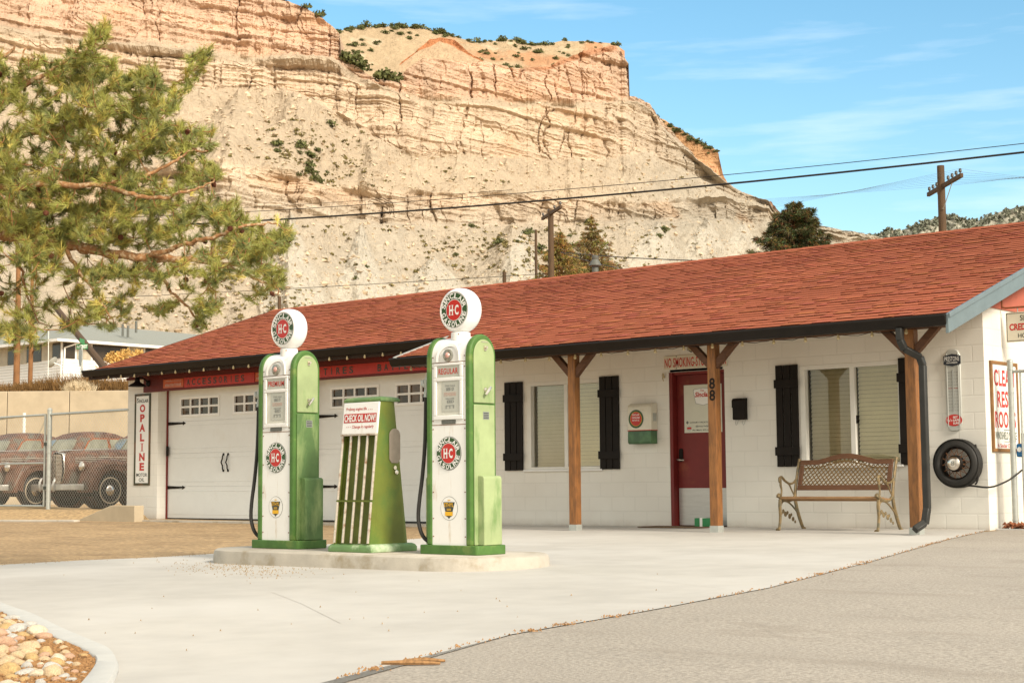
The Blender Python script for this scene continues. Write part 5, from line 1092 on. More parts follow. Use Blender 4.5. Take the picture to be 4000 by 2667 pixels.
for z, r in ((2.0, .022), (1.06, .02), (ZG+.06, .022)): mb.tube([gs+ZD*z, gs+fd*W_+ZD*z], r, 10)
mb.build('rail', M['galv'], t); mb = MB(); mb.tube([gs+ZD*(ZG+.05), gs+ZD*2.02], .024, 10); mb.tube([gs+fd*W_+ZD*(ZG+.05), gs+fd*W_+ZD*2.02], .024, 10); mb.build('gate_stile', M['galv'], t)
mb = MB(); mb.tube([gs+ZD*1.9, gs+fd*1.1+ZD*.6], .006, 5); mb.build('brace_rod', M['galv'], t)
mb = MB(); chain(mb, gs, fd, W_, ZG+.06, 2.0, .085, .0023); mb.build('wire_mesh', M['meshwire'], t, smooth=False)
for z in (.55, 1.4): mb = MB(); mb.box(tuple(gs-fd*.14+ZD*z-np.array((.03, .03, 0))), tuple(gs+fd*.02+ZD*(z+.06)+np.array((.03, .03, 0)))); mb.build('hinge', M['ink'], t)
# second fence behind
q0 = atd(95, 1612, 40.); q1 = atd(-120, 1640, 41.5)
t = thing('pipe_fence', (q0[0], q0[1], ZG), 'pale pipe fence end post against the tan retaining wall', 'fence')
mb = MB(); mb.tube([(q0[0], q0[1], ZG), tuple(q0)], .04, 10); mb.build('post', M['alum'], t); mb = MB(); mb.tube([(q0[0], q0[1], q0[2]-.08), (q1[0], q1[1], q1[2]-.08)], .022, 8); mb.build('rail', M['galv'], t)
# ---- old cars
def car(loc, label, rot):
    t = thing('parked_car', (0, 0, 0), label, 'car', 'rusty old sedans behind the fence')
    hw = .50                                                # hood half width
    def ringz(y, w, zb, zt, k=.35, n=14):
        """section across X at station y: rounded top"""
        P_ = [(-w, y, zb)]
        for i in range(n+1):
            a = math.pi*(1-i/n); cx, sx_ = math.cos(a), math.sin(a)
            P_.append((w*(abs(cx)**.55)*(1 if cx > 0 else -1), y, zb+(zt-zb)*(.45+.55*sx_**.7)))
        P_.append((w, y, zb)); return P_
    def loft(mb, rings):
        n = len(rings[0]); mb.add([p for r_ in rings for p in r_], [(i*n+j, i*n+j+1, (i+1)*n+j+1, (i+1)*n+j) for i in range(len(rings)-1) for j in range(n-1)]+[tuple(range(n-1, -1, -1)), tuple((len(rings)-1)*n+j for j in range(n))])
    # forward = -Y ; front of the grille at y=-2.25
    mb = MB(); loft(mb, [ringz(-2.20, .26, .48, 1.10), ringz(-2.1, .32, .45, 1.17), ringz(-1.6, .43, .42, 1.20), ringz(-1.0, .56, .42, 1.23), ringz(-.60, .68, .42, 1.25), ringz(-.3, .78, .35, 1.24), ringz(.4, .84, .32, 1.20), ringz(1.2, .84, .32, 1.17), ringz(1.75, .80, .36, 1.10), ringz(2.2, .68, .42, .92), ringz(2.45, .52, .45, .70)])
    body = mb.build('body', M['rust'], t, ang=60)
    # cabin: rounded plan rings
    def plan(z, yf, yr, w, n=40):
        P_ = []
        for i in range(n):
            a = 2*math.pi*i/n; cx, cy = math.cos(a), math.sin(a); e = .5
            P_.append((w*abs(cx)**e*(1 if cx > 0 else -1), (yf+yr)/2+(yr-yf)/2*abs(cy)**e*(1 if cy > 0 else -1), z))
        return P_
    lev = [plan(1.10, -.52, 1.75, .80), plan(1.28, -.42, 1.62, .775), plan(1.45, -.24, 1.40, .72), plan(1.56, -.08, 1.22, .665), plan(1.64, .10, 1.02, .56), plan(1.685, .30, .80, .38), plan(1.695, .45, .65, .15)]
    mb = MB(); n = 40; mb.add([p for r_ in lev for p in r_], [(i*n+j, i*n+(j+1) % n, (i+1)*n+(j+1) % n, (i+1)*n+j) for i in range(len(lev)-1) for j in range(n)]+[tuple(range(n-1, -1, -1)), tuple((len(lev)-1)*n+j for j in range(n))])
    cab = mb.build('cabin', M['rust'], t, ang=60)
    xs_ = lambda z: np.interp(z, [1.10, 1.28, 1.45, 1.56], [.80, .775, .72, .665])
    for s in (-1, 1):
        for (ya, yb, rr) in ((-.12, .50, 0), (.58, 1.12, 1)):
            mb = MB(); pts = []
            if rr == 0: pts = [(ya-.06, 1.22), (yb, 1.22), (yb, 1.50), (ya+.25, 1.50), (ya+.12, 1.44)]
            else: pts = [(ya, 1.22), (yb+.12, 1.22), (yb+.12, 1.30), (yb-.02, 1.44), (yb-.14, 1.50), (ya, 1.50)]
            out = [(s*(xs_(z)+.028), y, z) for y, z in [((y-.5*(ya+yb))*1.13+.5*(ya+yb), (z-1.36)*1.22+1.36) for y, z in pts]]; mb.prism(out, (-s*.022, 0, 0)); mb.build('window_surround', M['rustL'], cab)
            mb = MB(); mb.prism([(s*(xs_(z)+.034), y, z) for y, z in pts], (-s*.022, 0, 0)); mb.build('side_window', M['carglass'], cab)
    # split windscreen
    for s in (-1, 1):
        mb = MB(); P_ = [(s*.03, -.565, 1.22), (s*.52, -.46, 1.22), (s*.58, -.375, 1.24), (s*.52, -.22, 1.47), (s*.42, -.255, 1.49), (s*.03, -.325, 1.49)]; mb.prism(P_, (0, .05, .015)); mb.build('windscreen', M['carglass'], cab)
    # front fenders
    for s in (-1, 1):
        mb = MB(); V = []; na, nb = 16, 9; yc, zc = -1.42, .40
        for i in range(na+1):
            f = i/na; a = math.pi*(1.06-f*.98); R1 = .47+.0*f; cy = yc+math.cos(a)*(.56 if a > math.pi/2 else .95); cz = zc+math.sin(a)*.50+(.0)
            for j in range(nb+1):
                b = math.pi*j/nb; x = .64-.26*math.cos(b)*1.; rr = .07*math.sin(b)+.0
                V.append((s*x, cy+math.cos(a)*(rr*1.6), cz+math.sin(a)*(rr*1.6)+.02*math.sin(b)))
        mb.add(V, [(i*(nb+1)+j, i*(nb+1)+j+1, (i+1)*(nb+1)+j+1, (i+1)*(nb+1)+j) for i in range(na) for j in range(nb)])
        mb.prism([(s*.88, yc+math.cos(a)*(.56 if a > math.pi/2 else .95), zc+math.sin(a)*.50) for a in np.linspace(math.pi*.04, math.pi*1.02, 17)]+[(s*.88, yc+math.cos(a)*(.40 if a > math.pi/2 else .46), zc-.04+math.sin(a)*.43) for a in np.linspace(math.pi*1.02, math.pi*.06, 17)], (-s*.05, 0, 0))
        fd_ = mb.build('fender', M['rust'], t, ang=60)
        mb = MB(); mb.lathe((s*.52, -1.98, .86), (0, -1, 0), [(-.30, .03), (-.2, .08), (-.08, .115), (0, .12), (.015, .115)], 20); hl = mb.build('headlight', M['rust'], t)
        mb = MB(); mb.lathe((s*.52, -1.995, .86), (0, -1, 0), [(0, .112), (.03, .09), (.05, .03), (.053, .004)], 20); mb.build('lens', M['chrome'], hl)
        # rear fender
        mb = MB(); mb.lathe((s*.66, 1.38, .40), (s, 0, 0), [(-.1, .50), (.08, .52), (.18, .47), (.22, .36)], 24); mb.build('rear_fender', M['rust'], t)
        for y in (-1.42, 1.42):
            mb = MB(); c = (s*.70, y, .345); mb.lathe(c, (s, 0, 0), [(-.07, .24), (-.085, .29), (-.06, .34), (.05, .345), (.08, .31), (.085, .25), (.07, .235)], 28); wh = mb.build('wheel', M['rubber'], t)
            mb = MB(); mb.lathe(c, (s, 0, 0), [(.0, .24), (.062, .238), (.07, .225), (.045, .19), (.04, .10)], 28); mb.build('rim', M['rimrust'], wh)
            mb = MB(); 
            for k in range(28): pass
            mb.lathe(c, (s, 0, 0), [(.079, .255), (.088, .262), (.088, .285), (.08, .29)], 32, caps=False); mb.build('tyre_wall', M['whitewall'], wh)
            mb = MB(); mb.lathe(c, (s, 0, 0), [(.04, .12), (.08, .115), (.115, .07), (.125, .004)], 24); mb.build('hub_cap', M['chrome'], wh)
        # hood side mouldings
        mb = MB()
        for k in range(4): z = 1.045-k*.035; mb.tube([(s*(.345), -2.02, z), (s*(.455), -1.5, z+.012), (s*.60, -.85, z+.025)], .008, 5)
        mb.build('hood_moulding', M['rustchrome'], body)
    # grille
    mb = MB(); pts = [(.10*math.cos(a)*1.5, .80+.30*math.sin(a)) for a in np.linspace(0, math.pi, 13)]; out = [(.16, 1.08), (.12, 1.15), (0, 1.18), (-.12, 1.15), (-.16, 1.08), (-.19, .75), (-.14, .52), (0, .46), (.14, .52), (.19, .75)]
    out = [(x, z) for x, z in out]; mb.prism([(x*1.25, -2.27+abs(x)*.35, z) for x, z in out], (0, .10, 0)); gr = mb.build('grille', M['chrome'], t, bevel=.012)
    mb = MB()
    for k in range(22):
        z = .50+k*.029; hw_g = np.interp(z, [.46, .52, .75, 1.08, 1.16], [.05, .15, .21, .17, .10])
        for s in (-1, 1): mb.bar((s*.022, -2.283, z), (s*hw_g, -2.275+hw_g*.33, z), .012, .016)
    mb.build('grille_bars', M['rustchrome'], gr)
    mb = MB(); mb.prism([(x*1.12, -2.278+abs(x)*.33, z*.97+.025) for x, z in out], (0, .02, 0)); mb.build('grille_back', M['cardark'], gr)
    # bumper
    mb = MB(); P_ = smooth_path([(-.86, -2.18, .42), (-.7, -2.36, .42), (-.3, -2.45, .42), (.3, -2.45, .42), (.7, -2.36, .42), (.86, -2.18, .42)], 4)
    for a, b in zip(P_[:-1], P_[1:]): mb.bar(a, b+(b-a)*.08, .035, .13)
    bp = mb.build('bumper', M['chromeD'], t, bevel=.012)
    for s in (-1, 1): mb = MB(); mb.tube(smooth_path([(s*.24, -2.47, .34), (s*.24, -2.50, .45), (s*.24, -2.47, .56), (s*.22, -2.44, .62)], 3), [.03]*7+[.026, .02, .01], 8); mb.build('bumper_guard', M['chromeD'], bp)
    mb = MB(); mb.box((-.70, -1.9, .22), (.70, 2.1, .34)); mb.build('chassis', M['cardark'], t)
    mb = MB(); mb.tube([(0, -2.20, 1.19), (0, -1.9, 1.215), (0, -.7, 1.262)], [.02, .012, .008], 8); mb.build('hood_ornament', M['chrome'], body)
    mb = MB()
    for k in range(5): a = 2*math.pi*k/5
    return t
M['whitewall'] = mat('dirty_whitewall', (.42, .36, .27), .7, .2, 6)
M['chromeD'] = mat('dull_chrome', (.50, .49, .46), .32, .2, 6, col2=(.25, .15, .09), thr=(.58, .7), s2=5, metal=.8)
c3 = atz(430, 1977, ZG); c2_ = atz(140, 1978, ZG)
HR = R_(3)
car0 = car(None, 'rusty old sedan nearest the white pier, its grille showing beside the gate post', HR)
lf = Matrix.Rotation(HR, 4, 'Z') @ Vector((.78, -1.42, 0))
car0.location = (c3[0]-lf.x, c3[1]-lf.y, ZG); car0.rotation_euler.z = HR
def setcar(p, lab):
    c = copy_tree(car0, None, (p[0]-lf.x, p[1]-lf.y, ZG)); c['label'] = lab; c.rotation_euler.z = HR; return c
setcar(c2_, 'rusty old sedan behind the gate, in the middle of the row of three')
d23 = c2_-c3; p1 = c2_+d23*.95
setcar(p1, 'rusty old sedan at the left edge, only its cabin and windows in view')
# fuel tank behind the pier
tk = atz(485, 1950, ZG); tp = atd(485, 1880, (tk[0]*VX[0]+tk[1]*VX[1]))
t = thing('gas_meter', (tk[0], tk[1], ZG), 'grey cylinder with a red valve handle beside the white pier', 'gas meter')
mb = MB(); mb.lathe((tk[0], tk[1], ZG+.12), (0, 0, 1), [(0, .10), (.02, .16), (.30, .17), (.38, .15), (.44, .06), (.55, .05), (.56, .09), (.60, .09)], 18); mb.build('cylinder', M['galv'], t)
mb = MB(); mb.tube([(tk[0], tk[1], ZG), (tk[0], tk[1], ZG+.14)], .03, 8); mb.build('pipe', M['galv'], t)
mb = MB(); mb.box((tk[0]+.06, tk[1]-.03, ZG+.70), (tk[0]+.20, tk[1]+.03, ZG+.76)); mb.build('valve_handle', M['red'], t, bevel=.01)
# retaining wall
w0 = atd(-700, 1530, 44.); w1 = atd(1000, 1524, 44.); zt = .5*(w0[2]+w1[2])
nv = np.array((VX[0], VX[1], 0)); mb = MB(); a = np.array((w0[0], w0[1], 0)); b = np.array((w1[0], w1[1], 0))
npan = 7
for k in range(npan):
    p = a+(b-a)*(k/npan+.0008); q = a+(b-a)*((k+1)/npan-.0008); mb.hexa([p+ZD*-.2, q+ZD*-.2, q+nv*.3+ZD*-.2, p+nv*.3+ZD*-.2, p+ZD*zt, q+ZD*zt, q+nv*.3+ZD*zt, p+nv*.3+ZD*zt])
tag(mb.build('retaining_wall', M['retwall'], loc=tuple((a+b)/2), bevel=.015), 'tall tan concrete retaining wall behind the rusty cars', 'wall')
# dry brush along the top of the wall
def brush(mb, c, n, rx, ry, h, lean=.35, wd=.012):
    c = np.array(c, float)
    for k in range(n):
        a = random.uniform(0, 6.3); rr = math.sqrt(random.random()); p = c+np.array((rx*rr*math.cos(a), ry*rr*math.sin(a), 0)); hh = h*random.uniform(.55, 1.05)*(1-.35*rr*rr); az = random.uniform(0, 6.3); ln = random.uniform(0, lean)*hh
        q = p+np.array((math.cos(az)*ln, math.sin(az)*ln, hh)); m = (p+q)/2+np.array((random.gauss(0, .05), random.gauss(0, .05), .05*hh)); s = np.array((-math.sin(az+.7), math.cos(az+.7), 0))*wd*random.uniform(.6, 1.4)
        mb.add([p-s, p+s, m+s*.9, m-s*.9, q], [(0, 1, 2, 3), (3, 2, 4)])
mb = MB()
for k in range(120):
    px = random.uniform(-260, 700); d = 44.9+abs(random.gauss(0, 1.2)); c = atd(px, 1500, d); c[2] = zt-.12; h_ = np.interp(px, [-200, 0, 120, 250, 330, 420, 700], [.52, .48, .55, .80, .74, .66, .6])*random.uniform(.8, 1.15)
    brush(mb, c, 170, .5, .45, h_, .8)
tag(mb.build('dry_brush', M['brush'], smooth=False), kind='stuff')
def shrub(name, c, n, rx, h, m, label, wd=.012, lean=.5, cat='shrub'):
    mb = MB(); brush(mb, c, n, rx, rx, h, lean, wd); tag(mb.build(name, m, smooth=False, loc=c), label, cat)
c = atd(312, 1500, 44.45); c[2] = zt-.02; shrub('pale_grass_clump', c, 900, .42, .42, M['brushpale'], 'pale whitish dry grass clump on top of the retaining wall', .008, .9, 'grass clump')
# street sign
sg_ = atd(318, 1480, 52.); t = thing('street_sign', (sg_[0], sg_[1], sg_[2]-.3), 'street name sign above the back of a stop sign, before the white house', 'street sign')
def at52(x, y): return atd(x, y, 52.)
mb = MB(); p_ = at52(318, 1350); mb.tube([(sg_[0], sg_[1], sg_[2]-.6), (sg_[0], sg_[1], p_[2]-.05)], .035, 8); mb.build('pole', M['galv'], t)
l0, l1 = at52(298, 1363), at52(342, 1347); u = np.array((l1[0]-l0[0], l1[1]-l0[1], 0)); Lw = np.linalg.norm(u); u /= Lw; nrm_ = np.array((u[1], -u[0], 0))
zb_, zt_ = l0[2], l0[2]+.17
mb = MB(); pb = np.array((l0[0], l0[1], zb_)); mb.hexa([pb, pb+u*Lw, pb+u*Lw-nrm_*.01, pb-nrm_*.01, pb+ZD*.17, pb+u*Lw+ZD*.17, pb+u*Lw+ZD*.17-nrm_*.01, pb+ZD*.17-nrm_*.01]); nb_ = mb.build('name_blade', M['signgreen'], t)
mb = MB(); mb.text('A STREET', pb+nrm_*.006+u*.02+ZD*.03, u, ZD, Lw*.94, .11, .03); mb.build('lettering', M['enamelsign'], nb_, smooth=False)
u2 = nrm_; mb = MB(); pc = np.array((sg_[0], sg_[1], zt_+.02))-u2*.28; mb.hexa([pc, pc+u2*.56, pc+u2*.56+u*.01, pc+u*.01, pc+ZD*.15, pc+u2*.56+ZD*.15, pc+u2*.56+u*.01+ZD*.15, pc+u*.01+ZD*.15]); mb.build('name_blade', M['signgreen'], t)
cz = at52(318, 1390)[2]; e1 = (u*.42+u2*.9); e1 /= np.linalg.norm(e1); mb = MB(); cc = np.array((sg_[0], sg_[1], cz))+np.cross(e1, ZD)*.045
mb.prism([cc+e1*(.36*math.cos(R_(a+22.5)))+ZD*(.36*math.sin(R_(a+22.5))) for a in range(0, 360, 45)], np.cross(e1, ZD)*.006); mb.build('stop_plate', M['signback'], t)
# leaning pole
a = atd(205, 1185, 58.); b = atd(420, 1450, 50.); mb = MB(); mb.tube([a, b], [.10, .12], 10); tag(mb.build('leaning_pole', M['pole'], loc=b), 'dark leaning wooden pole slanting down in front of the white house', 'pole')
# golden bush by the house
c = atd(505, 1440, 62.); mb = MB()
for k in range(46):
    a_ = random.uniform(0, 6.3); r_ = math.sqrt(random.random()); cx = c+np.array((math.cos(a_)*r_*1.25, math.sin(a_)*r_*1.25, -.35+.95*math.sqrt(1-r_*r_*.95)))
    for q in range(34):
        d_ = np.array((random.gauss(0, 1), random.gauss(0, 1), random.gauss(0, 1)+.6)); d_ /= np.linalg.norm(d_); s = np.cross(d_, (random.random(), random.random(), random.random())); s = s/np.linalg.norm(s)*.028; p = cx+d_*.05; e = cx+d_*random.uniform(.16, .26); mb.add([p-s*.4, p+s*.4, e+s, e-s], [(0, 1, 2, 3)])
tag(mb.build('golden_bush', M['goldbrush'], smooth=False, loc=c), 'rounded golden bush between the white house and the red roof', 'bush')
# ---- white house
D0 = 108.; hc = atd(238, 1480, D0); hx, hy = hc[0], hc[1]; ze = atd(238, 1330, D0)[2]; zb = ze-3.7; zs = atd(238, 1398, D0)[2]
t = thing('white_house', (hx, hy, zb), 'white house with grey hipped roof and dark windows up the slope behind the wall', 'house')
HL, HB_ = 26., 26.                                          # lengths to -X and +Y
mb = MB(); mb.hexa([(hx-HL, hy, zb), (hx, hy, zb), (hx, hy+HB_, zb), (hx-HL, hy+HB_, zb), (hx-HL, hy, ze), (hx, hy, ze), (hx, hy+HB_, ze), (hx-HL, hy+HB_, ze)]); wl = mb.build('wall', M['siding'], t, smooth=False)
mb = MB(); z = zb+.2
while z < zs-.1:
    mb.box((hx-HL, hy-.022, z), (hx-.02, hy-.001, z+.016)); mb.box((hx+.001, hy+.02, z), (hx+.022, hy+HB_, z+.016)); z += .2
mb.build('siding_laps', M['galv'], wl, smooth=False)
ov = .9; zr = atd(345, 1258, D0+8)[2]; ro = 7.2
mb = MB(); E0 = (hx-HL-ov, hy-ov, ze+.05); E1 = (hx+ov, hy-ov, ze+.05); E2 = (hx+ov, hy+HB_+ov, ze+.05); R0_ = (hx-HL, hy+ro, zr); R1 = (hx-ro, hy+ro, zr); R2 = (hx-ro, hy+HB_, zr-.1); E3 = (hx-2*ro-ov, hy+2*ro, ze+.05); E4 = (hx-2*ro-ov, hy+HB_+ov, ze+.05); E5 = (hx-HL-ov, hy+2*ro+ov, ze+.05)
mb.add([E0, E1, E2, R0_, R1, R2, E3, E4, E5], [(0, 1, 4, 3), (1, 2, 5, 4), (4, 5, 7, 6), (3, 4, 6, 8)]); rf = mb.build('roof', M['hroof'], t, smooth=False)
mb = MB(); mb.box((E0[0], hy-ov-.02, ze-.14), (hx+ov, hy-ov+.10, ze+.045)); mb.box((hx+ov-.10, hy-ov+.102, ze-.14), (hx+ov+.02, hy+HB_+ov, ze+.045)); mb.build('gutter', M['siding'], rf)
mb = MB(); mb.box((E0[0], hy-ov+.1, ze-.05), (hx, hy-.002, ze+.0)); mb.box((hx+.002, hy-ov+.1, ze-.05), (hx+ov-.1, hy+HB_, ze+.0)); mb.build('soffit', M['siding'], rf)
for (x, y_, z_) in ((480, 1275, 0), (500, 1280, 0), (532, 1262, 0)):
    p = atd(x, y_, D0+6); mb = MB(); mb.tube([(p[0], p[1], p[2]-.7), (p[0], p[1], p[2]+.15)], .09, 8); mb.build('vent_pipe', M['flue'], rf)
def hwin_x(pxa, pxb, z0_, z1_, m, nm='window'):            # on the -Y face
    xa, xb = aty(pxa, 1370, hy)[0], aty(pxb, 1370, hy)[0]; mb = MB(); mb.box((xa, hy-.05, z0_), (xb, hy-.002, z1_)); return mb.build(nm, m, t)
def hwin_y(pxa, pxb, z0_, z1_, m, nm='window'):
    ya, yb_ = atx(pxa, 1370, hx)[1], atx(pxb, 1370, hx)[1]; mb = MB(); mb.box((hx+.002, ya, z0_), (hx+.05, yb_, z1_)); return mb.build(nm, m, t)
z1_ = ze-.12
hwin_x(208, 236, zs, z1_, M['hwin']); hwin_x(165, 206, zs-.05, z1_, M['curtain']); hwin_x(108, 163, zs-.1, z1_, M['hwin']); hwin_x(80, 106, zs-.15, z1_, M['curtain']); hwin_x(34, 78, zs-.15, z1_, M['hwin']); hwin_x(-30, 32, zs-.15, z1_, M['curtain']); hwin_x(-120, -34, zs-.15, z1_, M['hwin'])
hwin_y(246, 292, zs, z1_, M['hwin']); hwin_y(300, 355, zs, z1_, M['curtain']); hwin_y(362, 500, zs, z1_, M['hwin']); hwin_y(508, 560, zs-1.2, z1_, M['curtain'], 'door'); hwin_y(568, 640, zs, z1_, M['hwin'])
mb = MB(); dx0 = hx+.06; dy0 = atx(243, 1370, hx)[1]; mb.tube([(hx+ov, dy0+.9, ze-.1), (dx0+.1, dy0+.1, ze-.5), (dx0+.05, dy0+.05, zb)], .07, 8); mb.build('downspout', M['siding'], t)
# dish and mast near the house
p = atd(205, 1415, 88.); t = thing('satellite_dish', tuple(p), 'grey satellite dish on a post in front of the white house', 'dish')
mb = MB(); q = atd(190, 1470, 88.); dd = Vector((-.75, -.35, .55)).normalized(); mb.lathe(p, dd, [(-.10, .05), (-.06, .25), (0, .36), (.01, .36), (-.04, .24), (-.07, .03)], 20); mb.build('reflector', M['signback'], t)
mb = MB(); mb.tube([tuple(p), (p[0]+.4, p[1]+.3, p[2]-.2), (p[0]+.42, p[1]+.3, p[2]-2.2)], .05, 8); mb.build('post', M['alum'], t)
p = atd(190, 1290, 84.); q = atd(188, 1480, 84.); mb = MB(); mb.tube([q, p], .022, 6); tag(mb.build('antenna_mast', M['alum'], loc=q), 'thin pale antenna mast standing before the white house', 'mast')
# ---- utility poles
def upole(px, ytop, ybase, D, half, pyc, r=.13, label='', ins=5, tilt=(.0, 0.), armdir=None):
    a = atd(px, ytop, D); b = a.copy(); b[2] = hfun(D, 0)-.5 if True else 0
    t = thing('utility_pole', (a[0], a[1], b[2]), label, 'utility pole')
    mb = MB(); mb.tube([(b[0], b[1], b[2]), (a[0], a[1], a[2])], [r*1.15, r*.9], 12); mb.build('pole', M['pole'], t)
    if half:
        (xa, ya), (xb, yb_) = half; pa = atd(xa, ya, D+pyc); pb = atd(xb, yb_, D-pyc); off = np.array((-VX[0], -VX[1], 0))*(r+.06)
        # keep the arm level
        zc = .5*(pa[2]+pb[2]); pa[2] = pb[2] = zc; pa += off; pb += off
        mb = MB(); mb.bar(pa, pb, .10, .13); mb.build('crossarm', M['pole'], t, bevel=.01)
        for k in range(ins):
            f = .04+.92*k/(ins-1); 
            if ins > 6 and abs(f-.5) < .06: continue
            p = pa+(pb-pa)*f; mb = MB(); mb.lathe((p[0], p[1], p[2]+.06), (0, 0, 1), [(0, .02), (.05, .02), (.06, .045), (.10, .05), (.12, .04), (.15, .045), (.17, .02)], 10); mb.build('insulator', M['glassins'], t)
        if ins > 6:
            for s in (.25, .75): q = pa+(pb-pa)*s; mb = MB(); mb.tube([q, (a[0]+off[0]*.8, a[1]+off[1]*.8, zc-.75)], .014, 5); mb.build('brace', M['galv'], t)
        return t, pa, pb
    return t, None, None
M['glassins'] = mat('insulator_glass', (.07, .06, .05), .3, .3, 8)
_, RA, RB = upole(3674, 648, 900, 48., ((3618, 706), (3752, 752)), 1.6, .125, 'brown utility pole with a crossarm of insulators standing above the right of the roof', 9)
_, LA, LB = upole(2151, 822, 1072, 62., ((2118, 822), (2192, 848)), 1.4, .125, 'brown utility pole with one short crossarm behind the sparse conifers', 4)
upole(2093, 898, 1080, 70., None, 0, .065, 'thin pale wooden pole just left of the crossarm pole')
upole(1970, 1062, 1100, 66., None, 0, .09, 'short dark post tip showing above the roof ridge')
upole(1092, 1158, 1210, 75., None, 0, .09, 'short post tip above the left end of the roof ridge')
# ---- wires
def wire(name, pts, r, label, sag=0., n=24, m='wire'):
    a, b = [np.array(p, float) for p in pts]; P_ = [a+(b-a)*(k/n)-ZD*(sag*4*(k/n)*(1-k/n)) for k in range(n+1)]; mb = MB(); mb.tube(P_, r, 6); tag(mb.build(name, M['farwire' if name == 'line_wire' else 'wire'], loc=a), label, 'cable')
wire('overhead_cable', (atd(-1000, 905, 52.), atd(5200, 448, 30.)), .024, 'thick black overhead cable crossing the cliff and sky', .75)
wire('overhead_wire', (atd(-1000, 866, 52.), atd(5200, 415, 30.)), .009, 'thin black wire running just above the thick overhead cable', .75)
wire('overhead_wire', (atd(-1000, 880, 53.), atd(2000, 742, 44.)), .006, 'faint wire between the thick cable and the upper wire on the left', .2)
wire('low_wire', (atd(-600, 1205, 66.), atd(2150, 1068, 62.)), .012, 'dark low wire running along just above the left roof ridge', .1)
wire('service_wire', (atd(2190, 985, 61.), atd(2790, 1020, 40.)), .016, 'pale service wire dropping from the crossarm pole to the roof', .05)
wire('service_wire', (atd(2190, 985, 61.), atd(2440, 1052, 40.)), .010, 'second pale service wire dropping to the roof by the flue', .05)
ORD = ['nearest the left tip', 'second from left', 'third from left', 'fourth from left', 'fourth from right', 'third from right', 'second from right', 'nearest the right tip']
for k in range(8):
    f = .04+.92*k/7; p = RA+(RB-RA)*f+ZD*.22
    wire('line_wire', (p, atd(1150, 840+k*42, 150.+k*2)), .003, 'pole wire %s of the right crossarm, running left' % ORD[k], .5)
    wire('line_wire', (p, atd(4900, 500+k*30, 34.+k*.3)), .003, 'pole wire %s of the right crossarm, running right' % ORD[k], .2)
# ================================================================ cliffs and hills
_tab = np.random.default_rng(11).random(65536)
def _h(ix, iy, s): return _tab[((ix*73856093) ^ (iy*19349663) ^ (s*83492791)) & 65535]
def vn(x, y, s=0):
    x0 = np.floor(x).astype(np.int64); y0 = np.floor(y).astype(np.int64); fx = x-x0; fy = y-y0; fx = fx*fx*(3-2*fx); fy = fy*fy*(3-2*fy)
    return (_h(x0, y0, s)*(1-fx)+_h(x0+1, y0, s)*fx)*(1-fy)+(_h(x0, y0+1, s)*(1-fx)+_h(x0+1, y0+1, s)*fx)*fy
def fbm(x, y, s=0, o=4, g_=.5):
    t = 0; a = 1; w = 0
    for k in range(o): t = t+a*vn(x*2**k+17*k, y*2**k-9*k, s+k); w += a; a *= g_
    return t/w
def ridged(x, y, s=0, o=3):
    t = 0; a = 1; w = 0
    for k in range(o): t = t+a*(1-np.abs(2*vn(x*2**k, y*2**k, s+k)-1)); w += a; a *= .5
    return t/w
_lr = np.random.default_rng(5); _lz = np.cumsum(_lr.uniform(1.2, 6.5, 160))-40; _lh = _lr.uniform(-1, 1, 161)
_lc = _lr.uniform(-1, 1, 161)
def strata(z, tab, soft=.35):
    i = np.searchsorted(_lz, z); i = np.clip(i, 1, 159); lo = _lz[i-1]; f = np.clip((z-lo)/soft, 0, 1); return tab[i-1]*(1-f)+tab[i]*f
SURF = []
def sm(a, b, x): t = np.clip((x-a)/(b-a), 0, 1); return t*t*(3-2*t)
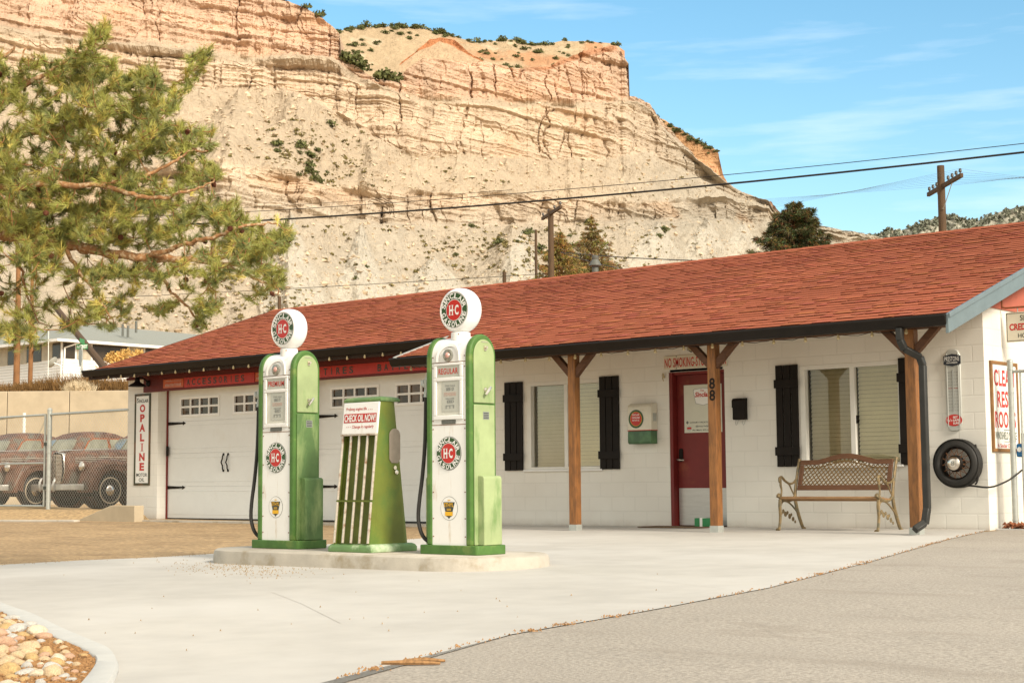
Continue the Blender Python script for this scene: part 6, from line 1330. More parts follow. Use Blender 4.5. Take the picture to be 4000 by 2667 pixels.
def relief(name, xk, lines, slopes, counts, dfoot, colf, amp=1., fans=(), step=5., jit=4., back=(6, 40, 140), kind='structure', m='rock', rimj=1.0, blocky=True):
    """xk: key columns; lines: y of feature lines from foot to rim (rows) at key columns; surface climbs away from the foot at the given slope in each band"""
    xs = np.arange(xk[0], xk[-1]+.1, step); L = np.array([np.interp(xs, xk, l) for l in lines])
    for k in range(1, len(L)):
        top = (k == len(L)-1); b = np.floor(fbm(xs/24., xs*0+k, 60+k)*9)/9-.5 if blocky else fbm(xs/30., xs*0+k, 60+k)-.5
        L[k] += b*jit*(rimj if top else 3.2)+(fbm(xs/140., xs*0+k, 80+k, 3)-.5)*jit*(2*rimj if top else 7)
    for k in range(1, len(L)): L[k] = np.minimum(L[k], L[k-1]-2)
    rows = []; band = []
    for k in range(len(L)-1):
        for q in range(counts[k]): f = q/counts[k]; rows.append(L[k]*(1-f)+L[k+1]*f); band.append(k+f)
    rows.append(L[-1]); band.append(len(L)-1-1e-6); Y = np.array(rows); band = np.array(band); nr = len(Y)
    D = np.zeros_like(Y); D[0] = np.interp(xs, xk, dfoot)
    for i in range(1, nr):
        th = slopes[int(band[i-1])]; D[i] = D[i-1]+np.maximum(Y[i-1]-Y[i], 0)/FPX*D[i-1]/math.tan(R_(th))
    X = np.broadcast_to(xs, Y.shape)
    d = CF[None, None, :]+CR[None, None, :]*((X-2000)/FPX)[..., None]-CU[None, None, :]*((Y-1333.5)/FPX)[..., None]
    P = d*(D/(d[..., 0]*VX[0]+d[..., 1]*VX[1]))[..., None]; P[..., 2] += CH
    u = P[..., 0]*VX[1]-P[..., 1]*VX[0]; z = P[..., 2]
    bi = band.astype(int); cliff = np.array([1. if slopes[b] > 55 else 0. for b in bi])[:, None]
    zw = z+(fbm(u/40, z/60, 3)-.5)*5+(fbm(u/7, z/20, 4)-.5)*1.2
    zw2 = zw+.10*u
    st_ = strata(zw, _lh)*(.35+1.1*fbm(u/22, z/9, 8))
    thin = (fbm(u/30+3, zw/.9, 9, 3)-.5)
    crack = np.clip(1-np.abs(2*vn(u/9+fbm(u/5, z/9, 23)*1.2, z/45, 21)-1)*9, 0, 1)*vn(u/30, z/25, 22)
    crack2 = np.clip(1-np.abs(2*vn(u/3.2+fbm(u/3, z/4, 27), z/14, 25)-1)*6, 0, 1)*vn(u/14, z/10, 26)
    blocks = np.floor(vn(u/7+vn(u/3, z/3, 33), zw/5, 31)*5)/5-.4
    butt = (fbm(u/48, z/150, 41, 4)-.5)
    gul = ridged(u/16+fbm(u/20, z/20, 51)*.8, z/90, 52, 3); rub = fbm(u/2.2, z/2.2, 55, 3)-.5
    dc = st_*1.25+thin*2.2-crack*2.2-crack2*1.8+blocks*2.3+butt*8.5+(fbm(u/5, z/5, 61)-.5)*1.8+(fbm(u/2.4, z/1.0, 63, 3)-.5)*1.3
    gul2 = ridged(u/5+fbm(u/8, z/14, 53)*.7, z/40, 54, 2)-.5
    dt = (gul-.5)*9+gul2*3.2*sm(.35, .6, fbm(u/30, z/30, 57))+rub*2.2+butt*12+(fbm(u/8, z/8, 62)-.5)*2.5
    # blend across band edges
    cs = np.repeat(cliff, len(xs), 1); ker = 5; pad = np.pad(cs, ((ker, ker), (0, 0)), 'edge'); cs = sum(pad[i:i+nr] for i in range(2*ker+1))/(2*ker+1)
    low = sm(3.2, 1.6, band)[:, None]*cs; flute = ridged(u/6.5+fbm(u/9, z/30, 301)*.7, z/70, 302, 2)-.55; dc = dc+low*(flute*4.5+st_*.5+blocks*.8-crack*.6)+ (fbm(u/13, z/13, 303, 3)-.5)*3.5*cs
    fanm = 0*z; fan_ = 0*z
    for (xc_, ya_, yb_, w_, am_) in fans:
        hr = (Y-ya_)/(yb_-ya_); hh = np.clip(hr, 0, 1.); ww = np.maximum(hh*w_, 1.); f_ = np.clip(1-np.abs(X-xc_-(fbm(Y/60., X*0, 77)-.5)*30)/ww, 0, 1)*(hh > 0); fan_ = fan_+f_*am_*np.sqrt(hh+.001)*sm(2.2, 1., hr); fanm = np.maximum(fanm, sm(.0, .25, f_)*(1 if am_ < 15 else .0))
    disp = (dc*cs+dt*(1-cs)+fan_)*amp; P[..., 0] -= VX[0]*disp; P[..., 1] -= VX[1]*disp
    P[..., 2] += ((rub*.9)*(1-cs))*amp*.6
    colr = colf(X, Y, band[:, None]+0*X, u, z, zw, cs)
    if fans: colr = colr*(1-.75*fanm[..., None]*(1-cs[..., None]))+K(.50, .46, .385)*(.75*fanm[..., None]*(1-cs[..., None]))
    rim = P[-1]; extra = []
    for b in back: e = rim.copy(); e[:, 0] += VX[0]*b; e[:, 1] += VX[1]*b; e[:, 2] -= b*.03; extra.append(e)
    A = np.concatenate([P, np.array(extra)], 0); CC = np.concatenate([colr, np.repeat(colr[-1:], len(back), 0)], 0)
    nr2, nc = A.shape[:2]; idx = np.arange(nr2*nc).reshape(nr2, nc); q = np.stack([idx[:-1, :-1], idx[:-1, 1:], idx[1:, 1:], idx[1:, :-1]], -1).reshape(-1, 4)
    me = bpy.data.meshes.new(name); V = A.reshape(-1, 3); me.vertices.add(len(V)); me.vertices.foreach_set('co', V.ravel()); me.loops.add(q.size); me.loops.foreach_set('vertex_index', q.ravel().astype(np.int32)); me.polygons.add(len(q)); me.polygons.foreach_set('loop_start', np.arange(0, q.size, 4, dtype=np.int32)); me.polygons.foreach_set('loop_total', np.full(len(q), 4, dtype=np.int32)); me.update(calc_edges=True)
    ca = me.color_attributes.new('Col', 'FLOAT_COLOR', 'POINT'); c4 = np.ones((len(V), 4)); c4[:, :3] = np.clip(CC.reshape(-1, 3), 0, 1); ca.data.foreach_set('color', c4.ravel())
    me.polygons.foreach_set('use_smooth', np.zeros(len(q), dtype=bool)); me.materials.append(M[m]); o = bpy.data.objects.new(name, me); C.objects.link(o); tag(o, kind=kind)
    SURF.append((xs, Y, P, cs)); return o, len(SURF)-1
def lookup(si, px, py):
    xs, Y, P, cs = SURF[si]; j = int(np.clip(round((px-xs[0])/(xs[1]-xs[0])), 0, len(xs)-1)); i = int(np.argmin(np.abs(Y[:, j]-py))); return P[i, j], cs[i, j], abs(Y[i, j]-py)
K = lambda *c: np.array(c)[None, None, :]
PINK, CREAM, TAN, GREY, LGREY, RED, SAND = K(.68, .465, .33), K(.66, .52, .38), K(.47, .385, .28), K(.42, .38, .31), K(.49, .445, .365), K(.44, .19, .09), K(.44, .335, .215)
def mixc(a, b, t): return a*(1-t[..., None])+b*t[..., None]

def col_main(X, Y, B, u, z, zw, cs):
    c = CREAM+0*X[..., None]
    nz = (fbm(u/25, z/25, 101)-.5)*1.2
    c = mixc(c, PINK+0*c, sm(4.6, 5.1, B+nz*.3)*.85); c = mixc(c, TAN+0*c, (1-cs)*.8); c = mixc(c, GREY+0*c, (sm(2.2, 1.2, B+nz)*.5)); c = mixc(c, LGREY+0*c, sm(1.0, .3, B+nz*1.2)*.55*sm(.42, .62, fbm(u/18, z/40, 111)))
    c = mixc(c, GREY*1.02+0*c, sm(2250, 2750, X+nz*200)*.75)
    lc = strata(zw, _lc, .5); c = c*(1+.07*lc[..., None]*(cs[..., None]*.8+.2)); c = c*(1+.22*(fbm(u/6, z/2.5, 121)-.5)[..., None])
    # iron stain and grey varnish streaks
    s = sm(.60, .80, fbm(u/3.5, z/30, 131))*cs; c = mixc(c, K(.40, .30, .21)+0*c, s*.45); c = mixc(c, K(.62, .36, .19)+0*c, sm(.58, .78, fbm(u/14, z/6, 141))*.3*cs)
    c = mixc(c, RED+0*c, sm(5.86, 5.93, B)*sm(1980, 2120, X)*sm(2425, 2400, X)*.75)
    return c*.92
xk =  [-700, 0, 500, 900, 1110, 1220, 1290, 1328, 1336, 1450, 1530, 1600, 1650, 1760, 1900, 2010, 2150, 2250, 2405, 2418, 2445, 2456, 2460, 2500, 2545, 2570, 2640, 2700, 2800, 2900, 3000, 3040, 3100, 3200, 3420]
rim = [-420, -350, -260, -110, -4, 52, 98, 140, 235, 300, 325, 265, 232, 232, 236, 262, 250, 205, 170, 182, 235, 255, 372, 384, 408, 455, 535, 595, 690, 748, 785, 848, 882, 898, 935]
r1 =  [30, 110, 170, 205, 232, 240, 244, 248, 262, 320, 348, 366, 374, 380, 384, 388, 390, 392, 390, 390, 388, 386, 386, 398, 422, 470, 548, 606, 700, 756, 792, 854, 888, 904, 940]
r2 =  [60, 140, 200, 240, 262, 268, 270, 274, 288, 345, 372, 392, 398, 402, 406, 410, 412, 412, 410, 408, 406, 404, 404, 414, 436, 484, 560, 616, 710, 762, 798, 860, 892, 908, 944]
r3 =  [300, 330, 345, 345, 355, 400, 430, 450, 456, 530, 575, 595, 600, 605, 610, 615, 622, 620, 612, 612, 610, 610, 610, 605, 612, 630, 660, 690, 755, 776, 808, 868, 898, 914, 950]
r4 =  [680, 690, 700, 705, 712, 730, 736, 738, 738, 740, 742, 744, 746, 748, 752, 758, 770, 778, 786, 786, 788, 788, 788, 790, 792, 792, 790, 790, 790, 796, 816, 874, 904, 920, 955]
r5 =  [840, 845, 850, 855, 862, 866, 868, 868, 868, 870, 872, 872, 872, 872, 872, 872, 872, 866, 860, 860, 860, 860, 858, 858, 858, 858, 856, 856, 858, 862, 870, 900, 925, 940, 975]
ft =  [1480]*10+[1460]*10+[1420]*10+[1380]*5
dft = list(np.interp(xk, [-700, 1300, 2400, 3000, 3420], [225, 280, 345, 430, 540]))
MAIN, iM = relief('cliffs', xk, [ft, r5, r4, r3, r2, r1, rim], [36, 77, 37, 70, 46, 78], [130, 60, 105, 105, 14, 90], dft, col_main, step=3.3, jit=3.2, rimj=1.3, fans=((1165, 850, 1200, 150, 9), (1700, 1000, 1180, 210, 8), (1420, 880, 1150, 110, 6), (2560, 870, 1010, 120, 9), (2750, 860, 980, 90, 8), (2900, 862, 960, 80, 7), (2330, 880, 1060, 130, 7), (2050, 885, 1120, 120, 5), (940, 345, 760, 420, 16), (2000, 860, 1200, 300, 15)))
# hilltop behind the rim
def col_hill(X, Y, B, u, z, zw, cs):
    c = SAND+0*X[..., None]; nz = fbm(u/20, z/10, 151); c = mixc(c, RED*1.05+0*c, sm(.52, .68, nz)*sm(1620, 1760, X)*.6); c = mixc(c, K(.60, .50, .36)+0*c, sm(.6, .75, fbm(u/9, z/5, 161))*.5); return c*(1+.25*(fbm(u/4, z/3, 171)-.5)[..., None])
hx_ = [1240, 1290, 1335, 1400, 1480, 1560, 1610, 1680, 1760, 1860, 1920, 2000, 2060, 2140, 2200, 2300, 2400, 2440]
hy_ = [190, 132, 120, 110, 106, 107, 110, 118, 142, 166, 160, 158, 172, 176, 160, 164, 172, 200]
relief('hilltop', hx_, [[420]*len(hx_), [330]*len(hx_), hy_], [32, 24], [20, 60], list(np.interp(hx_, [1240, 2440], [560, 640])), col_hill, amp=.35, step=5, jit=2.5, blocky=False)
# small red butte with its talus cone
def col_butte(X, Y, B, u, z, zw, cs): c = mixc(K(.47, .34, .22)+0*X[..., None], RED+0*X[..., None], sm(.98, 1.1, B)); return c*(1+.3*(fbm(u/4, z/2, 181)-.5)[..., None])
bx_ = [1560, 1620, 1660, 1680, 1720, 1770, 1790, 1830, 1900]
relief('red_butte', bx_, [[330]*9, [255, 212, 195, 190, 168, 180, 196, 215, 245], [250, 205, 172, 155, 148, 152, 166, 205, 240]], [33, 66], [30, 16], [548]*9, col_butte, amp=.35, step=5, jit=2)
# ridge stepping down on the right
def col_ridge(X, Y, B, u, z, zw, cs):
    c = mixc(K(.46, .27, .14)+0*X[..., None], K(.60, .33, .18)+0*X[..., None], sm(.9, 1., 2-B)); return c*(1+.3*(fbm(u/5, z/3, 191)-.5)[..., None])
rx_ = [2500, 2545, 2600, 2650, 2690, 2740, 2790, 2808, 2814, 2826, 2850, 2900]
relief('side_ridge', rx_, [[800]*12, [560, 570, 580, 600, 610, 625, 640, 662, 690, 720, 740, 780], [440, 448, 472, 505, 532, 560, 585, 605, 645, 690, 730, 775]], [60, 58], [30, 60], [640]*12, col_ridge, amp=.45, step=4.5, jit=3)
def col_spur(X, Y, B, u, z, zw, cs): c = mixc(GREY+0*X[..., None], RED*.9+0*X[..., None], sm(3060, 3000, X)*.7); return c*(1+.3*(fbm(u/6, z/3, 201)-.5)[..., None])
relief('far_spur', [2960, 3010, 3040, 3100, 3180, 3260, 3340, 3420, 3500], [[1000]*9, [830, 815, 850, 890, 905, 920, 930, 945, 960], [800, 788, 826, 868, 884, 894, 908, 930, 950]], [40, 60], [16, 24], [760]*9, col_spur, amp=.8, step=6, jit=4)
def col_far(X, Y, B, u, z, zw, cs): c = mixc(K(.31, .30, .245)+0*X[..., None], K(.41, .375, .30)+0*X[..., None], sm(.4, .65, fbm(u/60, z/30, 211))); return c*(1+.3*(fbm(u/14, z/9, 221)-.5)[..., None])
fx_ = [3250, 3350, 3400, 3500, 3560, 3650, 3720, 3760, 3810, 3880, 3960, 4050, 4200, 4700]
fy_ = [945, 928, 915, 898, 886, 856, 848, 862, 868, 838, 815, 800, 770, 720]
_, iF = relief('far_hills', fx_, [[1080]*14, [y+60 for y in fy_], fy_], [22, 24], [20, 60], [1150]*14, col_far, amp=2.2, step=6, jit=3, m='hill', blocky=False)
# ---- rubble on the slopes
def rocks(name, n, si, pick, size, m):
    base = np.array([(1, 0, 0), (-1, 0, 0), (0, 1, 0), (0, -1, 0), (0, 0, 1), (0, 0, -1)], float); fc = np.array([(0, 2, 4), (2, 1, 4), (1, 3, 4), (3, 0, 4), (2, 0, 5), (1, 2, 5), (3, 1, 5), (0, 3, 5)])
    mb = MB(); k = 0; t = 0
    while k < n and t < n*6:
        t += 1; px, py = pick(); p, c, e = lookup(si, px, py)
        if c > .5 or e > 6: continue
        s = random.uniform(*size)*random.choice((.6, .8, 1, 1.6)); q = base*np.array((random.uniform(.6, 1.3), random.uniform(.6, 1.3), random.uniform(.4, .9)))*s+RNG.normal(0, .22, (6, 3))*s; a = random.uniform(0, 6.3); ca, sa = math.cos(a), math.sin(a); q = q@np.array(((ca, -sa, 0), (sa, ca, 0), (0, 0, 1)))
        mb.add(q+p+np.array((0, 0, s*.15)), fc.tolist()); k += 1
    o = mb.build(name, m, smooth=False); tag(o, kind='stuff')
rocks('fallen_rocks', 3600, iM, lambda: (random.uniform(300, 3000), random.uniform(330, 1320)), (.15, .55), M['rubble'])
# ---- vegetation on the cliffs
def clump(n, s, flat=.75, seed=0, core=True):
    rr = np.random.default_rng(seed); mb = MB()
    for k in range(n):
        d_ = rr.normal(size=3); d_ /= np.linalg.norm(d_); r = rr.random()**.4; p = d_*np.array((1, 1, flat))*r*(.75+.5*rr.random()); p[2] = abs(p[2])*1.1+.1 if p[2] < -.3 else p[2]+.45
        a = rr.normal(size=3); a /= np.linalg.norm(a); b = np.cross(a, rr.normal(size=3)); b /= np.linalg.norm(b); w_ = s*rr.uniform(.6, 1.3); mb.add([p-a*w_, p+b*w_, p+a*w_, p-b*w_*.6], [(0, 1, 2, 3)])
    return mb
jm = []
for k in range(4):
    o = clump(150, .20, .8, 40+k).build('juniper', M['juniper'], smooth=False); jm.append(o.data); bpy.data.objects.remove(o)
def juniper(p, s, label, grp):
    o = bpy.data.objects.new('juniper', random.choice(jm)); C.objects.link(o); o.location = p; o.scale = (s*random.uniform(.85, 1.2), s*random.uniform(.85, 1.2), s*random.uniform(.75, 1.1)); o.rotation_euler.z = random.uniform(0, 6.3); tag(o, label, 'bush', grp)
LB1, GR1 = 'dark green juniper bush growing along the flat top of the cliffs against the sky', 'junipers along the cliff top'
for px in list(np.concatenate([RNG.uniform(1300, 1700, 40), RNG.uniform(1700, 2410, 44)])):
    py = np.interp(px, hx_, hy_)+abs(random.gauss(0, 3)); p, c, e = lookup(1, px, py); juniper(p-np.array((0, 0, .4)), random.choice((.8, 1.0, 1.2, 1.5, 2.1)), LB1, GR1)
LB2 = 'dark green juniper bush on the sandy slope behind the cliff rim'
for k in range(70):
    px = random.uniform(1350, 2360); py = np.interp(px, hx_, hy_)+random.uniform(8, 110 if px < 1500 or px > 1850 else 50); p, c, e = lookup(1, px, py)
    if 1640 < px < 1840 and py > 150: continue
    juniper(p-np.array((0, 0, .3)), random.choice((.8, 1.0, 1.3, 1.7)), LB2, 'junipers behind the cliff rim')
for px, py, s in ((1360, 225, 2.6), (1385, 222, 3.), (1410, 228, 2.4), (1495, 262, 1.8), (1515, 300, 2.2), (1540, 320, 2.), (1480, 255, 1.4), (1345, 232, 2.)):
    p, c, e = lookup(0, px, np.interp(px, xk, rim)+3); juniper(p, s, 'large juniper bush in the notch between the two cliff tops', 'junipers in the notch')
for k in range(26):
    px = random.uniform(2550, 2800); py = np.interp(px, rx_, [440, 448, 472, 505, 532, 560, 585, 605, 645, 690, 730, 775])+abs(random.gauss(0, 14)); p, c, e = lookup(3, px, py); juniper(p-np.array((0, 0, .4)), random.choice((.9, 1.1, 1.5, 1.9)), 'dark juniper bush on the red side ridge right of the cliffs', 'junipers on the side ridge')
for px in (1060, 1075, 1100, 1110, 1030, 1200, 1250, 1040):
    p, c, e = lookup(0, px, np.interp(px, xk, rim)+2); juniper(p, random.choice((.7, 1.0, 1.4)), 'juniper bush on the sloping rim of the left cliff', 'junipers on the left rim')
# individual dark bushes on the talus
for k in range(56):
    z_ = random.random()
    if z_ < .4: px, py = random.gauss(1190, 70), random.gauss(650, 80)
    elif z_ < .8: px, py = random.gauss(2150, 180), random.gauss(960, 60)
    else: px, py = random.uniform(1100, 2400), random.uniform(880, 1120)
    p, c, e = lookup(0, px, py)
    if c < .4: juniper(p-np.array((0, 0, .2)), random.choice((.6, .8, 1., 1.4)), 'round dark bush scattered on the pale talus slope below the cliffs', 'bushes on the talus')
# low scrub as ground cover
mb = MB(); k = 0
while k < 3000:
    z_ = random.random()
    if z_ < .35: px, py = random.gauss(2120, 200), random.gauss(985, 75)
    elif z_ < .55: px, py = random.gauss(1250, 160), random.gauss(680, 110)
    elif z_ < .75: px, py = random.uniform(300, 1300), random.uniform(1120, 1330)
    else: px, py = random.uniform(900, 2800), random.uniform(640, 1180)
    p, c, e = lookup(0, px, py); k += 1
    if c > .45 or e > 6: continue
    if vn(np.array([px/45.]), np.array([py/30.]), 99)[0] < .45 and random.random() < .85: continue
    s = random.choice((.2, .25, .35, .5, .8))
    for q in range(16):
        d_ = RNG.normal(size=3); d_ /= np.linalg.norm(d_); d_[2] = abs(d_[2]); c0 = p+d_*s*random.uniform(.2, .9)*np.array((1, 1, .7)); a = RNG.normal(size=3); a *= s*.32/np.linalg.norm(a); b = np.cross(a, RNG.normal(size=3)); b *= s*.32/max(np.linalg.norm(b), 1e-6); mb.add([c0-a, c0+b, c0+a, c0-b], [(0, 1, 2, 3)])
tag(mb.build('desert_scrub', M['scrub'], smooth=False), kind='stuff')
# trees on the far hills
mb = MB()
for k in range(620):
    px = random.uniform(3330, 4250); top = np.interp(px, fx_, fy_); py = top+abs(random.gauss(0, 30)); p, c, e = lookup(iF, px, py); s = random.uniform(1.4, 3.1)
    for q in range(12):
        d_ = RNG.normal(size=3); d_ /= np.linalg.norm(d_); c0 = p+np.array((0, 0, s*.5))+d_*s*.6*random.random(); a = RNG.normal(size=3); a *= s*.4/np.linalg.norm(a); b = np.cross(a, RNG.normal(size=3)); b *= s*.4/max(np.linalg.norm(b), 1e-6); mb.add([c0-a, c0+b, c0+a, c0-b], [(0, 1, 2, 3)])
tag(mb.build('hill_forest', M['forest'], smooth=False), kind='stuff')
# ================================================================ trees
def needle_col(base, t): return tuple(max(0, c*t) for c in base)
def tuft(V, F, COL, p, d, n, ln, wd, col, spread=1.):
    d = d/np.linalg.norm(d); a = np.cross(d, (0.31, .52, .8)); a /= np.linalg.norm(a); b = np.cross(d, a)
    for k in range(n):
        f = random.random(); th = random.uniform(0, 6.283); ph = spread*(random.uniform(.22, 1.08) if f < .8 else random.uniform(0, .4)); q = d*math.cos(ph)+(a*math.cos(th)+b*math.sin(th))*math.sin(ph); o = p-d*(ln*.9*(1-f)); l = ln*random.uniform(.75, 1.1); e = o+q*l+np.array((0, 0, -.06*l)); s = np.cross(q, RNG.normal(size=3)); s *= wd/np.linalg.norm(s)
        i = len(V); V.extend([tuple(o-s), tuple(o+s), tuple(e)]); F.append((i, i+1, i+2)); c = needle_col(col, random.uniform(.9, 1.1)); COL.extend([c, c, c])
# foreground pine : limbs reach in from the left of the frame
DP = 12.6
T0 = gp(-560, 2400); TX = atd(-430, 1000, DP+.2); tb = np.array((TX[0], TX[1], g(TX[0], TX[1])))
pine = thing('pine_tree', tuple(tb), 'large pine with orange bark reaching in from the left before the cliff', 'tree')
def pp(x, y, dd=0.): return np.array(atd(x, y, DP+dd))
limbs = {
 'a': ([(-430, 900, .2), (-200, 900, 0), (0, 915, -.1), (120, 930, -.15), (250, 952, -.2), (400, 985, -.25), (560, 1008, -.25), (700, 1012, -.2), (850, 1028, -.1), (960, 1040, 0)], [.06, .055, .05, .048, .045, .041, .036, .03, .02, .012]),
 'b': ([(-430, 640, .2), (-100, 560, .3), (120, 520, .3), (330, 480, .3), (480, 425, .3), (600, 375, .25), (690, 330, .2), (760, 275, .2), (790, 240, .2)], [.04, .032, .026, .02, .016, .013, .01, .007, .005]),
 'c': ([(-430, 760, -.3), (-100, 740, -.4), (180, 720, -.5), (400, 720, -.5), (560, 690, -.5), (660, 645, -.5), (740, 595, -.45), (810, 590, -.4)], [.04, .032, .026, .02, .015, .012, .009, .006]),
 'd': ([(-430, 520, 0), (-100, 430, -.1), (100, 330, -.1), (250, 240, 0), (340, 160, 0), (405, 90, .1)], [.04, .03, .02, .014, .01, .006]),
 'e': ([(560, 1008, -.25), (700, 960, -.4), (830, 930, -.5), (960, 880, -.5), (1080, 870, -.45)], [.026, .02, .016, .011, .006]),
 'f': ([(700, 1012, -.2), (850, 1010, -.1), (980, 975, 0), (1110, 960, .1)], [.022, .018, .012, .006]),
 'g': ([(850, 1028, -.1), (960, 1070, 0), (1050, 1110, .1), (1090, 1140, .1)], [.016, .012, .009, .005]),
 'h': ([(820, 1020, -.1), (850, 900, -.1), (890, 820, -.1), (905, 790, -.1)], [.02, .014, .008, .005]),
 'i': ([(560, 1010, -.25), (620, 1080, -.2), (680, 1150, -.2), (760, 1230, -.1), (800, 1280, 0)], [.02, .016, .012, .009, .006]),
 'j': ([(250, 952, -.2), (300, 1050, -.3), (380, 1150, -.3), (430, 1240, -.3)], [.02, .015, .01, .006]),
 'k': ([(60, 925, -.1), (80, 1050, .1), (110, 1160, .2), (150, 1260, .3)], [.02, .014, .009, .005]),
 'l': ([(400, 720, -.5), (520, 760, -.6), (640, 770, -.6), (760, 740, -.6), (840, 700, -.6)], [.022, .018, .014, .01, .006]),
 'm': ([(100, 330, -.1), (80, 250, -.2), (100, 190, -.2)], [.016, .01, .006]),
 'n': ([(-430, 420, .3), (-150, 300, .3), (0, 230, .3), (60, 190, .3)], [.04, .03, .018, .008])}
mb = MB(); nodes = []; 
trk = [tb+np.array((0, 0, -.1)), tb+np.array((.03, .02, 1.)), tb+np.array((-.02, .05, 2.2)), pp(-430, 900, .2), pp(-430, 640, .2), pp(-430, 420, .25), pp(-415, 150, .2), pp(-420, -200, .1)]
mb.tube(smooth_path(trk, 4), list(np.interp(np.linspace(0, 1, 29), [0, .1, .4, .75, 1], [.21, .17, .14, .10, .04])), 14)
limb_pts = []
for k, (P_, R) in limbs.items():
    W = smooth_path([pp(*q) for q in P_], 6); W = [w+np.array((random.gauss(0, .006), random.gauss(0, .006), random.gauss(0, .008))) for w in W]; rs = np.interp(np.linspace(0, 1, len(W)), np.linspace(0, 1, len(R)), R); mb.tube(W, [r*random.uniform(.9, 1.1) for r in rs], 9)
    for i, w_ in enumerate(W): limb_pts.append((w_, i/len(W)))
tr = mb.build('trunk', M['bark'], pine, ang=60)
crown = [(-420, 120), (-200, 180), (-60, 150), (0, 205), (60, 270), (110, 150), (150, 190), (215, 240), (320, 150), (372, 75), (425, 70), (435, 130), (400, 190), (420, 240), (470, 215), (450, 290), (480, 300), (520, 270), (590, 240), (615, 270), (650, 350), (700, 310), (720, 225), (800, 165), (835, 180), (825, 265), (770, 310), (700, 390), (690, 430), (640, 440), (610, 475), (690, 480), (780, 495), (845, 495), (858, 570), (780, 610), (850, 640), (868, 690), (810, 720), (835, 770), (890, 790), (930, 765), (950, 830), (1040, 850), (1120, 850), (1150, 925), (1135, 965), (1060, 1010), (1130, 1075), (1120, 1140), (1060, 1150), (1040, 1190), (940, 1215), (850, 1235), (770, 1310), (700, 1220), (640, 1250), (550, 1190), (500, 1230), (430, 1290), (330, 1260), (260, 1300), (200, 1230), (120, 1330), (40, 1330), (-60, 1300), (-420, 1250)]
holes = [(760, 870, 50), (800, 1080, 45), (470, 560, 45), (560, 860, 35), (430, 890, 30), (650, 740, 20), (250, 1110, 55), (450, 1120, 60), (600, 1110, 40), (330, 420, 28), (520, 480, 30), (720, 660, 25), (180, 470, 25), (60, 1130, 45), (880, 1120, 35), (640, 930, 35), (900, 980, 20), (540, 610, 30), (370, 760, 20), (200, 880, 22), (340, 1000, 30), (150, 1040, 35), (560, 1180, 30), (60, 300, 25), (700, 800, 30)]
def inpoly(P, x, y):
    c = False; j = len(P)-1
    for i in range(len(P)):
        if (P[i][1] > y) != (P[j][1] > y) and x < (P[j][0]-P[i][0])*(y-P[i][1])/(P[j][1]-P[i][1])+P[i][0]: c = not c
        j = i
    return c
LP = np.array([p for p, f in limb_pts]); tips = []
# along the limbs, thicker towards the ends
while len(tips) < 5600:
    x, y = random.uniform(-420, 1150), random.uniform(60, 1330)
    if not inpoly(crown, x, y): continue
    h_ = min(math.hypot(x-a, (y-b)*1.3)/r for a, b, r in holes)
    if h_ < 1 and random.random() < .9: continue
    if y > 1080 and random.random() < .4: continue
    if x < 0 and random.random() < .35: continue
    if x > 200 and 940 < y < 1040 and x < 800 and random.random() < .75: continue
    dd_ = random.gauss(-.1, .42); an = random.uniform(-.9, .25)
    for q in range(random.randint(7, 15)):
        al = random.gauss(0, 38); ac = random.gauss(0, 15); xx, yy = x+math.cos(an)*al-math.sin(an)*ac, y+math.sin(an)*al+math.cos(an)*ac
        if inpoly(crown, xx, yy) and not (xx > 250 and 960 < yy < 1030 and xx < 720 and random.random() < .7): tips.append(pp(xx, yy, dd_+random.gauss(0, .09)))
order = np.argsort([np.min(np.linalg.norm(LP-t, axis=1)) for t in tips]); net = list(LP); V, F, COL = [], [], []; tw = MB(); conesp = []
NETA = np.array(net)
for i in order:
    t = tips[i]; dd = np.linalg.norm(NETA-t, axis=1); j = int(np.argmin(dd)); q = NETA[j]; L_ = dd[j]
    m = (q+t)/2+np.array((0, 0, -.12*L_))+RNG.normal(0, .03, 3)*L_; path = [q, (q+m)/2+np.array((0, 0, -.02*L_)), m, (m+t)/2+np.array((0, 0, -.02*L_)), t] if L_ > .12 else [q, m, t]
    tw.tube(path, list(np.linspace(.0055 if L_ > .3 else .004, .0028, len(path))), 4, caps=False)
    newn = [m, t]; NETA = np.vstack([NETA, np.array(newn)])
    d = (t-m)/max(np.linalg.norm(t-m), 1e-6); d = d+np.array((0, 0, .45))+RNG.normal(0, .25, 3); g_ = random.random()
    base = (.33, .335, .08) if g_ < .58 else ((.22, .245, .08) if g_ < .84 else (.50, .42, .105)); k = random.uniform(.75, 1.2); base = tuple(c*k for c in base)
    tuft(V, F, COL, t, d, random.randint(40, 56), random.uniform(.064, .092), .0023, base)
    if random.random() < .35: tuft(V, F, COL, m, d, 24, .065, .0022, base)
    if random.random() < .026: conesp.append((t+np.array((random.gauss(0, .03), random.gauss(0, .03), -.035)), d))
tw.build('twigs', M['trunk2'], pine, ang=80)
mb = MB(); mb.v, mb.f, mb.m, mb.col = V, F, [0]*len(F), COL; mb.build('crown', M['needle'], pine, smooth=False)
for px, py in ((248, 245), (378, 425), (455, 525), (205, 540), (577, 490), (35, 830), (300, 888), (420, 820), (175, 1017), (270, 1105), (365, 1125), (800, 885), (885, 915), (1055, 885), (1050, 937), (980, 1075), (330, 250), (360, 185), (750, 555), (760, 580)): conesp.append((pp(px, py, -.45), np.array((random.gauss(0, 1), -.5, -.6))))
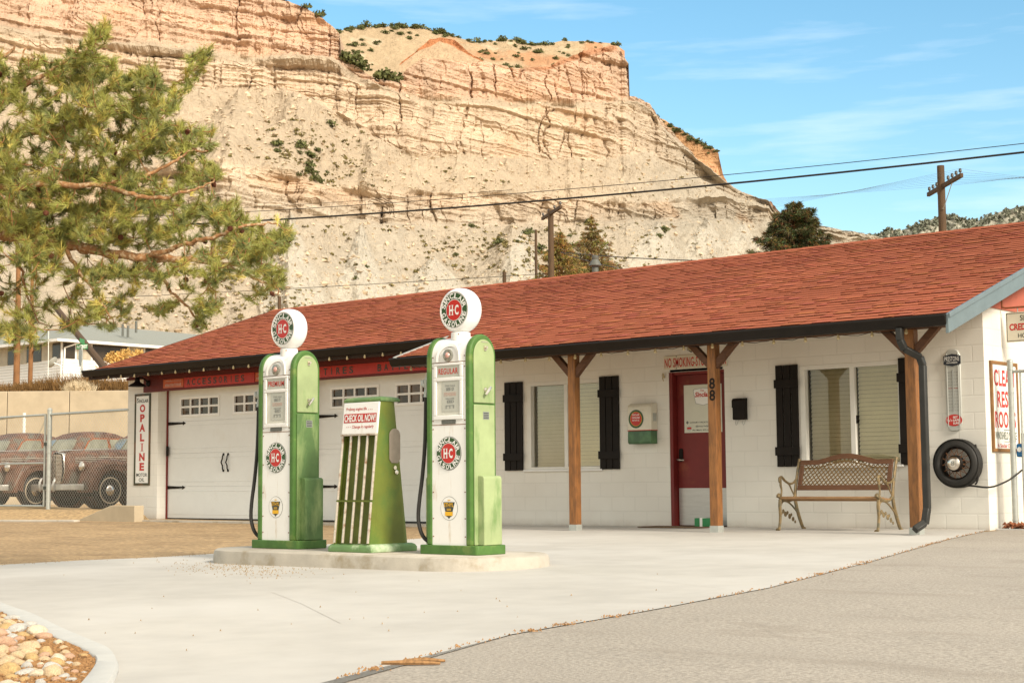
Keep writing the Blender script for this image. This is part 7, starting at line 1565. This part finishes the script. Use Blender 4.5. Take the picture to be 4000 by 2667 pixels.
for p, d in conesp[:60]:
    d = d/np.linalg.norm(d); d[2] = -abs(d[2])-.2; mb = MB(); prof = []
    for k in range(7): f = k/6; r = .021*math.sin(math.pi*(f*.85+.12)); prof += [(f*.052, r*.72), (f*.052+.003, r*1.12)]
    mb.lathe(p, d, prof, 9); mb.build('pine_cone', M['cone'], pine, smooth=False)
# ---- conifers behind the roof
def conifer(px, ytop, ybase, D, half, label, colb, dens, droop, name='conifer', asym=0., taper=.85, seed=1, needle=.10):
    random.seed(seed); top = atd(px, ytop, D); base = np.array((top[0], top[1], hfun(D, 0))); H = top[2]-base[2]; Rm = half/FPX*D
    t = thing(name, tuple(base), label, 'tree'); mb = MB(); mb.tube([base, base+ZD*(H*.5), top], [H*.018, H*.012, .02], 10)
    V, F, COL = [], [], []; zt_ = top[2]; zvis = atd(px, ybase, D)[2]-1.5; z = zt_-.15
    while z > zvis:
        f = (zt_-z)/(zt_-zvis); R = Rm*(f**taper)*random.uniform(.75, 1.12); nb = random.choice((4, 5, 6)); a0 = random.uniform(0, 6.3)
        for k in range(nb):
            a = a0+6.283*k/nb+random.gauss(0, .25); r = R*random.uniform(.65, 1.1)*(1+asym*math.cos(a)); dv = np.array((math.cos(a), math.sin(a), 0)); p0 = np.array((top[0], top[1], z)); pts = [p0+dv*(r*q)+ZD*(droop[0]*r*q-droop[1]*r*q*q+droop[2]*r*q**4) for q in np.linspace(0, 1, 6)]; mb.tube(pts, list(np.linspace(.03, .008, 6)), 4, caps=False)
            n_ = max(3, int(r*dens*1.6))
            for q in range(n_):
                s = (q+random.random())/n_; s = .18+.82*s; i = min(4, int(s*5)); b = pts[i]+(pts[i+1]-pts[i])*(s*5-i); side = np.cross(dv, ZD)*random.choice((-1, 1))*random.uniform(.0, .42)*r*(1.05-s)*1.1; b = b+side+ZD*random.uniform(-.16, .05)*min(1, r); c = tuple(x*random.uniform(.7, 1.25) for x in colb[0 if random.random() < .75 else 1]); tuft(V, F, COL, b, dv+side*.8+ZD*random.uniform(-.8, .3), 9, needle*random.uniform(1.1, 2.2), needle*.16, c, 1.1)
        z -= random.uniform(.13, .22)
    mb.build('trunk', M['trunk2'], t); mb = MB(); mb.v, mb.f, mb.m, mb.col = V, F, [0]*len(F), COL; mb.build('crown', M['needle2'], t, smooth=False)
conifer(3100, 785, 985, 52., 290, 'dark full spruce standing behind the roof against the sky', ((.085, .095, .04), (.16, .10, .035)), 50, (.25, .55, .35), 'spruce_tree', seed=3, taper=.55, needle=.085)
conifer(2310, 838, 1070, 66., 215, 'taller sparse brown-green conifer with an open top behind the roof flue', ((.30, .22, .08), (.22, .19, .075)), 26, (.35, .35, .15), seed=5, taper=.95, needle=.075)
conifer(2190, 900, 1080, 64., 190, 'shorter yellowish conifer behind the crossarm pole', ((.36, .25, .08), (.24, .20, .07)), 26, (.45, .30, .1), seed=8, taper=.8, needle=.08)
# slim young pines standing on the bank above the wall
def slim(px, ybase, ytop, D, r, label, sd, tufts):
    random.seed(sd); b = atd(px, ybase, D); t_ = atd(px+8, ytop, D); t = thing('slim_pine', (b[0], b[1], b[2]-.3), label, 'tree'); mb = MB(); mb.tube([b-ZD*.4, (b+t_)/2+np.array((.03, 0, 0)), t_], [r*1.15, r, r*.75], 10); V, F, COL = [], [], []
    for (x, y, n) in tufts:
        p = atd(x, y, D-.2); q = atd(px+4, y+20, D); mb.tube([q, (p+q)/2+ZD*.05, p], [.03, .02, .012], 5, caps=False)
        for k in range(n):
            pt = p+RNG.normal(0, .22, 3); tuft(V, F, COL, pt, RNG.normal(0, 1, 3)+ZD*.6, 40, .24, .005, tuple(c*random.uniform(.8, 1.2) for c in (.19, .185, .04)))
    mb.build('trunk', M['trunk2'], t); mb = MB(); mb.v, mb.f, mb.m, mb.col = V, F, [0]*len(F), COL; mb.build('crown', M['needle'], t, smooth=False)
slim(64, 1485, 1020, 46.5, .085, 'thicker of the two slim pine trunks on the bank above the retaining wall', 4, [(75, 1290, 16), (60, 1230, 14), (45, 1170, 12), (95, 1320, 10), (110, 1200, 10)])
slim(118, 1470, 1060, 47.5, .062, 'thinner of the two slim pine trunks on the bank above the retaining wall', 6, [(140, 1365, 5), (140, 1250, 12), (165, 1210, 12), (110, 1150, 10)])
